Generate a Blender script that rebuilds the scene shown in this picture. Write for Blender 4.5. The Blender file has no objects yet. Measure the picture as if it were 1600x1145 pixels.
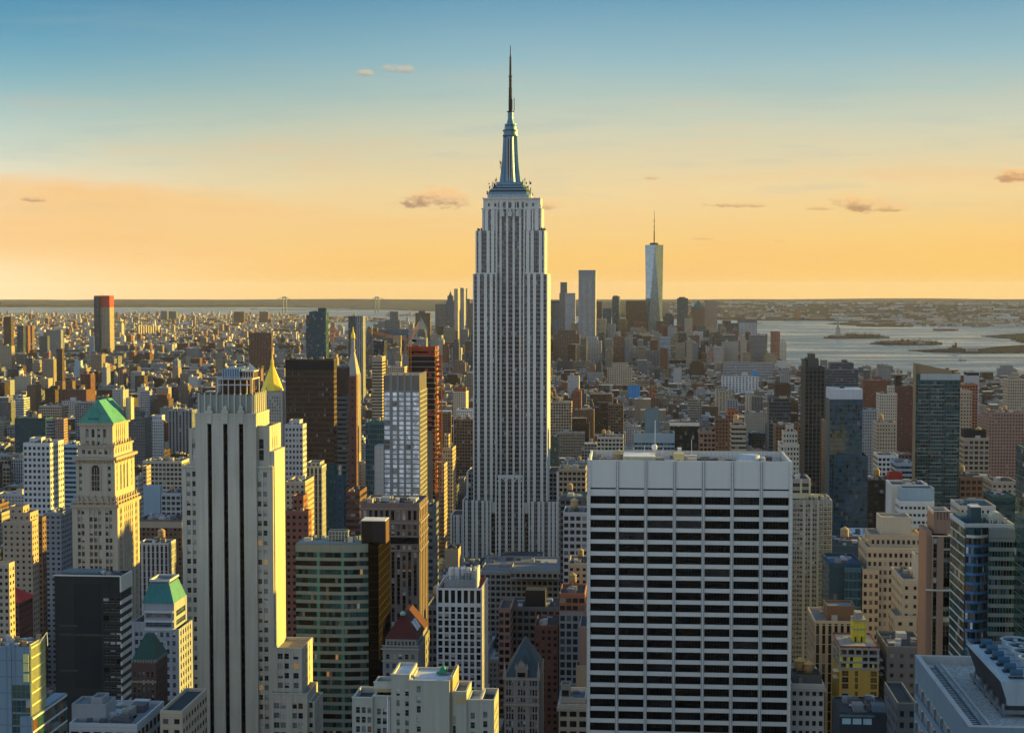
import bpy, math, random
import numpy as np
from mathutils import Vector

S = bpy.context.scene
COL = S.collection
R = random.Random(7)
rad = math.radians

# ------------------------------------------------------------------ camera, sky, sun, exposure
F = 2520.0            # focal length in pixels of the 1600 wide photograph
EYE = 247.0           # metres above the street
VPX = 1000.0          # where the avenues run to
HAZE = 0.85e-5
YAW = math.atan(200 / F)
PITCH = math.atan(122.5 / F)
cam = bpy.data.cameras.new('camera')
cam.sensor_width = 36.0
cam.lens = F / 1600 * 36
cam.clip_start = 1.0
cam.clip_end = 250000
camo = bpy.data.objects.new('camera', cam)
COL.objects.link(camo)
camo.location = (0, 0, EYE)
camo.rotation_euler = (math.pi / 2 - PITCH, 0, YAW)
S.camera = camo
S.view_settings.view_transform = 'Standard'
S.view_settings.look = 'None'
S.view_settings.gamma = 1
S.view_settings.exposure = 1.5
S.cycles.use_denoising = True
S.cycles.max_bounces = 5
S.cycles.diffuse_bounces = 1
S.cycles.glossy_bounces = 3
S.cycles.volume_bounces = 0

SUN_AZ, SUN_EL = rad(57), rad(7.5)     # clockwise from the avenue direction, towards +X
sun = bpy.data.lights.new('sun', 'SUN')
sun.energy = 5.0
sun.angle = rad(0.5)
sun.color = (1.0, 0.67, 0.10)
suno = bpy.data.objects.new('sun', sun)
COL.objects.link(suno)
sd = Vector((math.sin(SUN_AZ) * math.cos(SUN_EL), math.cos(SUN_AZ) * math.cos(SUN_EL), math.sin(SUN_EL)))
suno.rotation_euler = sd.to_track_quat('Z', 'Y').to_euler()
suno.location = (0, 0, 900)


def lin(c):
    return tuple(((v / 255) / 12.92 if v / 255 <= 0.04045 else ((v / 255 + 0.055) / 1.055) ** 2.4) for v in c)


class NT:
    """Tiny node helper: every method adds a node and returns its output socket."""
    def __init__(s, tree):
        s.t = tree
    def n(s, typ, **kw):
        nd = s.t.nodes.new(typ)
        for k, v in kw.items():
            setattr(nd, k, v)
        return nd
    def put(s, sock, v):
        if hasattr(v, 'links') and hasattr(v, 'node'):
            s.t.links.new(v, sock)
        elif v is not None:
            if isinstance(v, (tuple, list)) and len(v) == 3 and sock.type == 'RGBA':
                v = tuple(v) + (1,)
            sock.default_value = v
    def m(s, op, a, b=None, c=None, clamp=False):
        nd = s.n('ShaderNodeMath', operation=op, use_clamp=clamp)
        s.put(nd.inputs[0], a)
        if b is not None: s.put(nd.inputs[1], b)
        if c is not None: s.put(nd.inputs[2], c)
        return nd.outputs[0]
    def mix(s, f, a, b, mode='MIX'):
        nd = s.n('ShaderNodeMix', data_type='RGBA', blend_type=mode)
        s.put(nd.inputs[0], f); s.put(nd.inputs[6], a); s.put(nd.inputs[7], b)
        return nd.outputs[2]
    def smooth(s, v, lo, hi):
        nd = s.n('ShaderNodeMapRange', interpolation_type='SMOOTHSTEP')
        s.put(nd.inputs[0], v); nd.inputs[1].default_value = lo; nd.inputs[2].default_value = hi
        return nd.outputs[0]
    def noise(s, vec, scale, detail=3, rough=0.5):
        nd = s.n('ShaderNodeTexNoise')
        if vec is not None: s.put(nd.inputs['Vector'], vec)
        nd.inputs['Scale'].default_value = scale
        nd.inputs['Detail'].default_value = detail
        nd.inputs['Roughness'].default_value = rough
        return nd.outputs['Fac']
    def ramp(s, f, stops):
        nd = s.n('ShaderNodeValToRGB')
        e = nd.color_ramp.elements
        while len(e) < len(stops): e.new(0.5)
        for k, (p, c) in zip(e, stops):
            k.position = p; k.color = tuple(c) + (1,)
        s.put(nd.inputs[0], f)
        return nd.outputs[0]
    def xyz(s, v):
        nd = s.n('ShaderNodeSeparateXYZ'); s.put(nd.inputs[0], v); return nd.outputs
    def comb(s, x, y, z):
        nd = s.n('ShaderNodeCombineXYZ')
        s.put(nd.inputs[0], x); s.put(nd.inputs[1], y); s.put(nd.inputs[2], z)
        return nd.outputs[0]


def basis():
    cp, sp, cy, sy = math.cos(PITCH), math.sin(PITCH), math.cos(YAW), math.sin(YAW)
    rt = np.array((cy, sy, 0.0)); fw = np.array((-sy * cp, cy * cp, -sp)); up = np.array((-sy * sp, cy * sp, cp))
    return rt, fw, up
RT, FW, UP = basis()


def at(px, py, Y):
    """The point seen at photo pixel (px, py) on the plane y = Y."""
    d = RT * ((px - 800) / F) + UP * (-(py - 572.5) / F) + FW
    t = Y / d[1]
    return Vector((d[0] * t, Y, EYE + d[2] * t))


def px_of(x, y, z):
    v = np.array((x, y, z - EYE))
    f = v @ FW
    if f <= 1: return (-9999, -9999)
    return 800 + F * (v @ RT) / f, 572.5 - F * (v @ UP) / f


def drop(d):
    return d * d / (2 * 7.3e6)


def ground_at(px, py):
    """Where the line of sight through a pixel meets the curved ground."""
    d = RT * ((px - 800) / F) + UP * (-(py - 572.5) / F) + FW
    t = 1000.0
    for _ in range(30):
        r = math.hypot(d[0] * t, d[1] * t)
        t = min(62000 / math.hypot(d[0], d[1]), (EYE + drop(r)) / max(1e-5, -d[2]))
    return d[0] * t, d[1] * t, -drop(math.hypot(d[0] * t, d[1] * t))


# ---- world
W = bpy.data.worlds.new('World'); S.world = W; W.use_nodes = True
wt = W.node_tree; wt.nodes.clear(); n = NT(wt)
tc = n.n('ShaderNodeTexCoord').outputs['Generated']
X, Y_, Z = n.xyz(tc)
sky = n.n('ShaderNodeTexSky', sky_type='NISHITA', sun_disc=False, sun_elevation=SUN_EL, sun_rotation=SUN_AZ, altitude=200, air_density=1.0, dust_density=2.0)
nish = n.mix(1.0, sky.outputs[0], (0.10, 0.10, 0.10), 'MULTIPLY')
E = n.m('MULTIPLY', Z, 4.0, clamp=True)
front = n.ramp(E, [(0.0, lin((255, 197, 104))), (0.08, lin((255, 207, 122))), (0.24, lin((244, 217, 163))), (0.39, lin((210, 211, 186))),
                   (0.48, lin((178, 200, 193))), (0.56, lin((150, 188, 198))), (0.70, lin((106, 160, 188))), (0.88, lin((84, 138, 174))), (1.0, lin((86, 136, 172)))])
back = n.ramp(E, [(0.0, (1.78, 1.80, 1.80)), (0.22, (1.46, 1.50, 1.53)), (0.6, (.74, .86, 1.0)), (1.0, (.36, .50, .70))])
az = n.m('ADD', n.m('MULTIPLY', X, sd.x), n.m('MULTIPLY', Y_, sd.y))
front = n.mix(n.smooth(Z, 0.26, 0.55), front, (.24, .42, .68))     # blue fill light added overhead, above the picture
back = n.mix(n.smooth(Z, 0.30, 0.75), back, (.19, .32, .52))
back = n.mix(1.0, back, (1.32, 1.32, 1.32), 'MULTIPLY')  # sky behind the camera, boosted as added fill for the shaded fronts
grad = n.mix(n.smooth(az, -0.55, 0.42), back, front)
# away from the sun the upper sky deepens to teal
teal = n.m('MULTIPLY', n.m('MULTIPLY', n.smooth(az, 0.50, 0.12), n.smooth(Z, 0.02, 0.17)), n.smooth(Y_, 0.3, 0.8))
grad = n.mix(teal, grad, n.mix(1.0, grad, (0.26, 0.60, 0.74), 'MULTIPLY'))
ys = n.m('MAXIMUM', Y_, 0.05)
U = n.m('DIVIDE', X, ys); V = n.m('DIVIDE', Z, ys)
front_only = n.smooth(Y_, 0.1, 0.2)
# long veil of thin cloud low on the eastern side
uv = n.comb(U, n.m('MULTIPLY', V, 3.0), 0.0)
wob = n.noise(uv, 9, 5, 0.6)
edge = n.m('SUBTRACT', n.m('ADD', 0.0748, n.m('MULTIPLY', n.m('ADD', U, 0.397), -0.115)), V)
edge = n.m('ADD', edge, n.m('MULTIPLY', n.m('SUBTRACT', wob, 0.5), 0.03))
veil = n.m('MULTIPLY', n.smooth(edge, -0.003, 0.010), n.smooth(U, -0.10, -0.34))
veil = n.m('MULTIPLY', veil, n.smooth(V, 0.004, 0.03))
veil = n.m('MULTIPLY', veil, n.m('ADD', 0.55, n.m('MULTIPLY', wob, 0.4)))
grad = n.mix(n.m('MULTIPLY', veil, front_only), grad, lin((253, 202, 130)))


def cloud_uv(px, py):
    p = at(px, py, 1.0)
    return p.x, (p.z - EYE)
cn = n.noise(n.comb(U, n.m('MULTIPLY', V, 1.6), 0.3), 75, 6, 0.62)
cn2 = n.noise(n.comb(U, n.m('MULTIPLY', V, 1.8), 1.3), 230, 4, 0.6)
for (cx, cy, hw, hh, st) in ((676, 315, 64, 27, 1.0), (1345, 321, 58, 22, 1.0), (1385, 327, 44, 9, 0.7), (1283, 326, 32, 7, 0.55), (1590, 275, 48, 20, 1.0),
                             (1160, 321, 56, 8, 0.7), (567, 116, 18, 9, 0.4), (618, 110, 34, 12, 0.35), (50, 312, 26, 9, 0.8), (1020, 278, 18, 6, 0.4),
                             (1100, 373, 24, 4, 0.45), (855, 322, 34, 13, 0.5), (221, 397, 14, 3, 0.3), (1215, 376, 18, 3, 0.25)):
    cu, cv = cloud_uv(cx, cy)
    du = n.m('DIVIDE', n.m('SUBTRACT', U, cu), hw / F)
    dv = n.m('DIVIDE', n.m('SUBTRACT', V, cv), hh / F)
    # flat bottom: the lower half falls off faster
    dv = n.m('MULTIPLY', dv, n.m('ADD', 1.0, n.m('MULTIPLY', n.m('LESS_THAN', dv, 0.0), 0.7)))
    r2 = n.m('ADD', n.m('MULTIPLY', du, du), n.m('MULTIPLY', dv, dv))
    d_ = n.m('ADD', n.m('SUBTRACT', 0.62, r2), n.m('MULTIPLY', n.m('SUBTRACT', cn, 0.42), 3.4))
    d_ = n.m('ADD', d_, n.m('MULTIPLY', n.m('SUBTRACT', cn2, 0.5), 0.9))
    msk = n.m('MULTIPLY', n.m('MULTIPLY', n.smooth(d_, 0.0, 0.75), st), front_only)
    shade = n.smooth(n.m('ADD', n.m('ADD', n.m('MULTIPLY', dv, 1.0), n.m('MULTIPLY', n.m('SUBTRACT', cn2, 0.5), 1.6)), n.m('MULTIPLY', du, 0.35)), -0.5, 0.55)
    cc = n.mix(shade, lin((178, 140, 112)), lin((252, 206, 146)))
    grad = n.mix(msk, grad, cc)
streak = n.noise(n.comb(U, n.m('MULTIPLY', V, 9.0), 2.0), 7, 6, 0.62)
grad = n.mix(n.m('MULTIPLY', n.m('MULTIPLY', n.smooth(streak, .48, .72), n.smooth(V, .17, .03)), n.m('MULTIPLY', front_only, .30)), grad, lin((255, 186, 128)))
grad = n.mix(n.m('MULTIPLY', n.m('MULTIPLY', n.smooth(streak, .50, .30), n.smooth(V, .02, .07)), n.m('MULTIPLY', front_only, .20)), grad, lin((150, 178, 190)))
grad = n.mix(n.m('MULTIPLY', n.m('MULTIPLY', n.smooth(az, .50, .85), n.smooth(Z, .10, .0)), .5), grad, lin((255, 200, 88)))
world_col = n.mix(0.94, nish, grad)
bg = n.n('ShaderNodeBackground'); n.put(bg.inputs[0], world_col); bg.inputs[1].default_value = 0.354     # = 1 / 2^exposure, the sky keeps its pictured brightness
n.put(n.n('ShaderNodeOutputWorld').inputs[0], bg.outputs[0])

# ------------------------------------------------------------------ materials
MATS = {}


def new_mat(name):
    m = bpy.data.materials.new(name); m.use_nodes = True
    t = m.node_tree; t.nodes.clear()
    nn = NT(t); b = nn.n('ShaderNodeBsdfPrincipled'); o = nn.n('ShaderNodeOutputMaterial')
    t.links.new(b.outputs[0], o.inputs[0])
    MATS[name] = m
    return m, nn, b


def stone(name, c, rough=0.85, var=0.20, streak=0.20, joints=None, metal=0.0, bump=0.0):
    """Masonry, concrete or painted metal: blotches, rain streaks and optional course joints, all in world metres."""
    if name in MATS: return MATS[name]
    m, nn, b = new_mat(name)
    pos = nn.n('ShaderNodeNewGeometry').outputs['Position']
    x, y, z = nn.xyz(pos)
    a = nn.noise(pos, 0.06, 5, 0.6)
    st = nn.noise(nn.comb(nn.m('MULTIPLY', x, 0.9), nn.m('MULTIPLY', y, 0.9), nn.m('MULTIPLY', z, 0.03)), 1.0, 3, 0.6)
    fine = nn.noise(pos, 1.7, 3, 0.6)
    k = nn.m('ADD', 1.0, nn.m('MULTIPLY', nn.m('SUBTRACT', a, 0.5), var * 2))
    k = nn.m('ADD', k, nn.m('MULTIPLY', nn.m('SUBTRACT', st, 0.5), streak * 2))
    k = nn.m('ADD', k, nn.m('MULTIPLY', nn.m('SUBTRACT', fine, 0.5), var * 0.9))
    if joints:
        jw, jh = joints
        fz = nn.m('FRACT', nn.m('DIVIDE', z, jh))
        fx = nn.m('FRACT', nn.m('DIVIDE', nn.m('ADD', x, y), jw))
        j = nn.m('MINIMUM', nn.m('MINIMUM', fz, nn.m('SUBTRACT', 1.0, fz)), nn.m('MINIMUM', nn.m('MULTIPLY', fx, jw / jh), nn.m('MULTIPLY', nn.m('SUBTRACT', 1.0, fx), jw / jh)))
        k = nn.m('MULTIPLY', k, nn.m('SUBTRACT', 1.0, nn.m('MULTIPLY', nn.m('LESS_THAN', j, 0.05), 0.22)))
    cc = nn.n('ShaderNodeVectorMath', operation='SCALE'); cc.inputs[0].default_value = c
    nn.put(cc.inputs['Scale'], k)
    nn.put(b.inputs['Base Color'], cc.outputs[0])
    b.inputs['Roughness'].default_value = rough
    b.inputs['Metallic'].default_value = metal
    b.inputs['Specular IOR Level'].default_value = 0.12
    return m


def glassy(name, c, rough=0.06, warm=0.0, blind=0.0, spec=0.5, emit=None, metal=0.0):
    if name in MATS: return MATS[name]
    m, nn, b = new_mat(name)
    pos = nn.n('ShaderNodeNewGeometry').outputs['Position']
    v = nn.n('ShaderNodeTexVoronoi'); nn.put(v.inputs['Vector'], pos); v.inputs['Scale'].default_value = 0.35
    k = nn.m('ADD', 0.55, nn.m('MULTIPLY', nn.xyz(v.outputs['Color'])[0], 0.9))
    cc = nn.n('ShaderNodeVectorMath', operation='SCALE'); cc.inputs[0].default_value = c
    nn.put(cc.inputs['Scale'], k)
    nn.put(b.inputs['Base Color'], cc.outputs[0])
    b.inputs['Roughness'].default_value = rough
    b.inputs['Specular IOR Level'].default_value = spec
    b.inputs['Metallic'].default_value = metal
    bp = nn.n('ShaderNodeBump'); bp.inputs['Strength'].default_value = 0.25; bp.inputs['Distance'].default_value = 0.25
    nn.put(bp.inputs['Height'], nn.noise(pos, 0.25, 1))
    nn.put(b.inputs['Normal'], bp.outputs[0])
    if emit:
        nn.put(b.inputs['Emission Color'], tuple(emit[:3]) + (1,)); b.inputs['Emission Strength'].default_value = emit[3]
    return m


def city_mat():
    """Walls of ordinary buildings: base colour, window share and glass tint come from mesh attributes, windows are counted by the UV map."""
    m, nn, b = new_mat('city_wall')
    col = nn.n('ShaderNodeAttribute', attribute_name='col').outputs['Color']
    par = nn.xyz(nn.n('ShaderNodeAttribute', attribute_name='par').outputs['Vector'])
    u, v, _ = nn.xyz(nn.n('ShaderNodeUVMap', uv_map='uv').outputs[0])
    fu, fv = nn.m('FRACT', u), nn.m('FRACT', v)
    iu, iv = nn.m('FLOOR', u), nn.m('FLOOR', v)
    inx = nn.m('LESS_THAN', nn.m('ABSOLUTE', nn.m('SUBTRACT', fu, 0.5)), nn.m('MULTIPLY', par[0], 0.5))
    inz = nn.m('LESS_THAN', nn.m('ABSOLUTE', nn.m('SUBTRACT', fv, 0.5)), nn.m('MULTIPLY', par[1], 0.5))
    win = nn.m('MULTIPLY', inx, inz)
    wn = nn.n('ShaderNodeTexWhiteNoise', noise_dimensions='2D')
    nn.put(wn.inputs['Vector'], nn.comb(iu, iv, 0.0))
    rnd = wn.outputs['Value']
    rc = nn.xyz(wn.outputs['Color'])
    dark = nn.mix(par[2], (0.012, 0.014, 0.018), (0.016, 0.055, 0.085))
    g = nn.mix(nn.m('GREATER_THAN', rnd, 0.80), dark, nn.mix(nn.m('MULTIPLY', rc[1], 0.5), dark, (0.20, 0.20, 0.19)))
    g = nn.mix(nn.m('GREATER_THAN', rnd, 0.975), g, (0.22, 0.22, 0.20))
    pos = nn.n('ShaderNodeNewGeometry').outputs['Position']
    x, y, z = nn.xyz(pos)
    dirt = nn.noise(pos, 0.05, 4, 0.6)
    st = nn.noise(nn.comb(nn.m('MULTIPLY', x, 0.7), nn.m('MULTIPLY', y, 0.7), nn.m('MULTIPLY', z, 0.04)), 1.0, 3, 0.6)
    k = nn.m('ADD', 0.72, nn.m('ADD', nn.m('MULTIPLY', dirt, 0.34), nn.m('MULTIPLY', st, 0.24)))
    # thin ledge line under every floor
    ledge = nn.m('MULTIPLY', nn.m('LESS_THAN', fv, 0.07), nn.m('GREATER_THAN', par[0], 0.001))
    k = nn.m('ADD', k, nn.m('MULTIPLY', ledge, 0.14))
    wall = nn.n('ShaderNodeVectorMath', operation='SCALE'); nn.put(wall.inputs[0], col); nn.put(wall.inputs['Scale'], k)
    nn.put(b.inputs['Base Color'], nn.mix(win, wall.outputs[0], g))
    nn.put(b.inputs['Roughness'], nn.m('SUBTRACT', 0.88, nn.m('MULTIPLY', win, 0.74)))
    b.inputs['Specular IOR Level'].default_value = 0.22
    bp = nn.n('ShaderNodeBump'); bp.inputs['Strength'].default_value = 0.6; bp.inputs['Distance'].default_value = 0.3; bp.invert = True
    nn.put(bp.inputs['Height'], nn.m('ADD', win, nn.m('MULTIPLY', rnd, nn.m('MULTIPLY', win, 0.3))))
    nn.put(b.inputs['Normal'], bp.outputs[0])
    return m


def roof_mat():
    m, nn, b = new_mat('city_roof')
    col = nn.n('ShaderNodeAttribute', attribute_name='col').outputs['Color']
    pos = nn.n('ShaderNodeNewGeometry').outputs['Position']
    k = nn.m('ADD', 0.55, nn.m('ADD', nn.m('MULTIPLY', nn.noise(pos, 0.12, 5, 0.65), 0.55), nn.m('MULTIPLY', nn.noise(pos, 1.1, 3), 0.35)))
    wall = nn.n('ShaderNodeVectorMath', operation='SCALE'); nn.put(wall.inputs[0], col); nn.put(wall.inputs['Scale'], k)
    nn.put(b.inputs['Base Color'], wall.outputs[0])
    b.inputs['Roughness'].default_value = 0.9
    b.inputs['Specular IOR Level'].default_value = 0.04
    return m


CITY, ROOF = city_mat(), roof_mat()

# ------------------------------------------------------------------ mesh builder


class MB:
    def __init__(s):
        s.v = []; s.f = []; s.m = []; s.uv = []; s.col = []; s.par = []; s.mats = []; s.city = False
    def mi(s, mat):
        if mat not in s.mats: s.mats.append(mat)
        return s.mats.index(mat)
    def face(s, pts, mat, uv=None, col=(.3, .3, .3), par=(0, 0, 0)):
        k = len(s.v); s.v.extend(tuple(p) for p in pts); s.f.append(tuple(range(k, k + len(pts))))
        s.m.append(s.mi(mat)); s.col.append(col); s.par.append(par)
        s.uv.extend(uv if uv else [(0.0, 0.0)] * len(pts))
        if uv or mat in (CITY, ROOF): s.city = True
    def box(s, x0, x1, y0, y1, z0, z1, mat, bottom=False, col=(.3, .3, .3)):
        if x1 < x0: x0, x1 = x1, x0
        if y1 < y0: y0, y1 = y1, y0
        if z1 < z0: z0, z1 = z1, z0
        k = len(s.v)
        s.v.extend([(x0, y0, z0), (x1, y0, z0), (x1, y1, z0), (x0, y1, z0), (x0, y0, z1), (x1, y0, z1), (x1, y1, z1), (x0, y1, z1)])
        fs = [(0, 1, 5, 4), (1, 2, 6, 5), (2, 3, 7, 6), (3, 0, 4, 7), (4, 5, 6, 7)]
        if bottom: fs.append((3, 2, 1, 0))
        i = s.mi(mat)
        for q in fs:
            s.f.append(tuple(k + a for a in q)); s.m.append(i); s.col.append(col); s.par.append((0, 0, 0)); s.uv.extend([(0.0, 0.0)] * 4)
        if mat in (CITY, ROOF): s.city = True
    def beam(s, a, b, r, mat, n=4, r2=None):
        a, b = Vector(a), Vector(b); d = (b - a).normalized()
        u = d.cross(Vector((0, 0, 1)));
        if u.length < 1e-3: u = Vector((1, 0, 0))
        u.normalize(); w = d.cross(u); r2 = r if r2 is None else r2
        k = len(s.v); i = s.mi(mat)
        for p, q in ((a, r), (b, r2)):
            for j in range(n):
                t = 2 * math.pi * (j + .5) / n
                s.v.append(tuple(p + u * (q * math.cos(t)) + w * (q * math.sin(t))))
        for j in range(n):
            s.f.append((k + j, k + (j + 1) % n, k + n + (j + 1) % n, k + n + j)); s.m.append(i)
        s.f.append(tuple(k + j for j in reversed(range(n)))); s.m.append(i)
        s.f.append(tuple(k + n + j for j in range(n))); s.m.append(i)
        for _ in range(n + 2): s.col.append((.3, .3, .3)); s.par.append((0, 0, 0))
        s.uv.extend([(0.0, 0.0)] * (n * 4 + n * 2))
    def lathe(s, cx, cy, prof, mat, n=12, cap=True):
        k = len(s.v); i = s.mi(mat)
        for (r, z) in prof:
            for j in range(n):
                t = 2 * math.pi * (j + .5) / n
                s.v.append((cx + r * math.cos(t), cy + r * math.sin(t), z))
        for a in range(len(prof) - 1):
            for j in range(n):
                s.f.append((k + a * n + j, k + a * n + (j + 1) % n, k + (a + 1) * n + (j + 1) % n, k + (a + 1) * n + j)); s.m.append(i)
                s.col.append((.3, .3, .3)); s.par.append((0, 0, 0)); s.uv.extend([(0.0, 0.0)] * 4)
        if cap and prof[-1][0] > 1e-3:
            s.f.append(tuple(k + (len(prof) - 1) * n + j for j in range(n))); s.m.append(i)
            s.col.append((.3, .3, .3)); s.par.append((0, 0, 0)); s.uv.extend([(0.0, 0.0)] * n)
    def hip(s, x0, x1, y0, y1, z0, z1, ix, iy, mat, col=(.3, .3, .3), top=None):
        """Roof from an eaves rectangle to a smaller top rectangle inset by ix, iy."""
        a = [(x0, y0, z0), (x1, y0, z0), (x1, y1, z0), (x0, y1, z0)]
        b = [(x0 + ix, y0 + iy, z1), (x1 - ix, y0 + iy, z1), (x1 - ix, y1 - iy, z1), (x0 + ix, y1 - iy, z1)]
        for j in range(4):
            s.face([a[j], a[(j + 1) % 4], b[(j + 1) % 4], b[j]], mat, col=col)
        s.face(b, top or mat, col=col)
    def walls(s, x0, x1, y0, y1, z0, z1, col, sty, sides='FRLB'):
        """Four shaded walls with window cells."""
        bay, fl, wf, hf, tint = sty
        seed = R.randint(0, 4000); seedv = R.randint(0, 400)
        h = (z1 - z0) / fl
        def w(p, q, L):
            nb = max(1, round(L / bay))
            u0, v1 = seed, seedv + 600.0 + 0.15; v0 = v1 - h
            s.face([(p[0], p[1], z0), (q[0], q[1], z0), (q[0], q[1], z1), (p[0], p[1], z1)], CITY, [(u0, v0), (u0 + nb, v0), (u0 + nb, v1), (u0, v1)], col, (wf, hf, tint))
        if 'F' in sides: w((x0, y0), (x1, y0), x1 - x0)
        if 'R' in sides: w((x1, y0), (x1, y1), y1 - y0)
        if 'B' in sides: w((x1, y1), (x0, y1), x1 - x0)
        if 'L' in sides: w((x0, y1), (x0, y0), y1 - y0)
    def top(s, x0, x1, y0, y1, z, col):
        s.face([(x0, y0, z), (x1, y0, z), (x1, y1, z), (x0, y1, z)], ROOF, col=col)
    def parapet(s, x0, x1, y0, y1, z, h, t, mat, col=(.3, .3, .3)):
        s.box(x0, x1, y0, y0 + t, z, z + h, mat, col=col); s.box(x0, x1, y1 - t, y1, z, z + h, mat, col=col)
        s.box(x0, x0 + t, y0 + t, y1 - t, z, z + h, mat, col=col); s.box(x1 - t, x1, y0 + t, y1 - t, z, z + h, mat, col=col)
    def mesh(s, name, smooth=False):
        me = bpy.data.meshes.new(name)
        me.from_pydata(s.v, [], s.f)
        for m in s.mats: me.materials.append(m)
        me.polygons.foreach_set('material_index', s.m)
        if s.city:
            l = me.uv_layers.new(name='uv'); l.data.foreach_set('uv', [c for p in s.uv for c in p])
            a = me.attributes.new('col', 'FLOAT_COLOR', 'FACE'); a.data.foreach_set('color', [c for p in s.col for c in (p[0], p[1], p[2], 1.0)])
            a = me.attributes.new('par', 'FLOAT_VECTOR', 'FACE'); a.data.foreach_set('vector', [c for p in s.par for c in p])
        if smooth: me.polygons.foreach_set('use_smooth', [True] * len(s.f))
        me.update()
        return me
    def build(s, name, parent=None, smooth=False, loc=None):
        o = bpy.data.objects.new(name, s.mesh(name, smooth)); COL.objects.link(o)
        if loc: o.location = loc
        if parent: o.parent = parent
        return o


def tag(o, label=None, cat=None, group=None, kind=None):
    if label: o['label'] = label
    if cat: o['category'] = cat
    if group: o['group'] = group
    if kind: o['kind'] = kind
    return o


def root(name, label, cat, loc=(0, 0, 0), group=None):
    o = bpy.data.objects.new(name, None); COL.objects.link(o); o.location = loc
    o.empty_display_size = 5
    return tag(o, label, cat, group)


def worigin(o):
    v = Vector((0, 0, 0))
    while o is not None:
        v = v + o.location; o = o.parent
    return v


def attach(o, parent, world=(0, 0, 0)):
    """Parent o so that its own origin sits at the given world point."""
    o.parent = parent
    o.location = Vector(world) - worigin(parent)
    return o


def part(mb, name, parent, smooth=False, label=None, kind=None):
    o = mb.build(name, None, smooth)
    if parent: attach(o, parent)
    if label: o['label'] = label
    if kind: o['kind'] = kind
    return o

# ------------------------------------------------------------------ colours of real surfaces (linear)
PAL = dict(
    lime=(.40, .385, .35), cream=(.44, .40, .32), tan=(.33, .265, .19), buff=(.36, .30, .22), sand=(.42, .37, .29), brown=(.15, .095, .065),
    dbrown=(.075, .048, .036), brick=(.20, .085, .06), dbrick=(.12, .055, .045), rust=(.28, .11, .06), pink=(.25, .165, .135), white=(.56, .55, .52), pale=(.46, .46, .44),
    grey=(.26, .27, .27), lgrey=(.36, .37, .37), dgrey=(.11, .12, .125), slate=(.085, .10, .115), blue=(.05, .12, .18), dblue=(.025, .055, .085), sky=(.25, .34, .40),
    teal=(.05, .16, .17), dteal=(.02, .06, .065), black=(.022, .022, .024), bright=(.03, .22, .50), yellow=(.62, .48, .05), orange=(.5, .16, .05), red=(.38, .05, .045),
    glass=(.06, .085, .10), gglass=(.07, .12, .11), steel=(.20, .22, .24))
ROOFC = dict(dark=(.055, .06, .065), grey=(.16, .17, .175), light=(.34, .35, .35), brown=(.11, .08, .065), white=(.5, .5, .5), red=(.25, .06, .045), tan=(.26, .22, .17), green=(.06, .13, .10), blue=(.05, .10, .16))
# bay, floor, window width share, window height share, blue glass share
STY = dict(
    punch=(2.5, 3.4, .42, .50, 0), pair=(2.1, 3.5, .54, .48, 0), apt=(2.9, 3.1, .48, .46, 0), band=(3.0, 3.7, .97, .50, .3), wband=(3.0, 3.7, .97, .42, .1), loft=(3.5, 3.9, .70, .58, 0),
    grid=(3.4, 3.7, .70, .68, .2), curt=(1.6, 3.7, .86, .80, .9), dcurt=(1.8, 3.7, .88, .82, .35), pier=(2.4, 3.6, .50, .93, 0), rib=(1.5, 3.6, .45, .98, .1), blank=(9.0, 9.0, 0, 0, 0), balc=(7.0, 3.1, .82, .60, .5),
    far=(5.0, 3.8, .5, .5, .1), farb=(4.0, 4.0, .96, .5, .4), farg=(3.5, 4.0, .86, .85, .7), farp=(4.0, 4.0, .42, .96, .1), slit=(6, 3.2, .25, .4, 0))
OCC = []          # footprints taken by hand-placed buildings
ALL = []          # (root, px0, px1, pytop, Y, short name) landmarks and others


def WM(key):
    """Wall material of a palette colour."""
    c = PAL[key] if isinstance(key, str) else key
    return stone('masonry_' + (key if isinstance(key, str) else '%d_%d_%d' % tuple(int(v * 999) for v in key)), c)


def side_len(x1, xs, Y, lead=0):
    """Depth of a building whose side, seen beside front edge x1, ends at xs."""
    f = (xs - x1) / (VPX - x1)
    f = min(.6, max(.004, f))
    return Y * f / (1 - f)

TANKS = []


def draw_pane(mb, q, k, frames):
    mb.face(q, GL[k])
    if not frames or k == 'black': return
    q = [Vector(p) for p in q]; n_ = (q[1] - q[0]).cross(q[3] - q[0]).normalized(); up = q[3] - q[0]; w = (q[1] - q[0]).length; h = up.length
    v = frames % 4
    if k in ('dark', 'half', 'warm') and v and h < 4:     # roller blind part way down
        f_ = (0, .25, .42, .6)[v]; o = n_ * .015
        mb.face([q[3] - up * f_ + o, q[2] - up * f_ + o, q[2] + o, q[3] + o], GL['blind'] if v % 2 else GL['half'])
    fm = stone('window_frame', (.17, .165, .15)); o = n_ * .03; t = up * (.045 / h)
    if h < 4:
        c = up * .5; mb.face([q[0] + c - t + o, q[1] + c - t + o, q[1] + c + t + o, q[0] + c + t + o], fm)
        if w > 1.9:
            for i in range(1, int(w // 1.2) + 1):
                a = (q[1] - q[0]) * (i / (int(w // 1.2) + 1)); e = (q[1] - q[0]) * (.04 / w); mb.face([q[0] + a - e + o, q[0] + a + e + o, q[3] + a + e + o, q[3] + a - e + o], fm)
        s_ = up * (.12 / h); mb.face([q[0] - s_ + n_ * .18, q[1] - s_ + n_ * .18, q[1] + n_ * .18, q[0] + n_ * .18], fm); mb.face([q[0] + n_ * .18, q[1] + n_ * .18, q[1], q[0]], fm)


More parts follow.
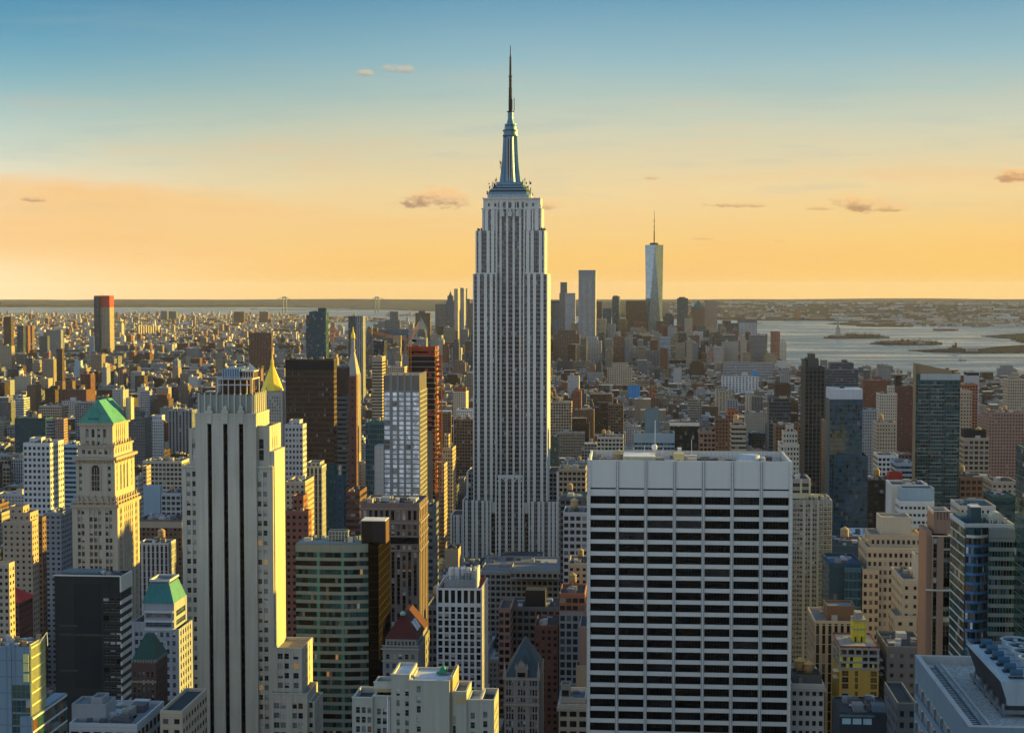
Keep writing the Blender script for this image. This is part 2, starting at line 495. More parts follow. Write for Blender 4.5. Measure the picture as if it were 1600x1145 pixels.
def clutter(mb, x0, x1, y0, y1, z, k=1.0, seed=0):
    """Bulkheads, air handlers, ducts and vents on a flat roof."""
    r = random.Random(seed * 7919 + int(x0 * 13 + y0 * 7))
    w, d = x1 - x0, y1 - y0
    if w < 5 or d < 5: return
    for _ in range(int(k * min(16, 2 + w * d / 60))):
        bw, bd, bh = r.uniform(1.2, min(5, w * .3)), r.uniform(1.2, min(5, d * .35)), r.uniform(.8, 2.6)
        cx, cy = r.uniform(x0 + 1 + bw / 2, x1 - 1 - bw / 2), r.uniform(y0 + 1 + bd / 2, y1 - 1 - bd / 2)
        g = r.choice([(.33, .34, .34), (.18, .19, .2), (.42, .42, .40), (.10, .10, .11), (.26, .24, .2)])
        mb.box(cx - bw / 2, cx + bw / 2, cy - bd / 2, cy + bd / 2, z, z + bh, ROOF, col=g)
    for _ in range(int(k * min(6, w * d / 160))):      # pipes, vents and patched tar
        a, b_ = r.uniform(x0 + 1, x1 - 1), r.uniform(y0 + 1, y1 - 1)
        mb.box(a, a + .25, b_, b_ + .25, z, z + r.uniform(1, 3), ROOF, col=(.3, .3, .3))
        a, b_ = r.uniform(x0 + .5, x1 - w * .3), r.uniform(y0 + .5, y1 - d * .3)
        mb.face([(a, b_, z + .02), (a + w * .28, b_, z + .02), (a + w * .28, b_ + d * .25, z + .02), (a, b_ + d * .25, z + .02)], ROOF, col=r.choice([(.05, .05, .055), (.3, .3, .29), (.14, .13, .12)]))
    if r.random() < .4 * k and w > 9:
        cy = r.uniform(y0 + 2, y1 - 2)
        mb.box(x0 + w * .2, x0 + w * .7, cy, cy + .7, z + .4, z + 1.0, ROOF, bottom=True, col=(.38, .39, .39))


def tower(name, label, x0, x1, yt, Y=None, yb=None, xs=None, L=None, col='tan', sty='punch', roof='dark', tiers=(), pents=(), cat=None, cap=None, capcol=None,
          pyr=None, mast=None, tank=0, rcl=1.0, par=1.0, side=None, group=None, setb=None, short=None, occ=True):
    """An ordinary building placed by its sight lines at a real distance: shaded walls, roof, parapet, upper tiers, penthouse boxes."""
    if Y is None: Y = EYE * F / (yb + 6 - 450)
    if L is None: L = side_len(x1 if x1 < VPX else x0, xs, Y) if xs is not None else 26.0
    L = max(L, 6.0)
    X0, X1 = at(x0, yt, Y).x, at(x1, yt, Y).x
    zt = at((x0 + x1) / 2, yt, Y).z; zb = -drop(Y) - 1
    c = PAL[col] if isinstance(col, str) else col
    st = STY[sty] if isinstance(sty, str) else sty
    rt_ = root(name, label, cat or name.replace('_', ' '), ((X0 + X1) / 2, Y + L / 2, max(zb + 1, -drop(Y))), group)
    if occ: OCC.append((X0, X1, Y, Y + L))
    ALL.append((rt_, x0, x1, yt, Y, short))
    wl = MB(); rf = MB()
    far = Y > 2600
    ph = 0 if far else par
    wl.walls(X0, X1, Y, Y + L, zb, zt - ph, c, st)
    if capcol:   # differently coloured top storeys
        pc, hh = capcol
        wl.box(X0 - .12, X1 + .12, Y - .12, Y + L + .12, zt - ph - hh, zt - ph, CITY, col=PAL[pc] if isinstance(pc, str) else pc)
    rc = ROOFC[roof]
    rf.top(X0 + .01, X1 - .01, Y + .01, Y + L - .01, zt - ph + .02, rc)
    if ph:
        wl.parapet(X0, X1, Y, Y + L, zt - ph + .03, ph, .45, CITY, col=tuple(min(.6, v * 1.12) for v in c))
        if rcl: clutter(rf, X0 + 1, X1 - 1, Y + 1, Y + L - 1, zt - ph + .03, rcl, len(ALL))
    if cap == 'cornice':
        wl.box(X0 - .7, X1 + .7, Y - .7, Y + L + .7, zt - ph - 1.5, zt - ph - .35, CITY, bottom=True, col=tuple(v * .9 for v in c))
    zc = zt
    for ti, tv in enumerate(tiers):
        (a, b_, ty, dy, tl) = tv[:5]; tc_ = tv[5] if len(tv) > 5 else c; ts = tv[6] if len(tv) > 6 else st
        tc_ = PAL[tc_] if isinstance(tc_, str) else tc_; ts = STY[ts] if isinstance(ts, str) else ts
        A, B_ = at(a, ty, Y + dy).x, at(b_, ty, Y + dy).x; tz = at((a + b_) / 2, ty, Y + dy).z
        z_from = zt - ph - 1 if tz > zt else zb
        q = MB() if False else wl
        q.walls(A, B_, Y + dy, Y + dy + tl, z_from, tz, tc_, ts)
        r2 = MB(); r2.top(A, B_, Y + dy, Y + dy + tl, tz + .01, rc); part(r2, 'roof', rt_)
        if not far: q.parapet(A, B_, Y + dy, Y + dy + tl, tz + .03, .8, .35, CITY, col=tc_)
        if occ: OCC.append((A, B_, Y + dy, Y + dy + tl))
    if pyr:      # pyr = (x0, x1, ybase, ytip, colour, inset share of the ridge)
        a, b_, y_, tp, pc = pyr[:5]; dy = pyr[5] if len(pyr) > 5 else 1.0; ins = pyr[6] if len(pyr) > 6 else .48; pl = pyr[7] if len(pyr) > 7 else None
        A, B_ = at(a, y_, Y + dy).x, at(b_, y_, Y + dy).x; z0_ = at((a + b_) / 2, y_, Y + dy).z; z1_ = at((a + b_) / 2, tp, Y + dy).z
        pl = pl or (B_ - A)
        p_ = MB(); pcl = PAL[pc] if isinstance(pc, str) else pc
        p_.hip(A, B_, Y + dy, Y + dy + pl, z0_, z1_, (B_ - A) * ins, pl * ins, ROOF, col=pcl)
        part(p_, 'pointed_roof', rt_)
    part(wl, 'wall', rt_); part(rf, 'roof', rt_)
    for pv in pents:
        a, b_, ty, dy, tl, pc = pv[:6]
        A, B_ = at(a, ty, Y + dy).x, at(b_, ty, Y + dy).x; tz = at((a + b_) / 2, ty, Y + dy).z
        p_ = MB(); pcl = PAL[pc] if isinstance(pc, str) else pc
        p_.walls(A, B_, Y + dy, Y + dy + tl, zt - ph + .03, tz, pcl, STY['blank'] if len(pv) < 7 else STY[pv[6]])
        p_.top(A, B_, Y + dy, Y + dy + tl, tz, rc)
        part(p_, 'penthouse', rt_)
    if mast:     # (px, ytip, radius)
        p = at(mast[0], mast[1], Y + L / 2)
        m_ = MB(); m_.beam((p.x, p.y, zt - 1), (p.x, p.y, p.z), mast[2], WM('dgrey'), 6, mast[2] * .35)
        part(m_, 'mast', rt_)
    for i in range(tank):
        TANKS.append((R.uniform(X0 + 4, X1 - 4) if X1 - X0 > 9 else (X0 + X1) / 2, R.uniform(Y + 4, Y + max(5, L - 4)), zt - ph, label))
    return rt_, (X0, X1, Y, Y + L, zb, zt)


# ------------------------------------------------------------------ buildings with modelled windows
def G_():
    return dict(
        dark=glassy('glass_dark', (.010, .012, .016), spec=.28), blue=glassy('glass_blue', (.018, .045, .075), spec=.5), teal=glassy('glass_teal', (.012, .05, .055), spec=.5),
        green=glassy('glass_green', (.02, .06, .045), spec=.8), blind=glassy('glass_blind', (.34, .34, .32), .25), half=glassy('glass_half', (.12, .13, .13), .2),
        warm=glassy('glass_brown', (.10, .05, .025), .12), lit=glassy('glass_lit', (.2, .15, .08), .2, emit=(1.0, .5, .16, .07)), bronze=glassy('glass_bronze', (.07, .035, .02), .05, spec=1.0),
        white=glassy('glass_white', (.80, .84, .88), .2), mirror=glassy('glass_mirror', (.55, .58, .60), .05, metal=.85), black=glassy('glass_black', (.003, .004, .005), .15, spec=.08))
GL = G_()
GL['teal_deep'] = glassy('glass_teal_deep', (.018, .068, .09), .3, spec=.10); GL['dark_deep'] = glassy('glass_dark_deep', (.008, .012, .016), .3, spec=.08)
PALG = dict(office=[('dark', 70), ('half', 14), ('blind', 9), ('blue', 12), ('warm', 3)], bluish=[('blue', 55), ('dark', 25), ('teal', 15), ('half', 6), ('blind', 3)],
            black=[('black', 88), ('dark', 12)], tealg=[('teal', 60), ('dark', 30), ('blue', 12), ('warm', 5), ('half', 5)], empire=[('dark', 86), ('blue', 8), ('half', 5), ('blind', 2), ('warm', 3)],
            hotel=[('dark', 45), ('blind', 18), ('half', 20), ('warm', 8), ('lit', 1)], white=[('white', 93), ('half', 3), ('blind', 4)], bronze=[('bronze', 80), ('warm', 12), ('dark', 10)],
            greeng=[('green', 70), ('teal', 20), ('dark', 16), ('warm', 4)], deep=[('dark', 80), ('black', 16), ('warm', 3), ('lit', 1)], curtain=[('blue', 60), ('teal', 26), ('dark', 14), ('half', 2)], mirror=[('mirror', 40), ('green', 40), ('warm', 20)])


class Bld:
    """One building: collects masonry and panes, then splits panes into window parts."""
    def __init__(s, name, label, cat, Y, px=None, group=None, short=None):
        s.Y = Y; s.wall = MB(); s.roof = MB(); s.panes = []; s.name, s.label, s.cat, s.group, s.short = name, label, cat, group, short
        s.r = random.Random(sum(map(ord, label))); s.ext = None; s.kids = []; s.frames = True
    def X(s, px, py, dy=0): return at(px, py, s.Y + dy).x
    def Zp(s, px, py, dy=0): return at(px, py, s.Y + dy).z
    def mesh_part(s, name, label=None, kind=None, smooth=False, parent=None):
        mb = MB(); s.kids.append([name, mb, label, kind, smooth, id(parent) if parent is not None else None]); return mb
    def seen(s, x0, x1, y0, y1, zt):
        e = s.ext
        s.ext = (x0, x1, y0, y1, zt) if e is None else (min(e[0], x0), max(e[1], x1), min(e[2], y0), max(e[3], y1), max(e[4], zt))
        OCC.append((x0, x1, y0, y1))
    def pane(s, P, pal, w, h):
        k = s.r.choices([a for a, _ in PALG[pal]], [b for _, b in PALG[pal]])[0]
        s.panes.append((P, k, w, h))
    def facade(s, box, side, cols, rows, mat, pd=.5, sd=.35, spm=None, pal='office', d=.5, glassd=.08, fill=None, thin=0):
        """Lattice of piers and spandrels round recessed panes on one side of box (outer size, core already inset by d)."""
        x0, x1, y0, y1, z0, z1 = box
        if side == 'F': P = lambda u, e, z: (x0 + u, y0 + d - e, z); Wd = x1 - x0
        elif side == 'R': P = lambda u, e, z: (x1 - d + e, y0 + d + u, z); Wd = y1 - y0 - d
        else: P = lambda u, e, z: (x0 + d - e, y1 - u, z); Wd = y1 - y0 - d
        spm = spm or mat
        def bx(u0, u1, e, za, zb, m):
            if u1 - u0 < .02 or zb - za < .02: return
            a, b = P(u0, 0, za), P(u1, e, zb)
            s.wall.box(a[0], b[0], a[1], b[1], a[2], b[2], m, bottom=True)
        cols = sorted(cols); rows = sorted(rows)
        zl = rows[0][0] if rows else z1
        e = 0
        for (a, b) in cols + [(Wd, Wd)]:
            if a - e < thin and e > 0: bx(e, a, sd + .12, zl, z1, spm)
            else: bx(e, a, pd, zl, z1, mat)
            e = b
        zz = zl
        for (a, b) in rows + [(z1, z1)]:
            if a > zz + .02:
                # spandrels sit between piers when they are the deeper layer they run over them
                if sd > pd: bx(0, Wd, sd, zz, a, spm)
                else:
                    for (c0, c1) in cols: bx(c0, c1, sd, zz, a, spm)
            zz = b
        if zl > z0 + .05: bx(0, Wd, max(pd, sd), z0, zl, fill or mat)
        for (za, zb) in reversed(rows):
            for (c0, c1) in cols:
                q = [P(c0, glassd, za), P(c1, glassd, za), P(c1, glassd, zb), P(c0, glassd, zb)]
                s.pane(q, pal, c1 - c0, zb - za)
    def block(s, x0, x1, y0, y1, z0, z1, mat, cols=None, rows=None, rcols=None, lcols=None, ph=1.0, roofc='dark', clut=1.0, zvis=None, capm=None, **kw):
        """Box with optional facades; cols/rows in metres, rows measured as absolute heights."""
        d = kw.get('d', .5)
        s.seen(x0, x1, y0, y1, z1)
        zr = z1 - ph
        f = d if cols else 0; rr = d if rcols else 0; ll = d if lcols else 0
        s.wall.box(x0 + ll, x1 - rr, y0 + f, y1, z0, zr, mat)
        b = (x0, x1, y0, y1, z0, z1)
        if cols: s.facade(b, 'F', cols, rows, mat, **kw)
        if rcols:
            if not cols: kw2 = dict(kw)
            s.facade(b, 'R', rcols, rows, mat, **kw)
        if lcols: s.facade(b, 'L', lcols, rows, mat, **kw)
        if not cols and (rcols or lcols):
            s.wall.box(x0, x1, y0, y0 + d, z0, z1, mat)
        rf_ = s.mesh_part('roof')
        rf_.top(x0 + d, x1 - d, y0 + d, y1 - .05, zr + .02, ROOFC[roofc] if isinstance(roofc, str) else roofc)
        if ph > 0:
            t = .45; m = capm or mat
            s.wall.box(x0 + ll, x1 - rr, y1 - t, y1, zr + .03, z1, m)
            if not cols and not (rcols or lcols): s.wall.box(x0, x1, y0, y0 + t, zr + .03, z1, m)
            if not lcols: s.wall.box(x0, x0 + t, y0 + d + .01, y1 - t, zr + .03, z1, m)
            if not rcols: s.wall.box(x1 - t, x1, y0 + d + .01, y1 - t, zr + .03, z1, m)
            if capm: # coping
                s.wall.box(x0 - .12, x1 + .12, y0 - .12, y0 + .5, z1, z1 + .25, capm, bottom=True)
        if clut: clutter(rf_, x0 + 1.5, x1 - 1.5, y0 + 1.5, y1 - 1.5, zr + .03, clut, int(z1))
    def done(s, shortw=100):
        e = s.ext; zb = -drop(s.Y)
        rt_ = root(s.name, s.label, s.cat, ((e[0] + e[1]) / 2, (e[2] + e[3]) / 2, zb), s.group)
        pa = px_of(e[0], e[2], e[4]); pb = px_of(e[1], e[2], e[4])
        ALL.append((rt_, pa[0], pb[0], pa[1], s.Y, s.short))
        w = part(s.wall, 'wall', rt_)
        if s.roof.f: part(s.roof, 'roof', rt_)
        made = {}
        for name, mb, lab, kind, sm, parent in s.kids:
            if mb.f: made[id(mb)] = part(mb, name, made.get(parent, rt_), sm, lab, kind)
        # windows: those largest in view as parts, the rest as one
        def score(p):
            (P, k, ww, hh) = p
            a = px_of(*P[0]); b = px_of(*P[2])
            if a[1] < 0 or b[1] > 1150 or a[0] > 1605 or b[0] < -5: return 0
            return abs(b[0] - a[0]) * abs(b[1] - a[1])
        ps = sorted(s.panes, key=lambda p: -score(p))
        cache = {}
        for (P, k, ww, hh) in ps[:shortw]:
            q = [Vector(p) - Vector(P[0]) for p in P]
            fv = (4 + s.r.choice((0, 0, 0, 0, 1, 2, 3))) if s.Y < 800 and s.frames else 0
            key = (k, fv) + tuple(round(c, 2) for v in q for c in v)
            if key not in cache:
                mb = MB(); draw_pane(mb, q, k, fv); cache[key] = mb.mesh('window')
            o = bpy.data.objects.new('window', cache[key]); COL.objects.link(o)
            attach(o, rt_, P[0])
            if k == 'lit': o['label'] = 'window lit from inside'
        if ps[shortw:]:
            mb = MB()
            for (P, k, ww, hh) in ps[shortw:]: draw_pane(mb, P, k, (4 + s.r.choice((0, 0, 0, 0, 1, 2, 3))) if s.Y < 800 and s.frames else 0)
            part(mb, 'window', rt_, kind='stuff')
        return rt_


def even(W, n, frac, margin=0.0):
    """n equal windows, each taking frac of its bay, inside margins."""
    b = (W - 2 * margin) / n
    return [(margin + b * i + b * (1 - frac) / 2, margin + b * i + b * (1 + frac) / 2) for i in range(n)]


def groups(W, g, ww=.62, gap=2.0, margin=1.0):
    """Groups of windows (g = sizes) with wider piers between them; ww = window share of its cell."""
    tot = sum(g); cell = (W - 2 * margin - gap * (len(g) - 1)) / tot
    u = margin; out = []
    for k in g:
        for i in range(k):
            out.append((u + cell * (1 - ww) / 2, u + cell * (1 + ww) / 2)); u += cell
        u += gap
    return out


def floors(ztop, zbot, fl, frac, first=1.2):
    """Window rows from the top down."""
    out = []; z = ztop - first
    while z - fl > zbot:
        out.append((z - fl * frac, z)); z -= fl
    return out

# ------------------------------------------------------------------ ground, water, hills
def polar(name, mats, rows, azs, zf, cls=None):
    """Sheet over the curved earth from rings of distances and bearings."""
    mb = MB(); idx = {}
    na = len(azs)
    V = []
    for r in rows:
        for a in azs:
            x, y = r * math.sin(a), r * math.cos(a)
            V.append((x, y, zf(x, y, r)))
    mb.v = V
    for i in range(len(rows) - 1):
        for j in range(na - 1):
            rm, am = (rows[i] + rows[i + 1]) / 2, (azs[j] + azs[j + 1]) / 2
            k = 0 if cls is None else cls(rm * math.sin(am), rm * math.cos(am), rm)
            if k is None: continue
            mb.f.append((i * na + j, i * na + j + 1, (i + 1) * na + j + 1, (i + 1) * na + j)[::-1])
            mb.m.append(k)
    me = bpy.data.meshes.new(name); me.from_pydata(mb.v, [], mb.f)
    for m in mats: me.materials.append(m)
    me.polygons.foreach_set('material_index', mb.m)
    me.polygons.foreach_set('use_smooth', [True] * len(mb.f)); me.update()
    o = bpy.data.objects.new(name, me); COL.objects.link(o)
    return tag(o, kind='structure')


def water_mat():
    m, nn, b = new_mat('water')
    pos = nn.n('ShaderNodeNewGeometry').outputs['Position']
    big = nn.noise(pos, .0012, 5, .6)
    b.inputs['Base Color'].default_value = (.035, .06, .075, 1)
    nn.put(b.inputs['Base Color'], nn.mix(big, (.04, .068, .09), (.075, .10, .115)))
    lane = nn.noise(nn.comb(nn.m('MULTIPLY', nn.xyz(pos)[0], .25), nn.xyz(pos)[1], 0.0), .004, 5, .65)
    nn.put(b.inputs['Roughness'], nn.m('ADD', .12, nn.m('MULTIPLY', nn.smooth(lane, .35, .65), .40)))
    x, y, z = nn.xyz(pos)
    bp = nn.n('ShaderNodeBump'); bp.inputs['Strength'].default_value = 1.0; bp.inputs['Distance'].default_value = 6.0
    nn.put(bp.inputs['Height'], nn.m('ADD', nn.noise(nn.comb(nn.m('MULTIPLY', x, .35), y, 0.0), .012, 6, .7), nn.m('MULTIPLY', nn.noise(pos, .05, 3), .25)))
    nn.put(b.inputs['Normal'], bp.outputs[0])
    return m


def far_land_mat(name, c1, c2, c3, s1=.004):
    m, nn, b = new_mat(name)
    pos = nn.n('ShaderNodeNewGeometry').outputs['Position']
    k = nn.noise(pos, s1, 6, .7); k2 = nn.noise(pos, s1 * 7, 4, .7)
    cc = nn.mix(nn.smooth(k, .4, .62), c1, c2)
    cc = nn.mix(nn.m('MULTIPLY', nn.smooth(k2, .55, .7), .6), cc, c3)
    nn.put(b.inputs['Base Color'], cc); b.inputs['Roughness'].default_value = .95; b.inputs['Specular IOR Level'].default_value = 0
    return m

WATER = water_mat()
LAND = far_land_mat('urban_land', (.030, .032, .034), (.052, .048, .044), (.12, .11, .10), .006)
HILL = far_land_mat('hill_land', (.028, .038, .048), (.042, .048, .055), (.08, .078, .075), .0012)  # ridge colours lifted towards blue, standing in for distant haze
ROADM = stone('asphalt', (.04, .042, .045), var=.25)
PAVE = stone('pavement', (.15, .15, .145), var=.2)


def inside(p, poly):
    x, y = p; c = False; j = len(poly) - 1
    for i in range(len(poly)):
        xi, yi = poly[i]; xj, yj = poly[j]
        if (yi > y) != (yj > y) and x < (xj - xi) * (y - yi) / (yj - yi) + xi: c = not c
        j = i
    return c

# shorelines, surveyed as lines of sight
NEAR = [(-3000, 492.5), (300, 492), (430, 491), (500, 496), (560, 497), (610, 500), (640, 506), (700, 512), (760, 528), (900, 530), (1050, 532), (1180, 538), (1205, 556),
        (1232, 574), (1290, 588), (1350, 597), (1430, 602), (1520, 604), (1600, 607), (2000, 630), (2600, 680), (4500, 900), (4500, 3000), (-3000, 3000)]
HOLES = [[(-600, 551), (120, 549), (300, 548), (392, 547), (398, 555), (250, 557), (100, 558), (-600, 562)],
         [(402, 533), (440, 528), (470, 538), (545, 540), (548, 551), (470, 552), (405, 550)], [(508, 504), (560, 501), (600, 503), (590, 512), (600, 520), (548, 524), (512, 512)],
         [(560, 530), (600, 528), (600, 545), (562, 548)]]
ISLES = [[(1284, 527.6), (1300, 523.4), (1312, 522.4), (1330, 521.5), (1350, 522.4), (1372, 523.5), (1390, 526.3), (1388, 527.6), (1350, 528.3), (1300, 528.6)],
         [(1358, 536.6), (1372, 533.6), (1400, 532), (1440, 532.4), (1466, 534), (1473, 537), (1455, 538.6), (1390, 538.2), (1370, 537.6)],
         [(1417, 547.2), (1445, 545.8), (1480, 544.5), (1530, 545), (1560, 541), (1600, 538.5), (2400, 528), (2400, 556), (1600, 550.5), (1520, 551), (1450, 549.4)],
         [(1531, 524.6), (1552, 523.6), (1600, 520.5), (2400, 516), (2400, 524), (1600, 529), (1596, 536), (1578, 528.5), (1545, 525.8)],
         [(603, 493.5), (606, 489.5), (625, 486), (650, 486), (664, 489), (664, 493)],
         [(1296, 504.9), (1330, 503.6), (1345, 504.6), (1420, 506), (1430, 510), (1344, 510), (1334, 508), (1298, 506.4)]]
FARP = [(-3000, 466), (-3000, 479.6), (300, 479.6), (420, 479.4), (470, 480), (600, 484), (690, 486.5), (740, 490), (1000, 496), (1180, 500.2), (1292, 500.4), (1320, 501.5), (1345, 508),
        (1450, 509.5), (1600, 512.5), (2200, 514), (4500, 520), (4500, 466)]


def wob(x, y):
    return .8 * math.sin(x / 310 + 2 * math.sin(y / 420)) + .5 * math.sin(x / 97 + y / 133)


def land_class(x, y, r):
    px, py = px_of(x, y, -drop(r))
    if r < 1500 or px < -9000: return 0
    py2 = py + wob(x, y) * 50 / r * 8; px2 = px + wob(y, x) * 1.2
    if inside((px2, py2), NEAR) and not any(inside((px2, py2), h) for h in HOLES): return 0
    if any(inside((px2, py2), h) for h in ISLES): return 0
    return None


def near_land(x, y, r):
    p = px_of(x, y, -drop(r))
    return inside(p, NEAR)


def far_class(x, y, r):
    px, py = px_of(x, y, -drop(r))
    return 0 if inside((px, py), FARP) or py < 478 else None

deg = math.pi / 180
R1 = [0.5, 300, 700, 1200, 2000, 3000, 4500, 6500, 9000, 12000] + [12000 + 2000 * i for i in range(1, 26)]
water = polar('water', [WATER], R1, [i * 2 * deg for i in range(-90, 91)], lambda x, y, r: -drop(r) - 2.5)
ROWS = [5, 400, 800, 1400, 2000, 2600, 3200] + [3200 * 1.0062 ** i for i in range(1, 262)]
ground = polar('ground', [LAND], ROWS, [i * .16 * deg for i in range(-200, 201)], lambda x, y, r: -drop(r), land_class)


def hill_z(x, y, r):
    a = math.atan2(x, y) / deg
    side_ = max(0, min(1, (a + 3) / 6))      # 0 east, 1 west
    rise = max(0, min(1, (r - 13000) / 3500)) if a > -2 else max(0, min(1, (r - 23500) / 4500))
    n_ = .5 + .5 * math.sin(x / 2300 + 1.3 * math.sin(y / 3100)) * math.cos(y / 2700 + x / 5200) + .22 * math.sin(x / 640 + y / 980)
    top = (62 + 40 * n_) * (1 - side_) + (66 + 46 * n_) * side_
    back = 1 - .25 * max(0, min(1, (r - 30000) / 12000))
    return -drop(r) + 1 + top * rise * back
HR = [12500 * 1.012 ** i for i in range(0, 105)]
hills = polar('hills', [HILL], HR, [i * .25 * deg for i in range(-150, 151)], hill_z, far_class)

# distant houses: thousands of small roofs over the flat boroughs, the far shore and the islands
hs = MB()
rr = random.Random(3)


def small_house(mb, x, y, w, d, h, z, r):
    c = tuple(v * .8 for v in PAL['tan']) if r.random() < .1 else r.choice([PAL[k] for k in ('tan', 'brick', 'pale', 'white', 'buff', 'lgrey', 'brown', 'sand', 'pink', 'grey', 'cream', 'dbrick')])
    mb.walls(x, x + w, y, y + d, z - 1, z + h, c, STY['far'], 'FRL')
    mb.top(x, x + w, y, y + d, z + h, r.choice([ROOFC['dark'], ROOFC['grey'], ROOFC['light'], ROOFC['brown'], ROOFC['tan'], ROOFC['white']]))
for _ in range(17000):
    px = rr.uniform(-160, 800); py = 492.5 + 66 * rr.random() ** 1.35
    x, y, z = ground_at(px, py); r = math.hypot(x, y)
    if land_class(x, y, r) is None: continue
    big = rr.random() < .05
    w, d, h = (rr.uniform(30, 80), rr.uniform(15, 50), rr.uniform(12, 26)) if big else (rr.uniform(8, 26), rr.uniform(8, 22), rr.uniform(6, 15))
    if rr.random() < .025: w, d, h = rr.uniform(14, 24), rr.uniform(14, 22), rr.uniform(28, 50)
    small_house(hs, x, y, w, d, h, z, rr)
for _ in range(1500):
    px = rr.uniform(1040, 1720); py = rr.uniform(484, 511)
    x, y, z = ground_at(px, py); r = math.hypot(x, y)
    if far_class(x, y, r) is None: continue
    z = hill_z(x, y, r)
    if rr.random() < .25: w, d, h = rr.uniform(60, 190), rr.uniform(30, 60), rr.uniform(9, 20)
    else: w, d, h = rr.uniform(14, 40), rr.uniform(10, 30), rr.uniform(8, 20)
    small_house(hs, x, y, w, d, h, z, rr)
tag(hs.build('distant_houses'), kind='stuff', label='low sunlit houses and sheds spread over the boroughs beyond the river', cat='houses')

# ================================================================== the great limestone tower
def empire():
    Y = 1290
    B = Bld('skyscraper', 'tall limestone art deco tower with tiered blue metal mast and antenna', 'skyscraper', Y, short='the mast-topped limestone tower')
    lime = stone('pale_limestone', (.64, .62, .56), var=.10, joints=(3.4, 1.85)); alum = stone('grey_aluminium', (.19, .18, .185), .6); gold = stone('crown_metal', (.5, .5, .46), .5)
    roofd = stone('tower_roof', (.14, .075, .06))
    X = lambda px: B.X(px, 600); Zp = lambda py: B.Zp(800, py)
    fl = 3.66
    def sec(a, b, y0, y1, top, bot, g, rside=None, dy=0, ww=.74, gap=2.1, margin=.9, ph=.6, pdp=.9):
        """one vertical slab of the tower: px range, depth range, top and lowest visible row"""
        xa, xb = X(a), X(b); zt, zb = Zp(top), Zp(bot)
        rows = floors(zt, zb - 2, fl, .62, 2.2)
        rc = None
        if rside: rc = groups(y1 - y0 - .9, rside, .34, 3.4, 2.2)
        B.block(xa, xb, Y + y0, Y + y1, -1 if bot > 860 else zb - 6, zt, lime, groups(xb - xa, g, ww, gap, margin), rows, rcols=rc, ph=ph, clut=0, spm=alum, pd=pdp, sd=.35, d=.9, pal='empire', thin=.95)
    # base storeys and wings
    sec(700, 723.5, 14, 44, 809, 877, [2, 2], ww=.5)
    sec(871.5, 897, 14, 44, 809, 877, [2, 2], ww=.5)
    sec(722.5, 767.5, -2, 50, 781.5, 877, [1, 2, 1, 2, 1, 1], None, ww=.56, gap=1.5)
    sec(826, 871.5, -2, 50, 782.5, 877, [1, 2, 1, 2, 1, 1], None, ww=.56, gap=1.5)
    sec(726.5, 742, 10, 46, 740, 790, [2], None, gap=1.2, margin=1.2)
    sec(854.5, 872, 10, 46, 738, 790, [2], [3, 3], gap=1.2, margin=1.2)
    # main shaft: two flanks standing proud of a recessed centre
    sec(739, 776, 0, 40, 428, 790, [2, 3, 2, 2])
    sec(817, 855.5, 0, 40, 428, 790, [2, 2, 3, 2], [2, 3, 3, 2])
    sec(776, 817.5, 5.0, 42, 315, 745, [1, 2, 2, 2, 1], None, gap=1.5, margin=.2, ww=.86, pdp=1.1)
    sec(774, 819, -2.6, 30, 741, 877, [1, 2, 2, 2, 1], None, gap=1.7, margin=1.0)
    sec(766.5, 774.2, 4, 30, 744, 877, [2], None, gap=1, margin=.3)
    sec(818.8, 826.5, 4, 30, 744, 877, [2], None, gap=1, margin=.3)
    # upper set-back
    sec(742.5, 776, 3.4, 37, 360, 430, [1, 3, 1, 1])
    sec(817.2, 850.5, 3.4, 37, 360, 430, [1, 1, 3, 1], [2, 3, 2])
    # crown storeys
    sec(752.5, 776, 5, 34, 325, 362, [1, 2, 1], None, ww=.42)
    sec(817.2, 845.5, 5, 34, 325, 362, [1, 2, 1], [2, 2, 2], ww=.42)
    cr = B.mesh_part('crown')
    cr.box(X(755), X(843), Y + 6, Y + 33, Zp(327), Zp(309), lime, bottom=True)
    for i in range(13):
        u = X(755) + (X(843) - X(755)) * i / 12
        cr.box(u - .45, u + .45, Y + 5.5, Y + 6, Zp(329), Zp(308.2), lime)
    for py, a in ((309, 754), (325, 752)):
        cr.box(X(a) - .4, X(1597 - a) + .4, Y + 4.6, Y + 34, Zp(py) - .7, Zp(py) + .1, lime, bottom=True)
    for px in (763, 773, 786, 797, 808, 822, 832):
        cr.box(X(px) - .7, X(px) + .7, Y + 5.42, Y + 6.1, Zp(322), Zp(317), GL['dark'], bottom=True)
    # three winged finials over the central bays and the arches low down
    for k, px in enumerate((784.5, 796.5, 808.5)):
        orn = B.mesh_part('finial'); x, z = X(px), Zp(338)
        orn.box(x - 1.6, x + 1.6, Y + 1.9, Y + 2.6, z, z + 4, gold, bottom=True); orn.box(x - .9, x + .9, Y + 1.8, Y + 2.6, z + 4, z + 6.6, gold)
    for px in (784, 797, 810):
        arch = B.mesh_part('arch'); x, z = X(px), Zp(752)
        for i in range(8):
            t0, t1 = math.pi * i / 8, math.pi * (i + 1) / 8
            for rr_ in (2.5,):
                p = [(x + rr_ * math.cos(t), Y - 2.75, z + rr_ * math.sin(t)) for t in (t0, t1)] + [(x + 3.3 * math.cos(t), Y - 2.75, z + 3.3 * math.sin(t)) for t in (t1, t0)]
                arch.face(p, lime)
        arch.box(x - 3.0, x + 3.0, Y - 2.95, Y - 2.62, z + 3.2, z + 5.6, lime, bottom=True)
    # stepped metal tiers
    m = stone('mast_metal', (.10, .19, .26), .42, var=.1, metal=.55); md = stone('mast_dark', (.045, .05, .06), .5, metal=.4); pale = stone('glazed_ring', (.50, .50, .46), .5)
    cy = Y + 19
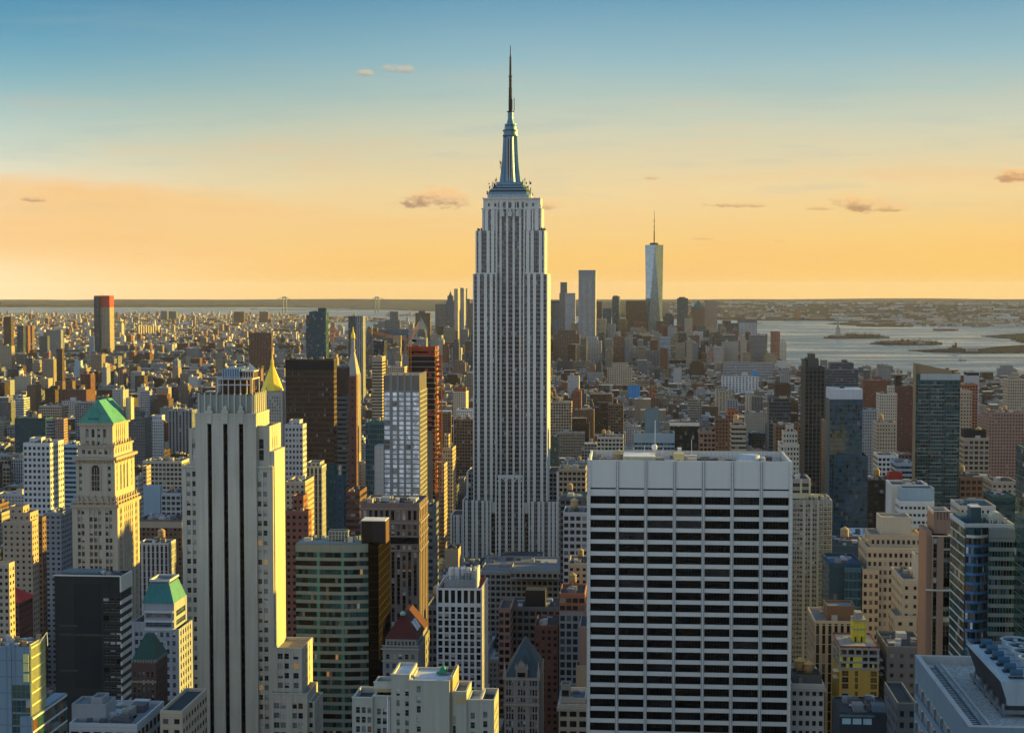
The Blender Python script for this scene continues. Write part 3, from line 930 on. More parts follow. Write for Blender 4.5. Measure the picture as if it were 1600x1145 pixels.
    cx = at(797.5, 450, cy).x
    XX = lambda px: at(px, 300, cy).x
    hw = lambda px: px / 2 * Y / F
    k = B.mesh_part('observation_deck')
    def oct_(mb, w, d, z0, z1, mat, ch=.3):
        """box with cut corners"""
        c = min(w, d) * ch
        p = [(-w + c, -d), (w - c, -d), (w, -d + c), (w, d - c), (w - c, d), (-w + c, d), (-w, d - c), (-w, -d + c)]
        for i in range(8):
            a, b = p[i], p[(i + 1) % 8]
            mb.face([(cx + a[0], cy + a[1], z0), (cx + b[0], cy + b[1], z0), (cx + b[0], cy + b[1], z1), (cx + a[0], cy + a[1], z1)], mat)
        mb.face([(cx + a[0], cy + a[1], z1) for a in p], mat)
    oct_(k, hw(69), 12.5, Zp(309), Zp(303), pale, .15)
    for i in range(26):
        u = cx - hw(66) + hw(132) * i / 25
        k.box(u - .15, u + .15, cy - 12.8, cy - 12.5, Zp(309), Zp(303), m)
    tiers = B.mesh_part('stepped_base')
    for (w, d, a, b, mat) in ((65, 12, 303, 299, m), (64, 11.6, 299, 296, md), (61, 11, 296, 293.5, m), (54, 10, 293.5, 291.5, md), (52, 9.6, 291.5, 289, m), (45, 8.6, 289, 287.5, md), (43, 8.2, 287.5, 283, m)):
        oct_(tiers, hw(w), d, Zp(a), Zp(b), mat, .22)
    mast = B.mesh_part('mooring_mast')
    prof = [(283, 33.5), (275, 31.5), (262, 28), (250, 26), (238, 24.5), (222, 23), (210, 22)]
    for (p0, w0), (p1, w1) in zip(prof, prof[1:]):
        za, zb = Zp(p0), Zp(p1); a, b = hw(w0), hw(w1)
        # four buttress wings around a round core
        for sx in (-1, 1):
            for sy in (-1, 1):
                pass
        pts0 = [(-a, -a * .42), (-a * .62, -a * .42), (-a * .42, -a), (a * .42, -a), (a * .62, -a * .42), (a, -a * .42), (a, a * .42), (a * .62, a * .42), (a * .42, a), (-a * .42, a), (-a * .62, a * .42), (-a, a * .42)]
        pts1 = [(-b, -b * .42), (-b * .62, -b * .42), (-b * .42, -b), (b * .42, -b), (b * .62, -b * .42), (b, -b * .42), (b, b * .42), (b * .62, b * .42), (b * .42, b), (-b * .42, b), (-b * .62, b * .42), (-b, b * .42)]
        for i in range(12):
            j = (i + 1) % 12
            mast.face([(cx + pts0[i][0], cy + pts0[i][1], za), (cx + pts0[j][0], cy + pts0[j][1], za), (cx + pts1[j][0], cy + pts1[j][1], zb), (cx + pts1[i][0], cy + pts1[i][1], zb)], m)
    g = B.mesh_part('mast_window', parent=mast)
    for i in range(5):
        u = cx + (i - 2) * 1.0
        g.box(u - .26, u + .26, cy - hw(33.5) - .1 + .0, cy - hw(22) + .6, Zp(281), Zp(214), GL['dark'] if i % 2 else pale)
    crown = B.mesh_part('mast_crown', smooth=False)
    crown.lathe(cx, cy, [(hw(23.5), Zp(210)), (hw(23.5), Zp(207)), (hw(21.5), Zp(206.5)), (hw(21.5), Zp(203)), (hw(23.5), Zp(202.5)), (hw(23.5), Zp(200)), (hw(19), Zp(199.5)), (hw(18.5), Zp(195)), (hw(17), Zp(194.5)),
                         (hw(18.5), Zp(191.5)), (hw(18.5), Zp(190.5)), (hw(12), Zp(190)), (hw(9.5), Zp(185)), (hw(8.2), Zp(182)), (hw(8), Zp(172))], m, 16)
    crown.lathe(cx, cy, [(hw(24.6), Zp(210.3)), (hw(24.6), Zp(208.6)), (hw(22), Zp(208.5))], md, 16)
    crown.lathe(cx, cy, [(hw(24.6), Zp(201.4)), (hw(24.6), Zp(199.9)), (hw(22), Zp(199.8))], md, 16)
    ant = B.mesh_part('antenna', parent=crown)
    bm = stone('antenna_steel', (.03, .028, .03), .6)
    ant.lathe(cx, cy, [(hw(8), Zp(183)), (hw(8), Zp(171.5)), (hw(12), Zp(171.3)), (hw(12), Zp(170.2)), (hw(6), Zp(170)), (hw(6), Zp(150)), (hw(5.4), Zp(149)), (hw(5.4), Zp(133)), (hw(4.4), Zp(132)), (hw(4.4), Zp(115)),
                       (hw(6.5), Zp(114.8)), (hw(6.5), Zp(113.8)), (hw(3.4), Zp(113.5)), (hw(3.4), Zp(97)), (hw(2.6), Zp(96.5)), (hw(2.6), Zp(83)), (hw(1.6), Zp(82)), (hw(1.2), Zp(66))], bm, 8)
    for i in range(22):
        z = Zp(181 - i * 3.1); w = hw(9.5 if i < 4 else 6.8 if i < 12 else 5.6)
        if i % 2: ant.box(cx - w, cx + w, cy - .25, cy + .25, z, z + .35, bm, bottom=True)
        else: ant.box(cx - .25, cx + .25, cy - w, cy + w, z, z + .35, bm, bottom=True)
    for i in range(9):
        z = Zp(111 - i * 3.2); ant.box(cx - .9, cx + .9, cy - .9, cy + .9, z, z + .5, bm, bottom=True)
    ant.beam((cx + hw(12), cy, Zp(170)), (cx + hw(12), cy, Zp(149)), .35, bm); ant.beam((cx + hw(6), cy, Zp(168)), (cx + hw(6), cy, Zp(152)), .25, bm)
    # small aerials around the deck and along the mast
    for (px, a, b) in ((766, 303, 288), (769, 303, 292), (775, 290, 277), (777, 290, 276), (782.5, 262, 248), (784, 266, 250), (818, 290, 279), (821, 290, 276), (826, 300, 288), (830, 303, 291), (833, 309, 300), (763, 306, 298), (848, 345, 322), (845.5, 330, 318)):
        ant.beam((XX(px), cy - 6, Zp(a)), (XX(px), cy - 6, Zp(b)), .22, bm)
        ant.box(XX(px) - .35, XX(px) + .35, cy - 6.7, cy - 6.4, Zp(b + 5), Zp(b + 2), bm, bottom=True)
    rng = random.Random(5)
    dish = B.mesh_part('deck_equipment')
    for i in range(26):
        sx = rng.choice((-1, 1)); px = 797.5 + sx * rng.uniform(21, 35); z = Zp(rng.choice((287, 292, 303, 303)))
        h = rng.uniform(.8, 3.2); q = rng.uniform(.15, .5)
        dish.box(XX(px) - q, XX(px) + q, cy - 9 - q, cy - 9 + q, z, z + h, bm if i % 3 else gold, bottom=True)
    for i in range(22):
        sx = rng.choice((-1, 1)); px = 797.5 + sx * rng.uniform(45, 54); z = Zp(360)
        q = rng.uniform(.15, .5); dish.box(X(px) - q, X(px) + q, Y + 5, Y + 5 + q * 2, z, z + rng.uniform(.8, 2.6), bm if i % 3 else gold, bottom=True)
    B.done()


# ================================================================== white slab with black window bands
def slab():
    Y = 540
    B = Bld('office_slab', 'wide white travertine office slab with black window bands and cluttered roof', 'office building', Y, short='the white banded slab'); B.frames = False
    w = stone('travertine', (.57, .56, .51), .6, var=.06, streak=.05, joints=(1.52, 2.2)); w2 = stone('travertine_band', (.57, .56, .51), .6, var=.05, streak=.06)
    x0, x1 = B.X(917.5, 720), B.X(1238.5, 720); zt = B.Zp(1080, 720); y1 = Y + 34
    Zp = lambda py: B.Zp(1080, py)
    Wd = x1 - x0; sc = Wd / 321.0
    cols = [((a - 216) / 1230 * Wd, (b - 216) / 1230 * Wd) for a, b in ((236, 389), (408, 561), (580, 733), (752, 906), (925, 1078), (1098, 1251), (1272, 1426))]
    rows = []
    py = 776.0
    while py < 1165:
        rows.append((Zp(py + 12.3), Zp(py))); py += 18.72
    slit = (Zp(765.6), Zp(763.2))
    B.block(x0, x1, Y, y1, 20, zt, w, cols, rows + [slit], rcols=[(4, 13), (16, 25)], lcols=[(4, 13), (16, 25)], ph=3.2, roofc='brown', clut=1.6, spm=w2, pd=.9, sd=.55, d=.9, pal='black')
    # twin grooves of every pier
    gm = B.mesh_part('pier_groove'); dk = stone('groove', (.16, .17, .18))
    for (a, b), (c, d_) in zip(cols, cols[1:]):
        for u in (b + (c - b) * .22, b + (c - b) * .78):
            gm.box(x0 + u - .09, x0 + u + .09, Y - .03, Y + .2, 30, zt - .3, dk)
    for (c0, c1) in cols:
        pass
    mu = B.mesh_part('window_mullion'); mk = stone('dark_mullion', (.012, .013, .014), .5)
    for (c0, c1) in cols:
        for i in range(1, 8):
            u = c0 + (c1 - c0) * i / 8
            mu.box(x0 + u - .05, x0 + u + .05, Y + .55, Y + .8, 60, Zp(764), mk)
    rm = Y; zr = zt - 3.2 + .05
    def r(px, py=712, dy=10): return B.X(px, py, dy)
    yb = B.mesh_part('stair_house'); ylw = stone('yellow_render', (.42, .38, .22)); lt = stone('roof_white', (.6, .6, .58)); dkr = stone('roof_dark', (.05, .052, .055)); tn = stone('tank_wood', (.33, .23, .13))
    yb.box(r(973), r(1024), Y + 6, Y + 20, zr, zr + 3.6, ylw); yb.box(r(974), r(1023), Y + 6.5, Y + 19.5, zr + 3.6, zr + 3.9, lt)
    yb.box(r(1053), r(1068), Y + 5, Y + 10, zr, zr + 5, ylw); yb.box(r(1058), r(1062), Y + 4.9, Y + 5.1, zr, zr + 3, GL['teal'])
    cyl = B.mesh_part('cooling_drum', smooth=True); cm = stone('drum_metal', (.45, .46, .45), .35, metal=.6)
    cx = r(1171); cyl.lathe(cx, Y + 14, [(3.9, zr), (3.9, zr + 1.5), (4.15, zr + 1.6), (4.15, zr + 2.6), (3.8, zr + 2.7), (3.8, zr + 3.8), (3.3, zr + 4.0)], cm, 24)
    cyl.box(cx + 3.9, cx + 5.6, Y + 12, Y + 16, zr, zr + 3, cm)
    rf = B.mesh_part('roof_plant')
    for (a, b, c, d_, h, mm) in ((1127, 1149, 2, 30, .6, dkr), (1199, 1228, 2, 30, .5, dkr), (1028, 1038, 9, 14, 2.5, dkr), (1040, 1052, 8, 20, 1.2, lt), (925, 948, 4, 12, .7, lt), (1080, 1124, 6, 9, .5, lt), (1072, 1120, 24, 30, .8, dkr), (1000, 1012, 22, 26, 3.2, lt), (1060, 1066, 20, 23, 5.4, lt), (1150, 1153, 4, 8, 2, dkr)):
        rf.box(r(a), r(b), Y + c, Y + d_, zr, zr + h, mm)
    for i in range(6): rf.beam((r(1203 + i * 4.5), Y + 3, zr + .8), (r(1200 + i * 4.5), Y + 29, zr + .8), .16, lt)
    for (px, h, dy, q) in ((1024, 15, 20, .16), (990, 5, 25, .12), (1007, 6, 24, .1), (1083, 8, 26, .1), (1037, 5, 26, .1)):
        rf.beam((r(px), Y + dy, zr), (r(px), Y + dy, zr + h), q, lt, 5)
    rf.lathe(r(1023), Y + 22, [(.1, zr + 4.2), (.9, zr + 4.8), (1.1, zr + 5.6), (.7, zr + 6.4), (.1, zr + 6.6)], lt, 10)
    B.done()
    tk = root('water_tank', 'squat timber water tank with conical lid on the white slab roof', 'water tank', (r(966), Y + 15, zr))
    b = MB(); b.lathe(r(966), Y + 15, [(1.9, zr + 1.0), (2.0, zr + 2.2), (1.95, zr + 3.9)], tn, 16); part(b, 'barrel', tk)
    b = MB(); b.lathe(r(966), Y + 15, [(2.2, zr + 3.85), (.15, zr + 5.4)], stone('tank_lid', (.42, .30, .14)), 16); part(b, 'conical_lid', tk)
    b = MB()
    for i in range(4): b.box(r(966) + (-1.5 if i % 2 else 1.2), r(966) + (-1.2 if i % 2 else 1.5), Y + (13.6 if i < 2 else 16.2), Y + (13.9 if i < 2 else 16.5), zr, zr + 1.05, dkr)
    part(b, 'stand', tk)


# ================================================================== cream tower with three black stripes
def striped():
    Y = 590
    B = Bld('setback_tower', 'cream brick setback tower with three full-height black stripes', 'office tower', Y, short='the black-striped cream tower')
    br = stone('cream_brick', (.43, .40, .32), .9, var=.22, streak=.30, joints=(.6, .34)); cap = stone('cream_trim', (.44, .42, .34)); cr = stone('crown_terracotta', (.24, .255, .22), streak=.3)
    dk = stone('stripe_black', (.004, .004, .005), .4)
    X = lambda px: B.X(px, 800); Z = lambda py: B.Zp(350, py)
    fl = 15.6 * Y / F; zb = 60
    rows = floors(Z(737), zb, fl, .52, 0)
    kw = dict(ph=1.0, clut=0, pd=.45, sd=.32, d=.45, pal='hotel', capm=cap)
    # central slab: three black stripes are real slots
    xs0, xs1, y1 = X(307), X(402), Y + 20
    w = xs1 - xs0
    st = [((a - 307) / 95 * w, (b - 307) / 95 * w) for a, b in ((326, 332.6), (350.6, 357.4), (375, 382))]
    B.seen(xs0, xs1, Y - .8, y1, Z(647))
    B.wall.box(xs0, xs1, Y + .8, y1, zb - 60, Z(647), br)
    e = 0
    for a, b in st + [(w, w)]:
        B.wall.box(xs0 + e, xs0 + a, Y - .8, Y + .8, zb - 60, Z(647), br); e = b
    for a, b in st:
        B.wall.box(xs0 + a, xs0 + b, Y - .8, Y + .8, Z(662), Z(647), cap, bottom=True)
        for i in range(60):
            z = zb - 20 + i * fl
            if z + 2.4 < Z(664): B.panes.append(([(xs0 + a, Y + .45, z), (xs0 + b, Y + .45, z), (xs0 + b, Y + .45, z + 2.5), (xs0 + a, Y + .45, z + 2.5)], 'black', b - a, 2.5))
    sp = B.mesh_part('stripe')
    for a, b in st: sp.box(xs0 + a, xs0 + b, Y + .5, Y + .78, zb - 60, Z(661), dk, bottom=True)
    for a, b in st:
        fin = B.mesh_part('finial'); c = xs0 + (a + b) / 2
        fin.box(c - 1.0, c + 1.0, Y - 1.15, Y - .8, Z(661), Z(647), cap, bottom=True)
        fin.box(c - 1.3, c + 1.3, Y - 1.4, Y + .2, Z(646), Z(641), cap, bottom=True); fin.box(c - .7, c + .7, Y - 1.2, Y, Z(641), Z(637), cap)
        fin.hip(c - .9, c + .9, Y - 1.3, Y + .1, Z(637), Z(633), .8, .6, cap)
    B.wall.box(xs0 - .2, xs1 + .2, Y - 1.0, y1 + .2, Z(648), Z(645.6), cap, bottom=True)
    # crown with fluted terracotta
    cx0, cx1 = X(309), X(398)
    B.seen(cx0, cx1, Y, y1, Z(616))
    c = B.mesh_part('crown')
    c.box(cx0, cx1, Y + .6, y1 - .4, Z(646), Z(617), cr)
    for i in range(10):
        u = cx0 + .7 + (cx1 - cx0 - 1.4) * i / 9
        c.box(u - .28, u + .28, Y + .2, Y + .6, Z(645.6), Z(616), cap)
        c.hip(u - .35, u + .35, Y + .1, Y + .7, Z(616), Z(613.5), .3, .25, cap)
    # sunny side of crown: tall slot windows
    for i in range(6):
        v = Y + 2.0 + (y1 - Y - 4) * i / 5
        c.box(cx1, cx1 + .35, v - .45, v + .45, Z(666), Z(614), cap)
    B.facade((X(397), X(402.5), Y + .3, y1, Z(700), Z(648)), 'R', [(3, 4.2), (6.2, 7.4), (9.6, 10.8), (13, 14.2)], [(Z(690), Z(668))], br, pd=.45, sd=.3, pal='office', d=.45)
    B.roof.top(cx0, cx1, Y + .5, y1 - .5, Z(616.8), ROOFC['brown'])
    # roof plant: blue louvred box inside a white steel frame
    rp = B.mesh_part('roof_plant'); wf = stone('frame_white', (.5, .5, .47)); bl = stone('louvre_blue', (.10, .19, .26), .5); dr = stone('rust_dark', (.09, .05, .03))
    zr = Z(616.5); zA = Z(603); zB = Z(594); zC = Z(578)
    for px in (337, 345, 354, 364, 373, 383, 391):
        rp.box(X(px) - .18, X(px) + .18, Y + 4, Y + 4.4, zr, zB, wf); rp.box(X(px) - .18, X(px) + .18, y1 - 5, y1 - 4.6, zr, zB, wf)
    rp.box(X(336), X(392), Y + 3.8, y1 - 4.4, zB, zB + .5, wf, bottom=True); rp.box(X(336), X(392), Y + 3.95, Y + 4.2, zA, zA + .4, wf, bottom=True)
    rp.box(X(340), X(386), Y + 6, y1 - 6, zr, zB, dr)
    rp.box(X(343), X(371), Y + 5, y1 - 6, zB + .5, zC, bl)
    for i in range(8): rp.box(X(343.5 + i * 3.8), X(343.5 + i * 3.8) + .2, Y + 4.85, Y + 5, zB + .5, zC, wf)
    rp.box(X(373), X(392), Y + 6, y1 - 7, zB + .5, Z(582), dr); rp.box(X(372), X(393), Y + 5.8, y1 - 6.8, Z(582), Z(580), wf, bottom=True)
    for i in range(5): rp.box(X(375 + i * 4), X(375 + i * 4) + .2, Y + 5.8, Y + 6, zB + .5, Z(582), wf)
    rp.face([(X(380), Y + 9, Z(580)), (X(395), Y + 9, Z(580)), (X(382), Y + 9, Z(568))], wf); rp.face([(X(395), Y + 9.3, Z(580)), (X(380), Y + 9.3, Z(580)), (X(382), Y + 9.3, Z(568))], wf)
    for i in range(22): rp.box(X(331 + i * 3), X(331 + i * 3) + .08, Y + 3.2, Y + 3.3, zB, zB + 1.2, wf)
    rp.box(X(331), X(396), Y + 3.2, Y + 3.3, zB + 1.1, zB + 1.2, wf, bottom=True)
    for i in range(7): rp.box(X(348 + i * 5), X(348 + i * 5) + 1, Y + 7, Y + 8.5, zC, zC + .6 + .3 * (i % 3), wf)
    # shoulders
    sh = [(X(295), X(307) - .0, Z(671)), (X(402), X(421), Z(666))]
    for k, (a, b, z) in enumerate(sh):
        cols = [((b - a) * (.38 if k == 0 else .12), (b - a) * (.85 if k == 0 else .50))]
        rw = [(Z(700), Z(687)), (Z(718), Z(702.5)), (Z(686), Z(685))] if 0 else [(Z(701), Z(686)), (Z(719), Z(703))]
        B.block(a, b, Y + 1.2, y1, zb - 60, z, br, cols, rw, rcols=[(4, 5.2), (7.5, 8.7), (11, 12.2)] if k else None, **dict(kw, pal='hotel'))
    B.block(X(421), X(427.5), Y + 1.6, y1 - 1, zb - 60, Z(705), br, None, None, rcols=[(4, 5.6), (9, 10.6)], **dict(kw)) if 0 else B.wall.box(X(421), X(428), Y + 1.6, y1 - 1, zb, Z(705), br)
    # lower slab flanks with paired windows
    a, b = X(284.5), X(307)
    B.block(a, b, Y + .2, y1 + .3, zb - 60, Z(729), br, [((291.5 - 284.5) / 22.5 * (b - a), (297.5 - 284.5) / 22.5 * (b - a)), ((300.7 - 284.5) / 22.5 * (b - a), (306.7 - 284.5) / 22.5 * (b - a))], rows, **dict(kw, rcols=None))
    a, b = X(402), X(426.5); w = b - a
    side_rows = floors(Z(737), zb, fl, .60, 0)
    B.block(a, b, Y + .2, y1 + .3, zb - 60, Z(729), br, [(.02 * w, .27 * w), (.38 * w, .63 * w)], rows, rcols=[(2.2, 3.8), (6.0, 7.6), (10.6, 12.2), (15.2, 16.8)], **dict(kw))
    cr2 = B.mesh_part('trim')
    for a, b in ((284.5, 307), (402, 426.5)):
        for i in range(6):
            u = X(a) + (X(b) - X(a)) * (i + .5) / 6
            cr2.hip(u - .7, u + .7, Y - .2, Y + .4, Z(731), Z(726.5), .5, .1, cap)
    # lower wings stepping down towards the west
    rw = floors(Z(1018), zb, fl, .56, 0)
    a, b = X(427), X(471); w = b - a
    B.block(a, b, Y - 1.0, Y + 19, zb - 60, Z(1010), br, [(.14 * w, .32 * w), (.38 * w, .54 * w), (.70 * w, .88 * w)], rw, rcols=[(2.2, 3.4), (5.6, 6.8), (9, 10.2), (13, 14.2)], **dict(kw, roofc='tan'))
    a, b = X(425), X(483); w = b - a
    rw = floors(Z(1090), zb - 10, fl, .56, 0)
    B.block(a, b, Y - 5.5, Y + 14, zb - 60, Z(1076), br, [(.10 * w, .25 * w), (.28 * w, .42 * w), (.60 * w, .72 * w), (.76 * w, .88 * w)], rw, rcols=[(2, 3.3), (5.4, 6.7), (9, 10.3), (13, 14.3)], **dict(kw, roofc='tan'))
    a, b = X(482.6), X(493)
    B.block(a, b, Y - 4, Y + 12, zb - 60, Z(1090), br, [(.5, 1.8)], rw, rcols=[(2, 3.3), (6, 7.3), (10, 11.3)], **dict(kw, roofc='tan'))
    B.done()


# ================================================================== ornate tower with green hipped roof
def green_roof():
    Y = 760
    B = Bld('ornate_tower', 'ornate buff stone tower with steep green copper roof and arched loggias', 'office tower', Y, short='the green-roofed ornate tower')
    st = stone('buff_stone', (.40, .35, .27), .9, var=.12, joints=(1.3, .7)); tr = stone('buff_trim', (.36, .29, .21)); cop = stone('copper_green', (.075, .26, .19), .6, var=.4, streak=.5)
    X = lambda px, py=750: B.X(px, py); Z = lambda py: B.Zp(150, py)
    fl = 11.3 * Y / F
    kw = dict(clut=0, pd=.5, sd=.3, d=.5, pal='office', ph=.8)
    def cols(a, b, lst): return [((p - a) / (b - a) * (X(b) - X(a)), (q - a) / (b - a) * (X(b) - X(a))) for p, q in lst]
    y1 = Y + 34
    rows = floors(Z(797), 40, fl, .6, 0)
    B.block(X(112), X(183), Y, y1, -1, Z(790), st, cols(112, 183, [(120.5, 125), (126.5, 131), (139, 144), (146, 151), (153, 157.5), (164, 168.5), (170, 174.5)]), rows,
            rcols=[(3, 4.3), (5, 6.3), (10, 11.2), (13, 14.2), (16, 17.2), (19, 20.2), (22, 23.2), (27, 28.3), (29, 30.3)], **kw)
    rows = floors(Z(729), Z(775), fl, .5, 0)
    B.block(X(117), X(178), Y + 1.5, y1 - 2, Z(790), Z(717), st, cols(117, 178, [(122, 126.5), (167, 171.5)]), rows, rcols=[(2.2, 3.4), (8, 9.4), (13, 14.4), (18, 19.4), (25, 26.2)], **kw)
    B.block(X(119), X(176), Y + 2.4, y1 - 3, Z(717), Z(698), st, cols(119, 176, [(126, 131), (135, 140), (144, 148.5), (152, 157), (161, 166), (169, 173.5)]), [(Z(710), Z(703.5))], rcols=[(2, 3.2), (6, 7.2), (10, 11.2), (14, 15.2), (18, 19.2), (22, 23.2)], **kw)
    B.block(X(121), X(172), Y + 4.5, y1 - 5, Z(698), Z(663), st, cols(121, 172, [(130, 134.6), (139, 143.6), (148, 152.6), (157, 161.6)]), [(Z(684.5), Z(674)), (Z(696.5), Z(690))],
            rcols=[(5, 6), (8, 9), (11, 12), (14, 15), (17, 18)], **kw)
    x0, x1 = X(121), X(172)
    # central three-storey arched window in the middle stage
    ar = B.mesh_part('arched_window')
    cx, hw_ = X(148), (X(154) - X(142)) / 2
    ar.box(cx - hw_, cx + hw_, Y + 1.36, Y + 1.52, Z(767), Z(733), GL['dark'], bottom=True)
    pts = [(cx + hw_ * math.cos(math.pi * i / 10), Y + 1.36, Z(733) + hw_ * math.sin(math.pi * i / 10)) for i in range(11)]
    ar.face(pts[::-1], GL['dark'])
    for i in range(3): ar.box(cx - hw_, cx + hw_, Y + 1.28, Y + 1.36, Z(742 + i * 9) - .3, Z(742 + i * 9), tr, bottom=True)
    for u in (-.33, .33): ar.box(cx + hw_ * u - .12, cx + hw_ * u + .12, Y + 1.28, Y + 1.36, Z(767), Z(731), tr, bottom=True)
    su = B.mesh_part('arch_surround')
    for i in range(10):
        a, b = math.pi * i / 10, math.pi * (i + 1) / 10
        q = [(cx + r_ * math.cos(t), Y + 1.2, Z(733) + r_ * math.sin(t)) for r_, t in ((hw_ + .9, a), (hw_ + .9, b), (hw_, b), (hw_, a))]
        su.face(q[::-1], tr)
    su.box(cx - hw_ - .9, cx - hw_, Y + 1.2, Y + 1.5, Z(767), Z(733), tr); su.box(cx + hw_, cx + hw_ + .9, Y + 1.2, Y + 1.5, Z(767), Z(733), tr)
    # side arches (sunlit)
    for v in (9, 14, 19):
        ar.box(X(178) - .02, X(178) + .12, Y + 1.5 + v - 1.0, Y + 1.5 + v + 1.0, Z(768), Z(730), GL['half'], bottom=True)
    # heads of the loggia openings
    for px in (132.3, 141.3, 150.3, 159.3):
        c = X(px); r_ = (X(134.6) - X(130)) / 2
        ar.face([(c + r_ * math.cos(math.pi * i / 8), Y + 4.4, Z(674) + r_ * math.sin(math.pi * i / 8)) for i in range(9)][::-1], GL['dark'])
    co = B.mesh_part('cornice')
    for (a, b, ya, yb_, p0, p1, e) in ((112, 183, 0, 34, 793, 788, .8), (113, 182, 0, 34, 785, 783, .5), (117, 178, 1.5, 32, 719, 714.5, 1.3), (119, 176, 2.4, 31, 700, 697, .5), (121, 172, 4.5, 29, 666, 662, .7)):
        co.box(X(a) - e, X(b) + e, Y + ya - e, Y + yb_ + e, Z(p0), Z(p1), tr, bottom=True)
    for i in range(16):     # brackets and roundels under the big cornice
        u = X(118) + (X(177) - X(118)) * i / 15
        co.box(u - .3, u + .3, Y + .9, Y + 1.5, Z(724), Z(719), tr, bottom=True)
    for i in range(12):
        v = Y + 2.5 + 29 * i / 12
        co.box(X(178), X(178) + .8, v - .3, v + .3, Z(724), Z(719), tr, bottom=True)
    for px in (121, 127, 136, 147, 158, 167, 173, 179):
        u = X(px); orn = B.mesh_part('ornament'); orn.hip(u - .9, u + .9, Y + .1, Y + 1.6, Z(789), Z(778), .5, .5, tr); orn.lathe(u, Y + .7, [(.2, Z(778)), (.55, Z(776)), (.1, Z(773.5))], tr, 6)
    for i in range(8):
        v = Y + 2 + i * 4.2; u = X(183) - .8; orn = B.mesh_part('ornament')
        orn.hip(u - .7, u + .8, v - .8, v + .8, Z(789), Z(777), .5, .5, tr)
    for i in range(9):
        u = X(120) + (X(175) - X(120)) * i / 8; orn = B.mesh_part('ornament'); orn.lathe(u, Y + 2.7, [(.35, Z(698)), (.5, Z(695.5)), (.1, Z(692))], tr, 6)
    for i in range(7):
        orn = B.mesh_part('ornament'); orn.lathe(X(175.5), Y + 4 + i * 4, [(.35, Z(698)), (.5, Z(695)), (.1, Z(691))], tr, 6)
    rf = B.mesh_part('copper_roof')
    ya, yb_ = Y + 3.8, y1 - 4.3
    rf.hip(x0 - .9, x1 + .9, ya, yb_, Z(662.5), Z(627), (x1 - x0) / 2 + .3, 3.4, cop)
    for i in range(11):    # standing seams
        t = (i + 1) / 12
        u = x0 - .9 + (x1 - x0 + 1.8) * t
        h = 1 - abs(t - .5) * 2
        rf.beam((u, ya - .05, Z(662.5)), (u + (x0 + x1 - 2 * u) / 2 * h * .96, ya + 3.4 * h - .05, Z(662.5) + (Z(627) - Z(662.5)) * h), .07, cop)
    rf.box(x0 + 4.2, x0 + 9.6, ya + .5, ya + 3, Z(661), Z(654), stone('louvre_teal', (.03, .14, .15)))
    ch = B.mesh_part('chimney', parent=rf)
    ch.box(X(168), X(171.5), Y + 22, Y + 24, Z(640), Z(614), st); ch.box(X(172), X(180.5), Y + 25, Y + 30, Z(662), Z(627), st)
    B.done()


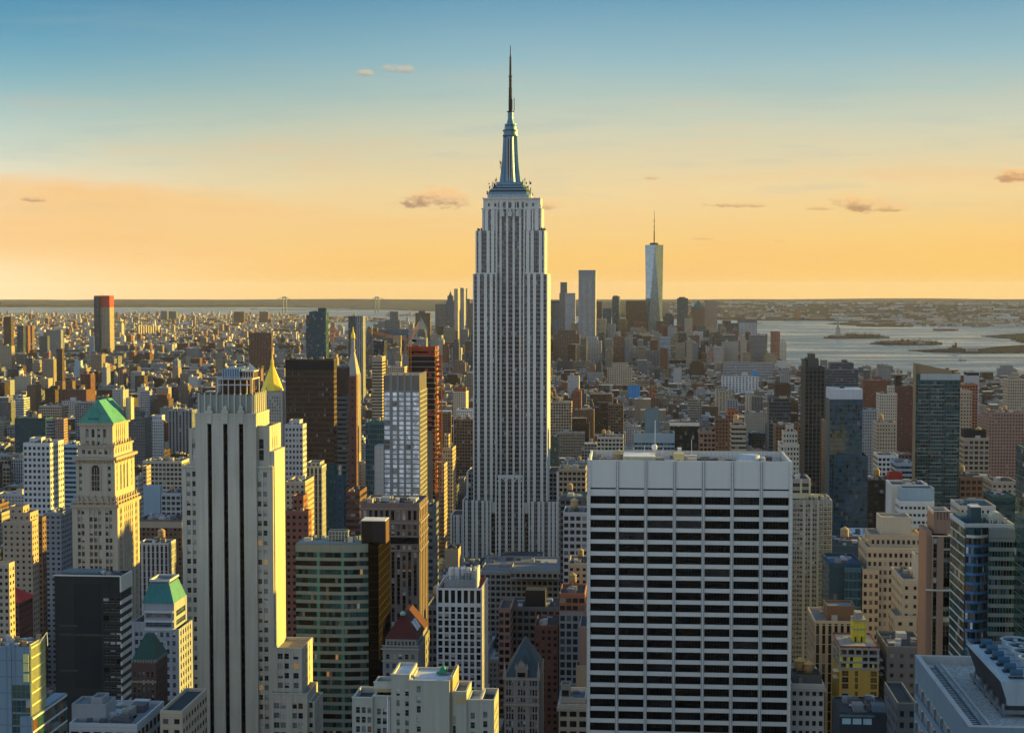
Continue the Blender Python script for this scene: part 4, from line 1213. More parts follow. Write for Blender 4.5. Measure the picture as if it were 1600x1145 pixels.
# ================================================================== teal glass slab with a bowed front
def teal_slab():
    Y = 640
    B = Bld('glass_office', 'teal glass office block with bowed front and stone floor bands', 'office building', Y, short='the bowed teal glass block'); B.frames = False
    st = stone('band_stone', (.17, .215, .22), .8, var=.08); tl = stone('teal_mullion', (.05, .20, .20), .5); bk = stone('dark_curtain', (.006, .005, .005), .95); bk.node_tree.nodes['Principled BSDF'].inputs['Specular IOR Level'].default_value = 0
    X = lambda px: B.X(px, 850); Z = lambda py: B.Zp(520, py)
    x0, x1 = X(462), X(576); zt = Z(850); y1 = Y + 17
    def yf(u):     # bow: straight, then curving back toward the west end
        t = (u - x0) / (x1 - x0)
        return Y - .9 * math.sin(math.pi * min(1, t * .9 + .1)) + (1.0 * max(0, t - .72) / .28)
    N = 24
    us = [x0 + (x1 - x0) * i / N for i in range(N + 1)]
    B.seen(x0, X(592), Y - 3, y1, zt)
    fl = 13.65 * Y / F
    def strip(mb, z0, z1, mat, off, ks=None):
        for i in range(N):
            a, b = us[i], us[i + 1]
            p = [(a, yf(a) - off, z0), (b, yf(b) - off, z0), (b, yf(b) - off, z1), (a, yf(a) - off, z1)]
            mb.face(p, mat)
            mb.face([(a, yf(a) - off, z1), (b, yf(b) - off, z1), (b, yf(b) + .6, z1), (a, yf(a) + .6, z1)], mat)
            mb.face([(a, yf(a) + .6, z0), (b, yf(b) + .6, z0), (b, yf(b) - off, z0), (a, yf(a) - off, z0)], mat)
    core = B.wall
    strip(core, 20, zt - 3, bk, -.6)
    core.box(x0, x1, Y + 2.5, y1, 20, zt - 1, bk)
    core.face([(x0, y1, 20), (x0, yf(x0), 20), (x0, yf(x0), zt), (x0, y1, zt)], st)
    z = zt - 3.2
    strip(core, zt - 3.2, zt, st, .0)
    for i in range(N): core.face([(us[i], yf(us[i]), zt), (us[i + 1], yf(us[i + 1]), zt), (us[i + 1], y1, zt), (us[i], y1, zt)], st)
    grp = [(0, 7), (8, 15), (16, 21), (21, 24)]
    r_ = random.Random(9)
    while z - fl > 40:
        strip(core, z - fl, z - fl + fl * .40, st, .0)
        zb_, zt_ = z - fl + fl * .40, z
        for gi, (a, b) in enumerate(grp):
            base = r_.choice(['dark', 'teal', 'dark', 'dark', 'teal'] if gi < 3 else ['teal', 'green', 'teal'])
            for i in range(a, b):
                k = r_.choices([base, 'teal', 'dark', 'half', 'blind', 'lit'], [60, 18, 24, 5, 2, .6])[0]; k = {'teal': 'teal_deep', 'dark': 'dark_deep', 'green': 'teal_deep'}.get(k, k)
                u, v = us[i] + .06, us[i + 1] - .06
                B.panes.append(([(u, yf(u) + .25, zb_), (v, yf(v) + .25, zb_), (v, yf(v) + .25, zt_), (u, yf(u) + .25, zt_)], k, v - u, fl * .6))
        for i in (7, 15):
            core.box(us[i], us[i + 1], yf(us[i]) + .05, yf(us[i]) + .6, zb_, zt_, tl)
        z -= fl
    # black glass wing
    xb0, xb1 = X(576), X(592)
    L = side_len(592, 611, Y)
    B.wall.box(xb0, xb1, Y - 1.2, Y - 1.2 + L, 20, zt + .6, bk)
    gm = B.mesh_part('glazing_bar'); gl = stone('bronze_bar', (.025, .016, .01), .8)
    for i in range(18):
        zz = zt - 1 - i * fl
        gm.box(xb1, xb1 + .1, Y - 1.1, Y - 1.3 + L, zz, zz + .16, gl, bottom=True)
        gm.box(xb0, xb1, Y - 1.32, Y - 1.2, zz, zz + .08, stone('dim_bar', (.035, .035, .035)), bottom=True)
    for i in range(9):
        v = Y - 1 + L * i / 8.2; gm.box(xb1, xb1 + .08, v, v + .1, 30, zt, stone('dim_bar', (.035, .035, .035)))
    ph = B.mesh_part('penthouse'); pk = stone('penthouse_black', (.014, .014, .017), .5); pr = stone('penthouse_brown', (.10, .055, .045))
    ph.box(X(563), X(600), Y + 3, Y + 12, zt, Z(815), pk); ph.box(X(600), X(601), Y + 3.1, Y + 11.9, zt, Z(816), pr); ph.box(X(580), X(600), Y + 2.8, Y + 2.98, zt + .4, Z(816.2), stone('penthouse_panel', (.02, .02, .026), .35))
    ph.box(X(562.5), X(600.5), Y + 2.7, Y + 12.3, Z(815), Z(813.6), stone('roof_white', (.6, .6, .58)), bottom=True)
    ct = B.mesh_part('cooling_unit'); cm = stone('unit_metal', (.42, .42, .37), .5); cd = stone('unit_dark', (.10, .14, .15))
    a, b = X(508), X(538)
    ct.box(a, b, Y + 8, Y + 11, zt + .9, zt + 3.9, cd, bottom=True); ct.box(a - .2, b + .2, Y + 7.8, Y + 11.2, zt + 3.9, zt + 4.1, cm, bottom=True)
    for i in range(7):
        u = a + (b - a) * i / 6; ct.box(u - .12, u + .12, Y + 7.8, Y + 8, zt, zt + 4, cm)
    for q in (.9, 2.4): ct.box(a, b, Y + 7.85, Y + 8.02, zt + q, zt + q + .16, cm, bottom=True)
    ct = B.mesh_part('roof_vent')
    ct.box(X(470), X(482), Y + 6, Y + 8, zt, zt + 1.5, cm); ct.box(X(540), X(548), Y + 5, Y + 8, zt, zt + 2, cm)
    for i in range(5):
        ct = B.mesh_part('roof_fan')
        ct.lathe(a + (b - a) * (i + .5) / 5, Y + 9.5, [(.9, zt + 4.1), (.9, zt + 4.7), (.6, zt + 4.7)], cd, 10)
    for i in range(14):
        px = 466 + i * 6.6; ct = B.mesh_part('roof_vent'); ct.box(X(px), X(px) + r_.uniform(.4, 1.6), Y + 10 + r_.uniform(0, 4), Y + 15, zt, zt + r_.uniform(.4, 1.6), r_.choice([cm, cd]))
    B.done()


def black_slab():
    """Dark glass slab, white banded western side."""
    Y = 560
    B = Bld('office_slab', 'black glass office slab with white striped side and rooftop pit', 'office building', Y, short='the black office slab')
    bk = stone('slab_black', (.022, .025, .026), .35); wh = stone('side_white', (.55, .53, .48)); tr = stone('slab_rim', (.10, .12, .125), .5)
    X = lambda px: B.X(px, 900); Z = lambda py: B.Zp(140, py)
    x0, x1 = X(83), X(187); L = side_len(187, 205, Y); zt = Z(900); fl = 14.1 * Y / F
    w = x1 - x0
    rows = floors(Z(934), 60, fl, .55, 0)
    B.block(x0 + 2.2, x1, Y, Y + L, 40, zt, bk, [(w * .66, w * .74), (w * .76, w * .83), (w * .85, w * .92)], rows, ph=1.5, roofc='grey', pd=.25, sd=.2, d=.3, pal='deep', clut=1.6)
    B.wall.box(x0, x0 + 2.2, Y + 1.2, Y + L, 40, zt, bk)
    pn = B.mesh_part('dark_panel'); pn.box(X(115), X(157), Y - .06, Y, Z(1075), Z(912), stone('panel_teal', (.014, .02, .024), .25))
    for i, z in enumerate((976, 990, 1046)):
        pn.box(X(92), X(120 if i != 1 else 186), Y - .1, Y - .06, Z(z) - .7, Z(z), stone('panel_band', (.05, .055, .05), .6))
    sb = B.mesh_part('side_band')
    sb.box(x1, x1 + .5, Y - .01, Y + L, Z(924), zt + .05, wh)
    z = Z(938)
    while z > 60:
        sb.box(x1, x1 + .5, Y, Y + L, z - fl * .42, z, wh, bottom=True); z -= fl
    rim = B.mesh_part('roof_rim'); rim.box(x0, x1 + .3, Y - .2, Y + .3, zt, zt + .4, wh, bottom=True)
    rp = B.mesh_part('roof_plant'); rp.box(X(92), X(150), Y + 3, Y + L - 2, zt - 1.4, zt + .9, tr); rp.box(X(158), X(180), Y + 3, Y + L - 3, zt - 1.4, zt - .2, bk)
    B.done()


def mansard():
    Y = 520
    B = Bld('postmodern_tower', 'pale grey office tower with flat-topped green mansard roof', 'office tower', Y, short='the green mansard tower')
    g = stone('grey_granite', (.27, .28, .29)); gr = stone('patina_green', (.05, .19, .18), .6, var=.35, streak=.4); lt = stone('light_trim', (.42, .43, .43))
    X = lambda px: B.X(px, 950); Z = lambda py: B.Zp(245, py)
    fl = 13.6 * Y / F
    kw = dict(clut=0, pal='bluish', pd=.4, sd=.3, d=.4)
    a, b = X(225), X(272); w = b - a
    B.block(a, b, Y, Y + 15, 40, Z(942), g, [(w * .06, w * .90)], [(Z(965), Z(956)), (Z(979), Z(971)), (Z(993), Z(984))], rcols=[(2, 13)], **kw)
    a, b = X(205), X(225); rows = floors(Z(987), 50, fl, .55, 0)
    B.block(a, b, Y + .6, Y + 15, 40, Z(972), g, [(.9, 2.1), (2.6, 3.6)], rows, **kw)
    a, b = X(225), X(280)
    B.block(a + .1, b, Y - .5, Y + 15.5, 40, Z(982), g, even(b - a, 5, .5, .8), rows, rcols=even(15, 5, .5, .5), **kw)
    r = B.mesh_part('mansard_roof')
    a, b = X(222), X(272)
    r.hip(a, b, Y - .3, Y + 14.5, Z(942), Z(913), 2.1, 2.1, gr)
    for i in range(18):
        t = (i + .5) / 18; r.beam((a + (b - a) * t, Y - .38, Z(942)), (a + 2.1 + (b - a - 4.2) * t, Y + 1.75, Z(913)), .07, gr)
    r.box(a + 2.4, b - 2.4, Y + 2.3, Y + 12, Z(913), Z(910), stone('slab_rim', (.10, .12, .125), .5)); r.parapet(a + 1.9, b - 1.9, Y + 1.8, Y + 12.6, Z(910), .7, .4, lt)
    bal = B.mesh_part('balcony_band')
    a, b = X(226), X(271)
    for py in (954.5, 969, 981.5): bal.box(a, b, Y - .75, Y - .02, Z(py) - .5, Z(py) + .2, lt, bottom=True)
    tr = B.mesh_part('roof_truss')
    for (p, q) in (((233, 1000), (262, 1000)), ((233, 1000), (252, 1014)), ((240, 1000), (246, 1008)), ((262, 1000), (262, 1012))):
        tr.beam((X(p[0]), Y - 1.5, Z(p[1])), (X(q[0]), Y - 1.5, Z(q[1])), .18, lt)
    B.done()
    # dark brick block with deep green hip roof in front of it
    Y = 470
    B = Bld('brick_block', 'dark brown brick block under a deep green hipped roof', 'building', Y, short='the dark hip-roofed brick block')
    br = stone('umber_brick', (.085, .055, .045), var=.2); tr = stone('stone_trim', (.20, .18, .16)); rg = stone('deep_green', (.025, .065, .05), .6)
    X = lambda px: B.X(px, 1035); Z = lambda py: B.Zp(230, py)
    a, b = X(205), X(243); fl = 12.5 * Y / F
    L = side_len(243, 262, Y)
    rows = floors(Z(1050), 45, fl, .6, 0)
    B.block(a, b, Y, Y + L, 30, Z(1035), br, even(b - a, 5, .5, .3), rows, rcols=even(L - .5, 5, .45, .4), clut=0, pd=.4, sd=.28, d=.4, pal='office')
    r = B.mesh_part('hip_roof'); r.hip(a - .3, b + .3, Y + .8, Y + L, Z(1034), Z(996), 3.0, 4.6, rg)
    bt = B.mesh_part('battlement')
    for i in range(9): bt.box(a + (b - a) * (i + .2) / 9, a + (b - a) * (i + .8) / 9, Y - .3, Y + .2, Z(1035), Z(1030.5), tr, bottom=True)
    for i in range(9): bt.box(b - .3, b + .25, Y + .4 + L * (i + .1) / 9.5, Y + L * (i + .8) / 9.5, Z(1035), Z(1030.5), tr, bottom=True)
    bt.box(a - .2, b + .3, Y - .3, Y - .01, Z(1066), Z(1063), tr, bottom=True)
    B.done()


def yellow_glass():
    Y = 400
    B = Bld('glass_office', 'corner glass office with blue metal panels and glowing yellow side', 'office building', Y, short='the yellow-sided glass office')
    mp = stone('blue_panel', (.16, .23, .28), .5, var=.05, joints=(2.4, 4.2)); gl = stone('dark_glazing', (.012, .03, .03), .1); tr = stone('white_trim', (.5, .52, .5))
    X = lambda px, py=1010: B.X(px, py); Z = lambda py: B.Zp(30, py)
    zt = Z(1010); L = side_len(46, 69, Y)
    x0, xm, x1 = X(-30), X(17), X(46)
    fl = 17 * Y / F
    kw = dict(clut=0, pal='greeng', pd=.12, sd=.12, d=.3)
    B.block(x0, xm, Y, Y + L, 20, zt, mp, None, None, roofc='light', ph=.9, clut=2.5)
    B.block(xm + .02, x1, Y, Y + L, 20, zt, mp, even(x1 - xm, 4, .94, .02), [(Z(1090), Z(1068)), (Z(1112), Z(1094)), (Z(1132), Z(1115)), (Z(1155), Z(1135)), (Z(1178), Z(1158))], rcols=even(L - .3, 7, .93, .02),
            roofc='light', ph=.9, **kw) if 0 else None
    B.block(xm + .02, x1, Y, Y + L, 20, zt, mp, even(x1 - xm, 4, .94, .02), [(Z(1178), Z(1158)), (Z(1155), Z(1135)), (Z(1132), Z(1115)), (Z(1112), Z(1094)), (Z(1090), Z(1070))], roofc='light', ph=.9, **kw)
    yb = B.mesh_part('curtain_side'); cur = stone('lit_curtain', (.62, .60, .22), .5, var=.25); fr = stone('glazing_frame', (.42, .44, .25), .5)  # side glazing: yellow of the low sun put into its base colour
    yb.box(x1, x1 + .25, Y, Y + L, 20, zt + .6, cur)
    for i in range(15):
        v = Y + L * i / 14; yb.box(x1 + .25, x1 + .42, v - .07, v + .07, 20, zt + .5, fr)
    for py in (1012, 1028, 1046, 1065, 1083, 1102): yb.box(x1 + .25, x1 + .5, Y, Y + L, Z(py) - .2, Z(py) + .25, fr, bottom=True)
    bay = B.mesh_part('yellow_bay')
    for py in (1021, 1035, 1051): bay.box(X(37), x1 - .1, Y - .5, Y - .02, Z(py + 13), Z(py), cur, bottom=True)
    rp = B.mesh_part('roof_plant')
    for i in range(16):
        px = -10 + i * 3.4; h = random.Random(i).uniform(.4, 2.2)
        rp.box(X(px), X(px) + 1.1, Y + 2 + (i % 4) * 1.6, Y + 3 + (i % 4) * 1.6, zt - .8, zt + h - .4, stone('plant_grey', (.35, .36, .34)) if i % 3 else stone('plant_warm', (.30, .2, .12)))
    rp.beam((X(52), Y + 4, zt), (X(60), Y + 6, zt + 2.6), .1, tr); rp.beam((X(60), Y + 6, zt + 2.6), (X(61), Y + 6, zt - 1), .1, tr)
    # lower wing facing the avenue
    zl = at(54, 1118, Y).z; L2 = side_len(54, 107, Y); xl = X(54, 1118)
    xa = x1 + .6
    B.seen(xa - 3, xl, Y - 1, Y + L2, zl)
    B.wall.box(xa - 3, xl - .3, Y - 1, Y + L2, 10, zl, mp)
    B.roof.top(xa, xl, Y - 1, Y + L2, zl + .03, ROOFC['grey'])
    wg = B.mesh_part('glass_wing'); gg = GL['green']
    z = zl - .8
    while z > 90:
        wg.box(xl - .3, xl, Y - 1, Y + L2, z, z + .5, tr, bottom=True)
        for i in range(8):
            v0 = Y - .8 + (L2 + .8) * i / 8; wg.face([(xl - .1, v0 + .1, z - 3), (xl - .1, v0 + (L2 + .8) / 8, z - 3), (xl - .1, v0 + (L2 + .8) / 8, z), (xl - .1, v0 + .1, z)], gg if i % 3 else GL['warm'])
        z -= 3.5
    clutter(B.roof, xa + 1, xl - 1, Y + 2, Y + L2 - 1, zl + .05, 2.0, 4)
    B.done()


def grid_white():
    Y = 600
    B = Bld('office_tower', 'white gridded office tower with square dark windows and steaming roof plant', 'office tower', Y, short='the white gridded tower')
    w = stone('white_grid', (.50, .50, .49), .7, var=.06); red = stone('roof_orange', (.45, .10, .04)); gy = stone('screen_grey', (.22, .24, .24))
    X = lambda px: B.X(px, 920); Z = lambda py: B.Zp(718, py)
    x0, x1, zt = X(682), X(753.5), Z(919); L = 24
    W_ = x1 - x0; cols = even(W_, 7, .66, .2); fl = 10.85 * Y / F
    rows = [(Z(942), Z(922))] + floors(Z(948), 55, fl, .76, 0)
    B.block(x0, x1, Y, Y + L, 30, zt, w, cols, rows, rcols=even(L - .6, 8, .62, .3), ph=1.2, clut=0, roofc='red', pd=.6, sd=.45, d=.6, pal='deep')
    rp = B.mesh_part('roof_plant')
    zr = zt - 1.1
    rp.box(X(692), X(742), Y + 5, Y + 7, zr, zr + 3.2, gy); rp.box(X(692), X(742), Y + 7, Y + 20, zr, zr + 2.2, gy)
    pm = stone('plant_pale', (.45, .46, .45), .5); r_ = random.Random(2)
    for i in range(26):
        u, v, q = r_.uniform(X(696), X(738)), r_.uniform(Y + 8, Y + 19), r_.uniform(.3, 1.4)
        rp.box(u, u + q, v, v + q, zr + 2.2, zr + 2.2 + r_.uniform(1, 5), pm if i % 4 else gy)
    for i in range(4): rp.lathe(X(700 + i * 9), Y + 12, [(1.2, zr + 4), (1.2, zr + 6.5), (.9, zr + 7)], pm, 12)
    for i in range(9): rp.beam((X(694 + i * 5), Y + 7.5, zr + 2), (X(694 + i * 5), Y + 7.5, zr + 6), .08, pm)
    rp.box(X(694), X(738), Y + 7.4, Y + 7.5, zr + 5.9, zr + 6.05, pm, bottom=True)
    st = B.mesh_part('stair_tower'); st.box(X(742), X(745), Y + 3, Y + 12, zr, zr + 8.2, w)
    co = B.mesh_part('parapet_lining'); co.box(x1 - .6, x1 - .46, Y + 1, Y + L - 1, zr, zt - .02, red); co.box(x0 + 1, x1 - .7, Y + L - .62, Y + L - .46, zr, zt + .1, red)
    B.done()


def brown_stone():
    Y = 720
    B = Bld('office_tower', 'pinkish brown stone office tower with tall dark window slots', 'office tower', Y, short='the brown stone tower')
    st = stone('brown_stone', (.175, .135, .12), var=.12); cr = stone('brown_cornice', (.22, .18, .16)); rg = stone('roof_teal', (.08, .12, .125))
    X = lambda px: B.X(px, 790); Z = lambda py: B.Zp(610, py)
    x0, x1, zt = X(563), X(655.5), Z(786); L = side_len(655.5, 666, Y) + 6
    W_ = x1 - x0
    kw = dict(clut=1.5, pal='office', pd=.5, sd=.3, d=.5, spm=st)
    cols = even(W_, 10, .55, .8)
    up = [(Z(812), Z(797.5)), (Z(826), Z(820)), (Z(836), Z(830.5)), (Z(848), Z(840))]
    low = floors(Z(862), 60, 14 * Y / F, .97, 0)
    B.block(x0, x1, Y, Y + L, 20, zt, st, cols, up + [(Z(858), Z(851.5))] + low, rcols=even(L - .5, 5, .5, .5), ph=1.0, roofc='blue', **kw)
    co = B.mesh_part('cornice')
    for p0, p1, e in ((796, 793.5, .35), (818, 815, .6), (838.6, 836.8, .4), (861, 859, .4)): co.box(x0 - e, x1 + e, Y - e, Y + L + .1, Z(p0), Z(p1), cr, bottom=True)
    db = B.mesh_part('dark_band'); db.box(x0 + .5, x1 - .5, Y - .05, Y + .02, Z(849), Z(838.8), GL['dark'], bottom=True)
    B.done()


def red_hip():
    Y = 520
    B = Bld('hotel', 'grey stone building with dark red hipped roof and dormer row', 'building', Y, short='the dark red hip-roofed building')
    st = stone('ash_stone', (.21, .20, .175), var=.14); tr = stone('ash_trim', (.28, .26, .22)); rd = stone('red_slate', (.07, .018, .016), .7, var=.25); br = stone('side_brick', (.14, .09, .07))  # roof slate darkened in colour for the shade its neighbours would cast
    X = lambda px: B.X(px, 1010); Z = lambda py: B.Zp(625, py)
    x0, x1 = X(598), X(653); L = side_len(653, 669, Y) + 4
    kw = dict(clut=0, pal='office', pd=.4, sd=.3, d=.4)
    W_ = x1 - x0
    B.block(x0, x1, Y, Y + L, 30, Z(1012), st, even(W_, 5, .55, .6), floors(Z(1022), 50, 15 * Y / F, .5, 0), rcols=even(L - .4, 6, .45, .4), **kw)
    B.block(x0 + .7, x1 - .7, Y + 1.2, Y + L - 1, Z(1012), Z(1000), st, even(W_ - 1.4, 8, .6, .3), [(Z(1010), Z(1003))], **kw)
    rf = B.mesh_part('hip_roof'); rf.hip(x0 + .2, x1 - .1, Y + 1.5, Y + L - 1, Z(1000), Z(966), (W_) / 2 - .9, 4.5, rd)
    rf.lathe((x0 + x1) / 2, Y + 6, [(.9, Z(966)), (1.0, Z(963)), (.3, Z(960))], stone('lantern_green', (.2, .36, .30)), 8)
    sk = B.mesh_part('skylight', parent=rf)
    for i in range(2):
        t = .38 + i * .22; u = x1 - .2 - (W_ / 2 - .9) * t
        sk.beam((x1 - .3 - (W_ / 2 - .9) * .2, Y + 8 + i * 4, Z(1000 - 34 * .2) + .25), (x1 - .3 - (W_ / 2 - .9) * .6, Y + 8 + i * 4, Z(1000 - 34 * .6) + .25), .9, stone('roof_white', (.6, .6, .58)))
    bl = B.mesh_part('balustrade')
    for i in range(26): bl.box(x0 + W_ * i / 26, x0 + W_ * i / 26 + .16, Y - .25, Y - .1, Z(1012), Z(1008.6), tr, bottom=True)
    bl.box(x0 - .3, x1 + .3, Y - .3, Y - .02, Z(1008.6), Z(1007.6), tr, bottom=True); bl.box(x0 - .5, x1 + .5, Y - .5, Y - .01, Z(1014.5), Z(1012.5), tr, bottom=True); bl.box(x0 - .3, x1 + .3, Y - .3, Y - .01, Z(1033.5), Z(1031.5), tr, bottom=True)
    B.done()


def tan_front():
    Y = 400
    B = Bld('apartment_block', 'pale tan brick block stepping around a white-roofed blank tower', 'apartment building', Y, short='the tan brick block in front')
    st = stone('pale_brick', (.34, .335, .27), .9, var=.12, joints=(.55, .3)); tr = stone('pale_cap', (.42, .41, .34)); tn = stone('yellow_brick', (.36, .28, .15))
    X = lambda px, py=1060: B.X(px, py); Z = lambda py: B.Zp(660, py)
    kw = dict(clut=0, pal='hotel', pd=.3, sd=.3, d=.3, capm=tr)
    fl = 15.4 * Y / F
    def cs(a, b, l): return [((p - a) / (b - a) * (X(b) - X(a)), (q - a) / (b - a) * (X(b) - X(a))) for p, q in l]
    rw = lambda top: floors(Z(top), 85, fl, .62, 0)
    B.block(X(550), X(582), Y, Y + 12, 20, Z(1092), st, cs(550, 582, [(556, 562), (565, 571), (574, 580)]), rw(1106), ph=1.6, roofc='dark', **kw)
    B.block(X(582), X(611), Y + .8, Y + 13, 20, Z(1090), st, cs(582, 611, [(588, 594), (597, 603)]), rw(1109), ph=1.6, roofc='dark', **kw)
    B.block(X(579), X(608), Y + 5, Y + 12, Z(1090), Z(1075), tn, None, None, ph=1.6, roofc='dark', **kw)
    B.block(X(611), X(640), Y, Y + 14, 20, Z(1055), st, cs(611, 640, [(619.5, 624.5), (633, 638.5)]), [(Z(1087), Z(1080)), (Z(1103), Z(1094))] + rw(1109), ph=.7, roofc='white', **kw)
    B.block(X(640), X(703), Y - 1.0, Y + 14, 20, Z(1062), st, cs(640, 703, [(652, 658)]), [(Z(1079.5), Z(1070))] + floors(Z(1086), 85, fl, .68, 0), ph=.6, roofc='white', **dict(kw, pal='white') if 0 else kw)
    B.block(X(703), X(707), Y + .5, Y + 14, 20, Z(1057), tn, None, None, ph=.6, roofc='white', **kw)
    B.block(X(707), X(729), Y, Y + 12, 20, Z(1080), st, cs(707, 729, [(703.5 + 4, 708 + 4)]), floors(Z(1117), 85, fl, .8, 0), ph=1.2, roofc='grey', **kw)
    B.block(X(729), X(749), Y + .5, Y + 11, 20, Z(1093), st, cs(729, 749, [(735, 741.5)]), rw(1112), ph=1.4, roofc='white', **kw)
    B.block(X(749), X(772), Y, Y + 13, 20, Z(1092), st, cs(749, 772, [(755, 761.5)]), rw(1109), rcols=even(12, 4, .4, .4), ph=1.6, roofc='dark', **kw)
    pp = B.mesh_part('drain_pipe'); pp.beam((X(605), Y + .6, 40), (X(605), Y + .6, Z(1090)), .22, stone('roof_white', (.6, .6, .58))); pp.beam((X(607.5), Y + .6, 40), (X(607.5), Y + .6, Z(1096)), .12, stone('roof_white', (.6, .6, .58)))
    rp = B.mesh_part('roof_shed'); gr = stone('tarp_green', (.03, .20, .11), .6)
    z = Z(1061)
    rp.hip(X(679), X(693), Y + 7, Y + 9.5, z, z + 1.5, .8, .6, gr); rp.box(X(676), X(690), Y + 7.2, Y + 9, z - .3, z, gr); rp.box(X(694), X(704), Y + 8, Y + 11, z, z + .9, stone('roof_dark', (.05, .052, .055)))
    pn = B.mesh_part('yellow_panel'); pn.box(X(713), X(729) - .01, Y - .06, Y, Z(1098), Z(1084), tn)
    ar = B.mesh_part('arched_niche')
    for px in (622, 636):
        c = X(px); ar.face([(c + .45 * math.cos(math.pi * i / 8), Y - .04, Z(1080) + .75 * math.sin(math.pi * i / 8)) for i in range(9)][::-1], tr)
    B.done()


def gothic():
    Y = 560
    B = Bld('gabled_building', 'narrow gothic stone building with steep slate roof and front gable', 'building', Y, short='the gothic gabled building')
    st = stone('gothic_stone', (.255, .215, .18), var=.12); tr = stone('gothic_trim', (.33, .28, .23)); sl = stone('slate_roof', (.05, .075, .085), .7, var=.25)
    X = lambda px: B.X(px, 1060); Z = lambda py: B.Zp(816, py)
    x0, x1 = X(788), X(842); W_ = x1 - x0
    cols = groups(W_, [3, 3, 3], .66, 1.3, .5)
    fl = 11.6 * Y / F
    kw = dict(clut=0, pal='office', pd=.5, sd=.3, d=.5)
    rows = [(Z(1071), Z(1063)), (Z(1086), Z(1077)), (Z(1096.5), Z(1090.5)), (Z(1112), Z(1104))] + floors(Z(1115), 55, fl, .78, 0)
    B.block(x0, x1, Y, Y + 30, 20, Z(1058), st, cols, rows, rcols=even(29.5, 8, .45, .5), lcols=even(29.5, 8, .45, .5), ph=.2, **kw)
    rf = B.mesh_part('slate_roof'); rf.hip(x0 + .2, x1 - .2, Y + 1, Y + 29, Z(1058), Z(1012), W_ / 2 - .4, 9, sl)
    g = B.mesh_part('gable')
    a, b, c = X(806), X(824), X(815)
    g.box(a, b, Y - .25, Y + 5, Z(1058), Z(1042), st); g.face([(a, Y - .25, Z(1042)), (b, Y - .25, Z(1042)), (c, Y - .25, Z(1030))], st)
    g.face([(a, Y - .25, Z(1042)), (c, Y - .25, Z(1030)), (c, Y + 5, Z(1030)), (a, Y + 5, Z(1042))], sl); g.face([(c, Y - .25, Z(1030)), (b, Y - .25, Z(1042)), (b, Y + 5, Z(1042)), (c, Y + 5, Z(1030))], sl)
    for px in (806, 824): g.hip(X(px) - .35, X(px) + .35, Y - .4, Y + .3, Z(1045), Z(1036), .3, .3, tr)
    for px in (812, 818): g.box(X(px) - .75, X(px) + .75, Y - .3, Y - .24, Z(1057), Z(1050), GL['dark'], bottom=True)
    ro = B.mesh_part('rose_ornament', parent=g); ro.beam((c, Y - .36, Z(1038.5)), (c, Y - .25, Z(1038.5)), .95, tr, 12)
    co = B.mesh_part('cornice')
    for p0, p1, e in ((1062, 1059, .4), (1101.5, 1099.5, .35), (1088.6, 1087.4, .2)): co.box(x0 - e, x1 + e, Y - e, Y + .01, Z(p0), Z(p1), tr, bottom=True)
    for px in (788.5, 841.5): co.hip(X(px) - .6, X(px) + .6, Y - .4, Y + .8, Z(1058), Z(1034), .5, .5, tr)
    B.done()


def hotel_grid():
    Y = 700
    B = Bld('hotel_tower', 'beige grid hotel tower with recessed balconies beside the white slab', 'hotel', Y, short='the beige gridded hotel')
    st = stone('hotel_concrete', (.25, .255, .24)); pr = stone('hotel_pier', (.33, .325, .30)); yl = stone('hotel_cap', (.42, .40, .28))
    X = lambda px: B.X(px, 790); Z = lambda py: B.Zp(1270, py)
    x0, x1 = X(1226), X(1300.5); W_ = x1 - x0; fl = 7.42 * Y / F
    sc = lambda l: [((p - 1226) / 74.5 * W_, (q - 1226) / 74.5 * W_) for p, q in l]
    base = [(1228, 1231), (1232, 1235)] + [(1239.5, 1242), (1242.6, 1245), (1246, 1249.5), (1250, 1254.5), (1259, 1262), (1262.8, 1266.3), (1270, 1273), (1273.6, 1276.6)] + [(1280.5, 1283), (1283.8, 1286), (1288, 1292), (1293.5, 1296), (1296.8, 1299)]
    kw = dict(pal='office', pd=.55, sd=.3, d=.5, spm=st)
    B.block(x0, x1, Y, Y + 22, 20, Z(781), pr, sc(base), floors(Z(788), 20, fl, .46, 0), lcols=even(21, 8, .6, .4), clut=2, roofc='tan', **kw)
    a, b = X(1226), X(1268); w = b - a
    B.block(a, b, Y + 4, Y + 22, Z(781), Z(750), yl, [(w * .33, w * .60), (w * .68, w * .93)], [(Z(762), Z(757)), (Z(772), Z(767))], clut=.8, **kw)
    pt = B.mesh_part('roof_pavilion'); pt.hip(X(1252), X(1262), Y + 8, Y + 12, Z(750), Z(744), 1.3, 1.9, stone('roof_dark', (.05, .052, .055)))
    bl = B.mesh_part('balcony_slab')
    z = Z(787)
    while z > 20:
        bl.box(X(1280), X(1299.5), Y - .9, Y - .05, z - fl * .52, z - fl * .40, yl, bottom=True); z -= fl
    tr = B.mesh_part('terrace'); r_ = random.Random(3)
    for i in range(12): tr.box(X(1262 + i * 3), X(1263.6 + i * 3), Y + 1, Y + 3 + r_.random() * 2, Z(781) - 1, Z(781) + r_.uniform(.4, 1.6), r_.choice([yl, pr, stone('planting', (.05, .09, .04))]))
    B.done()


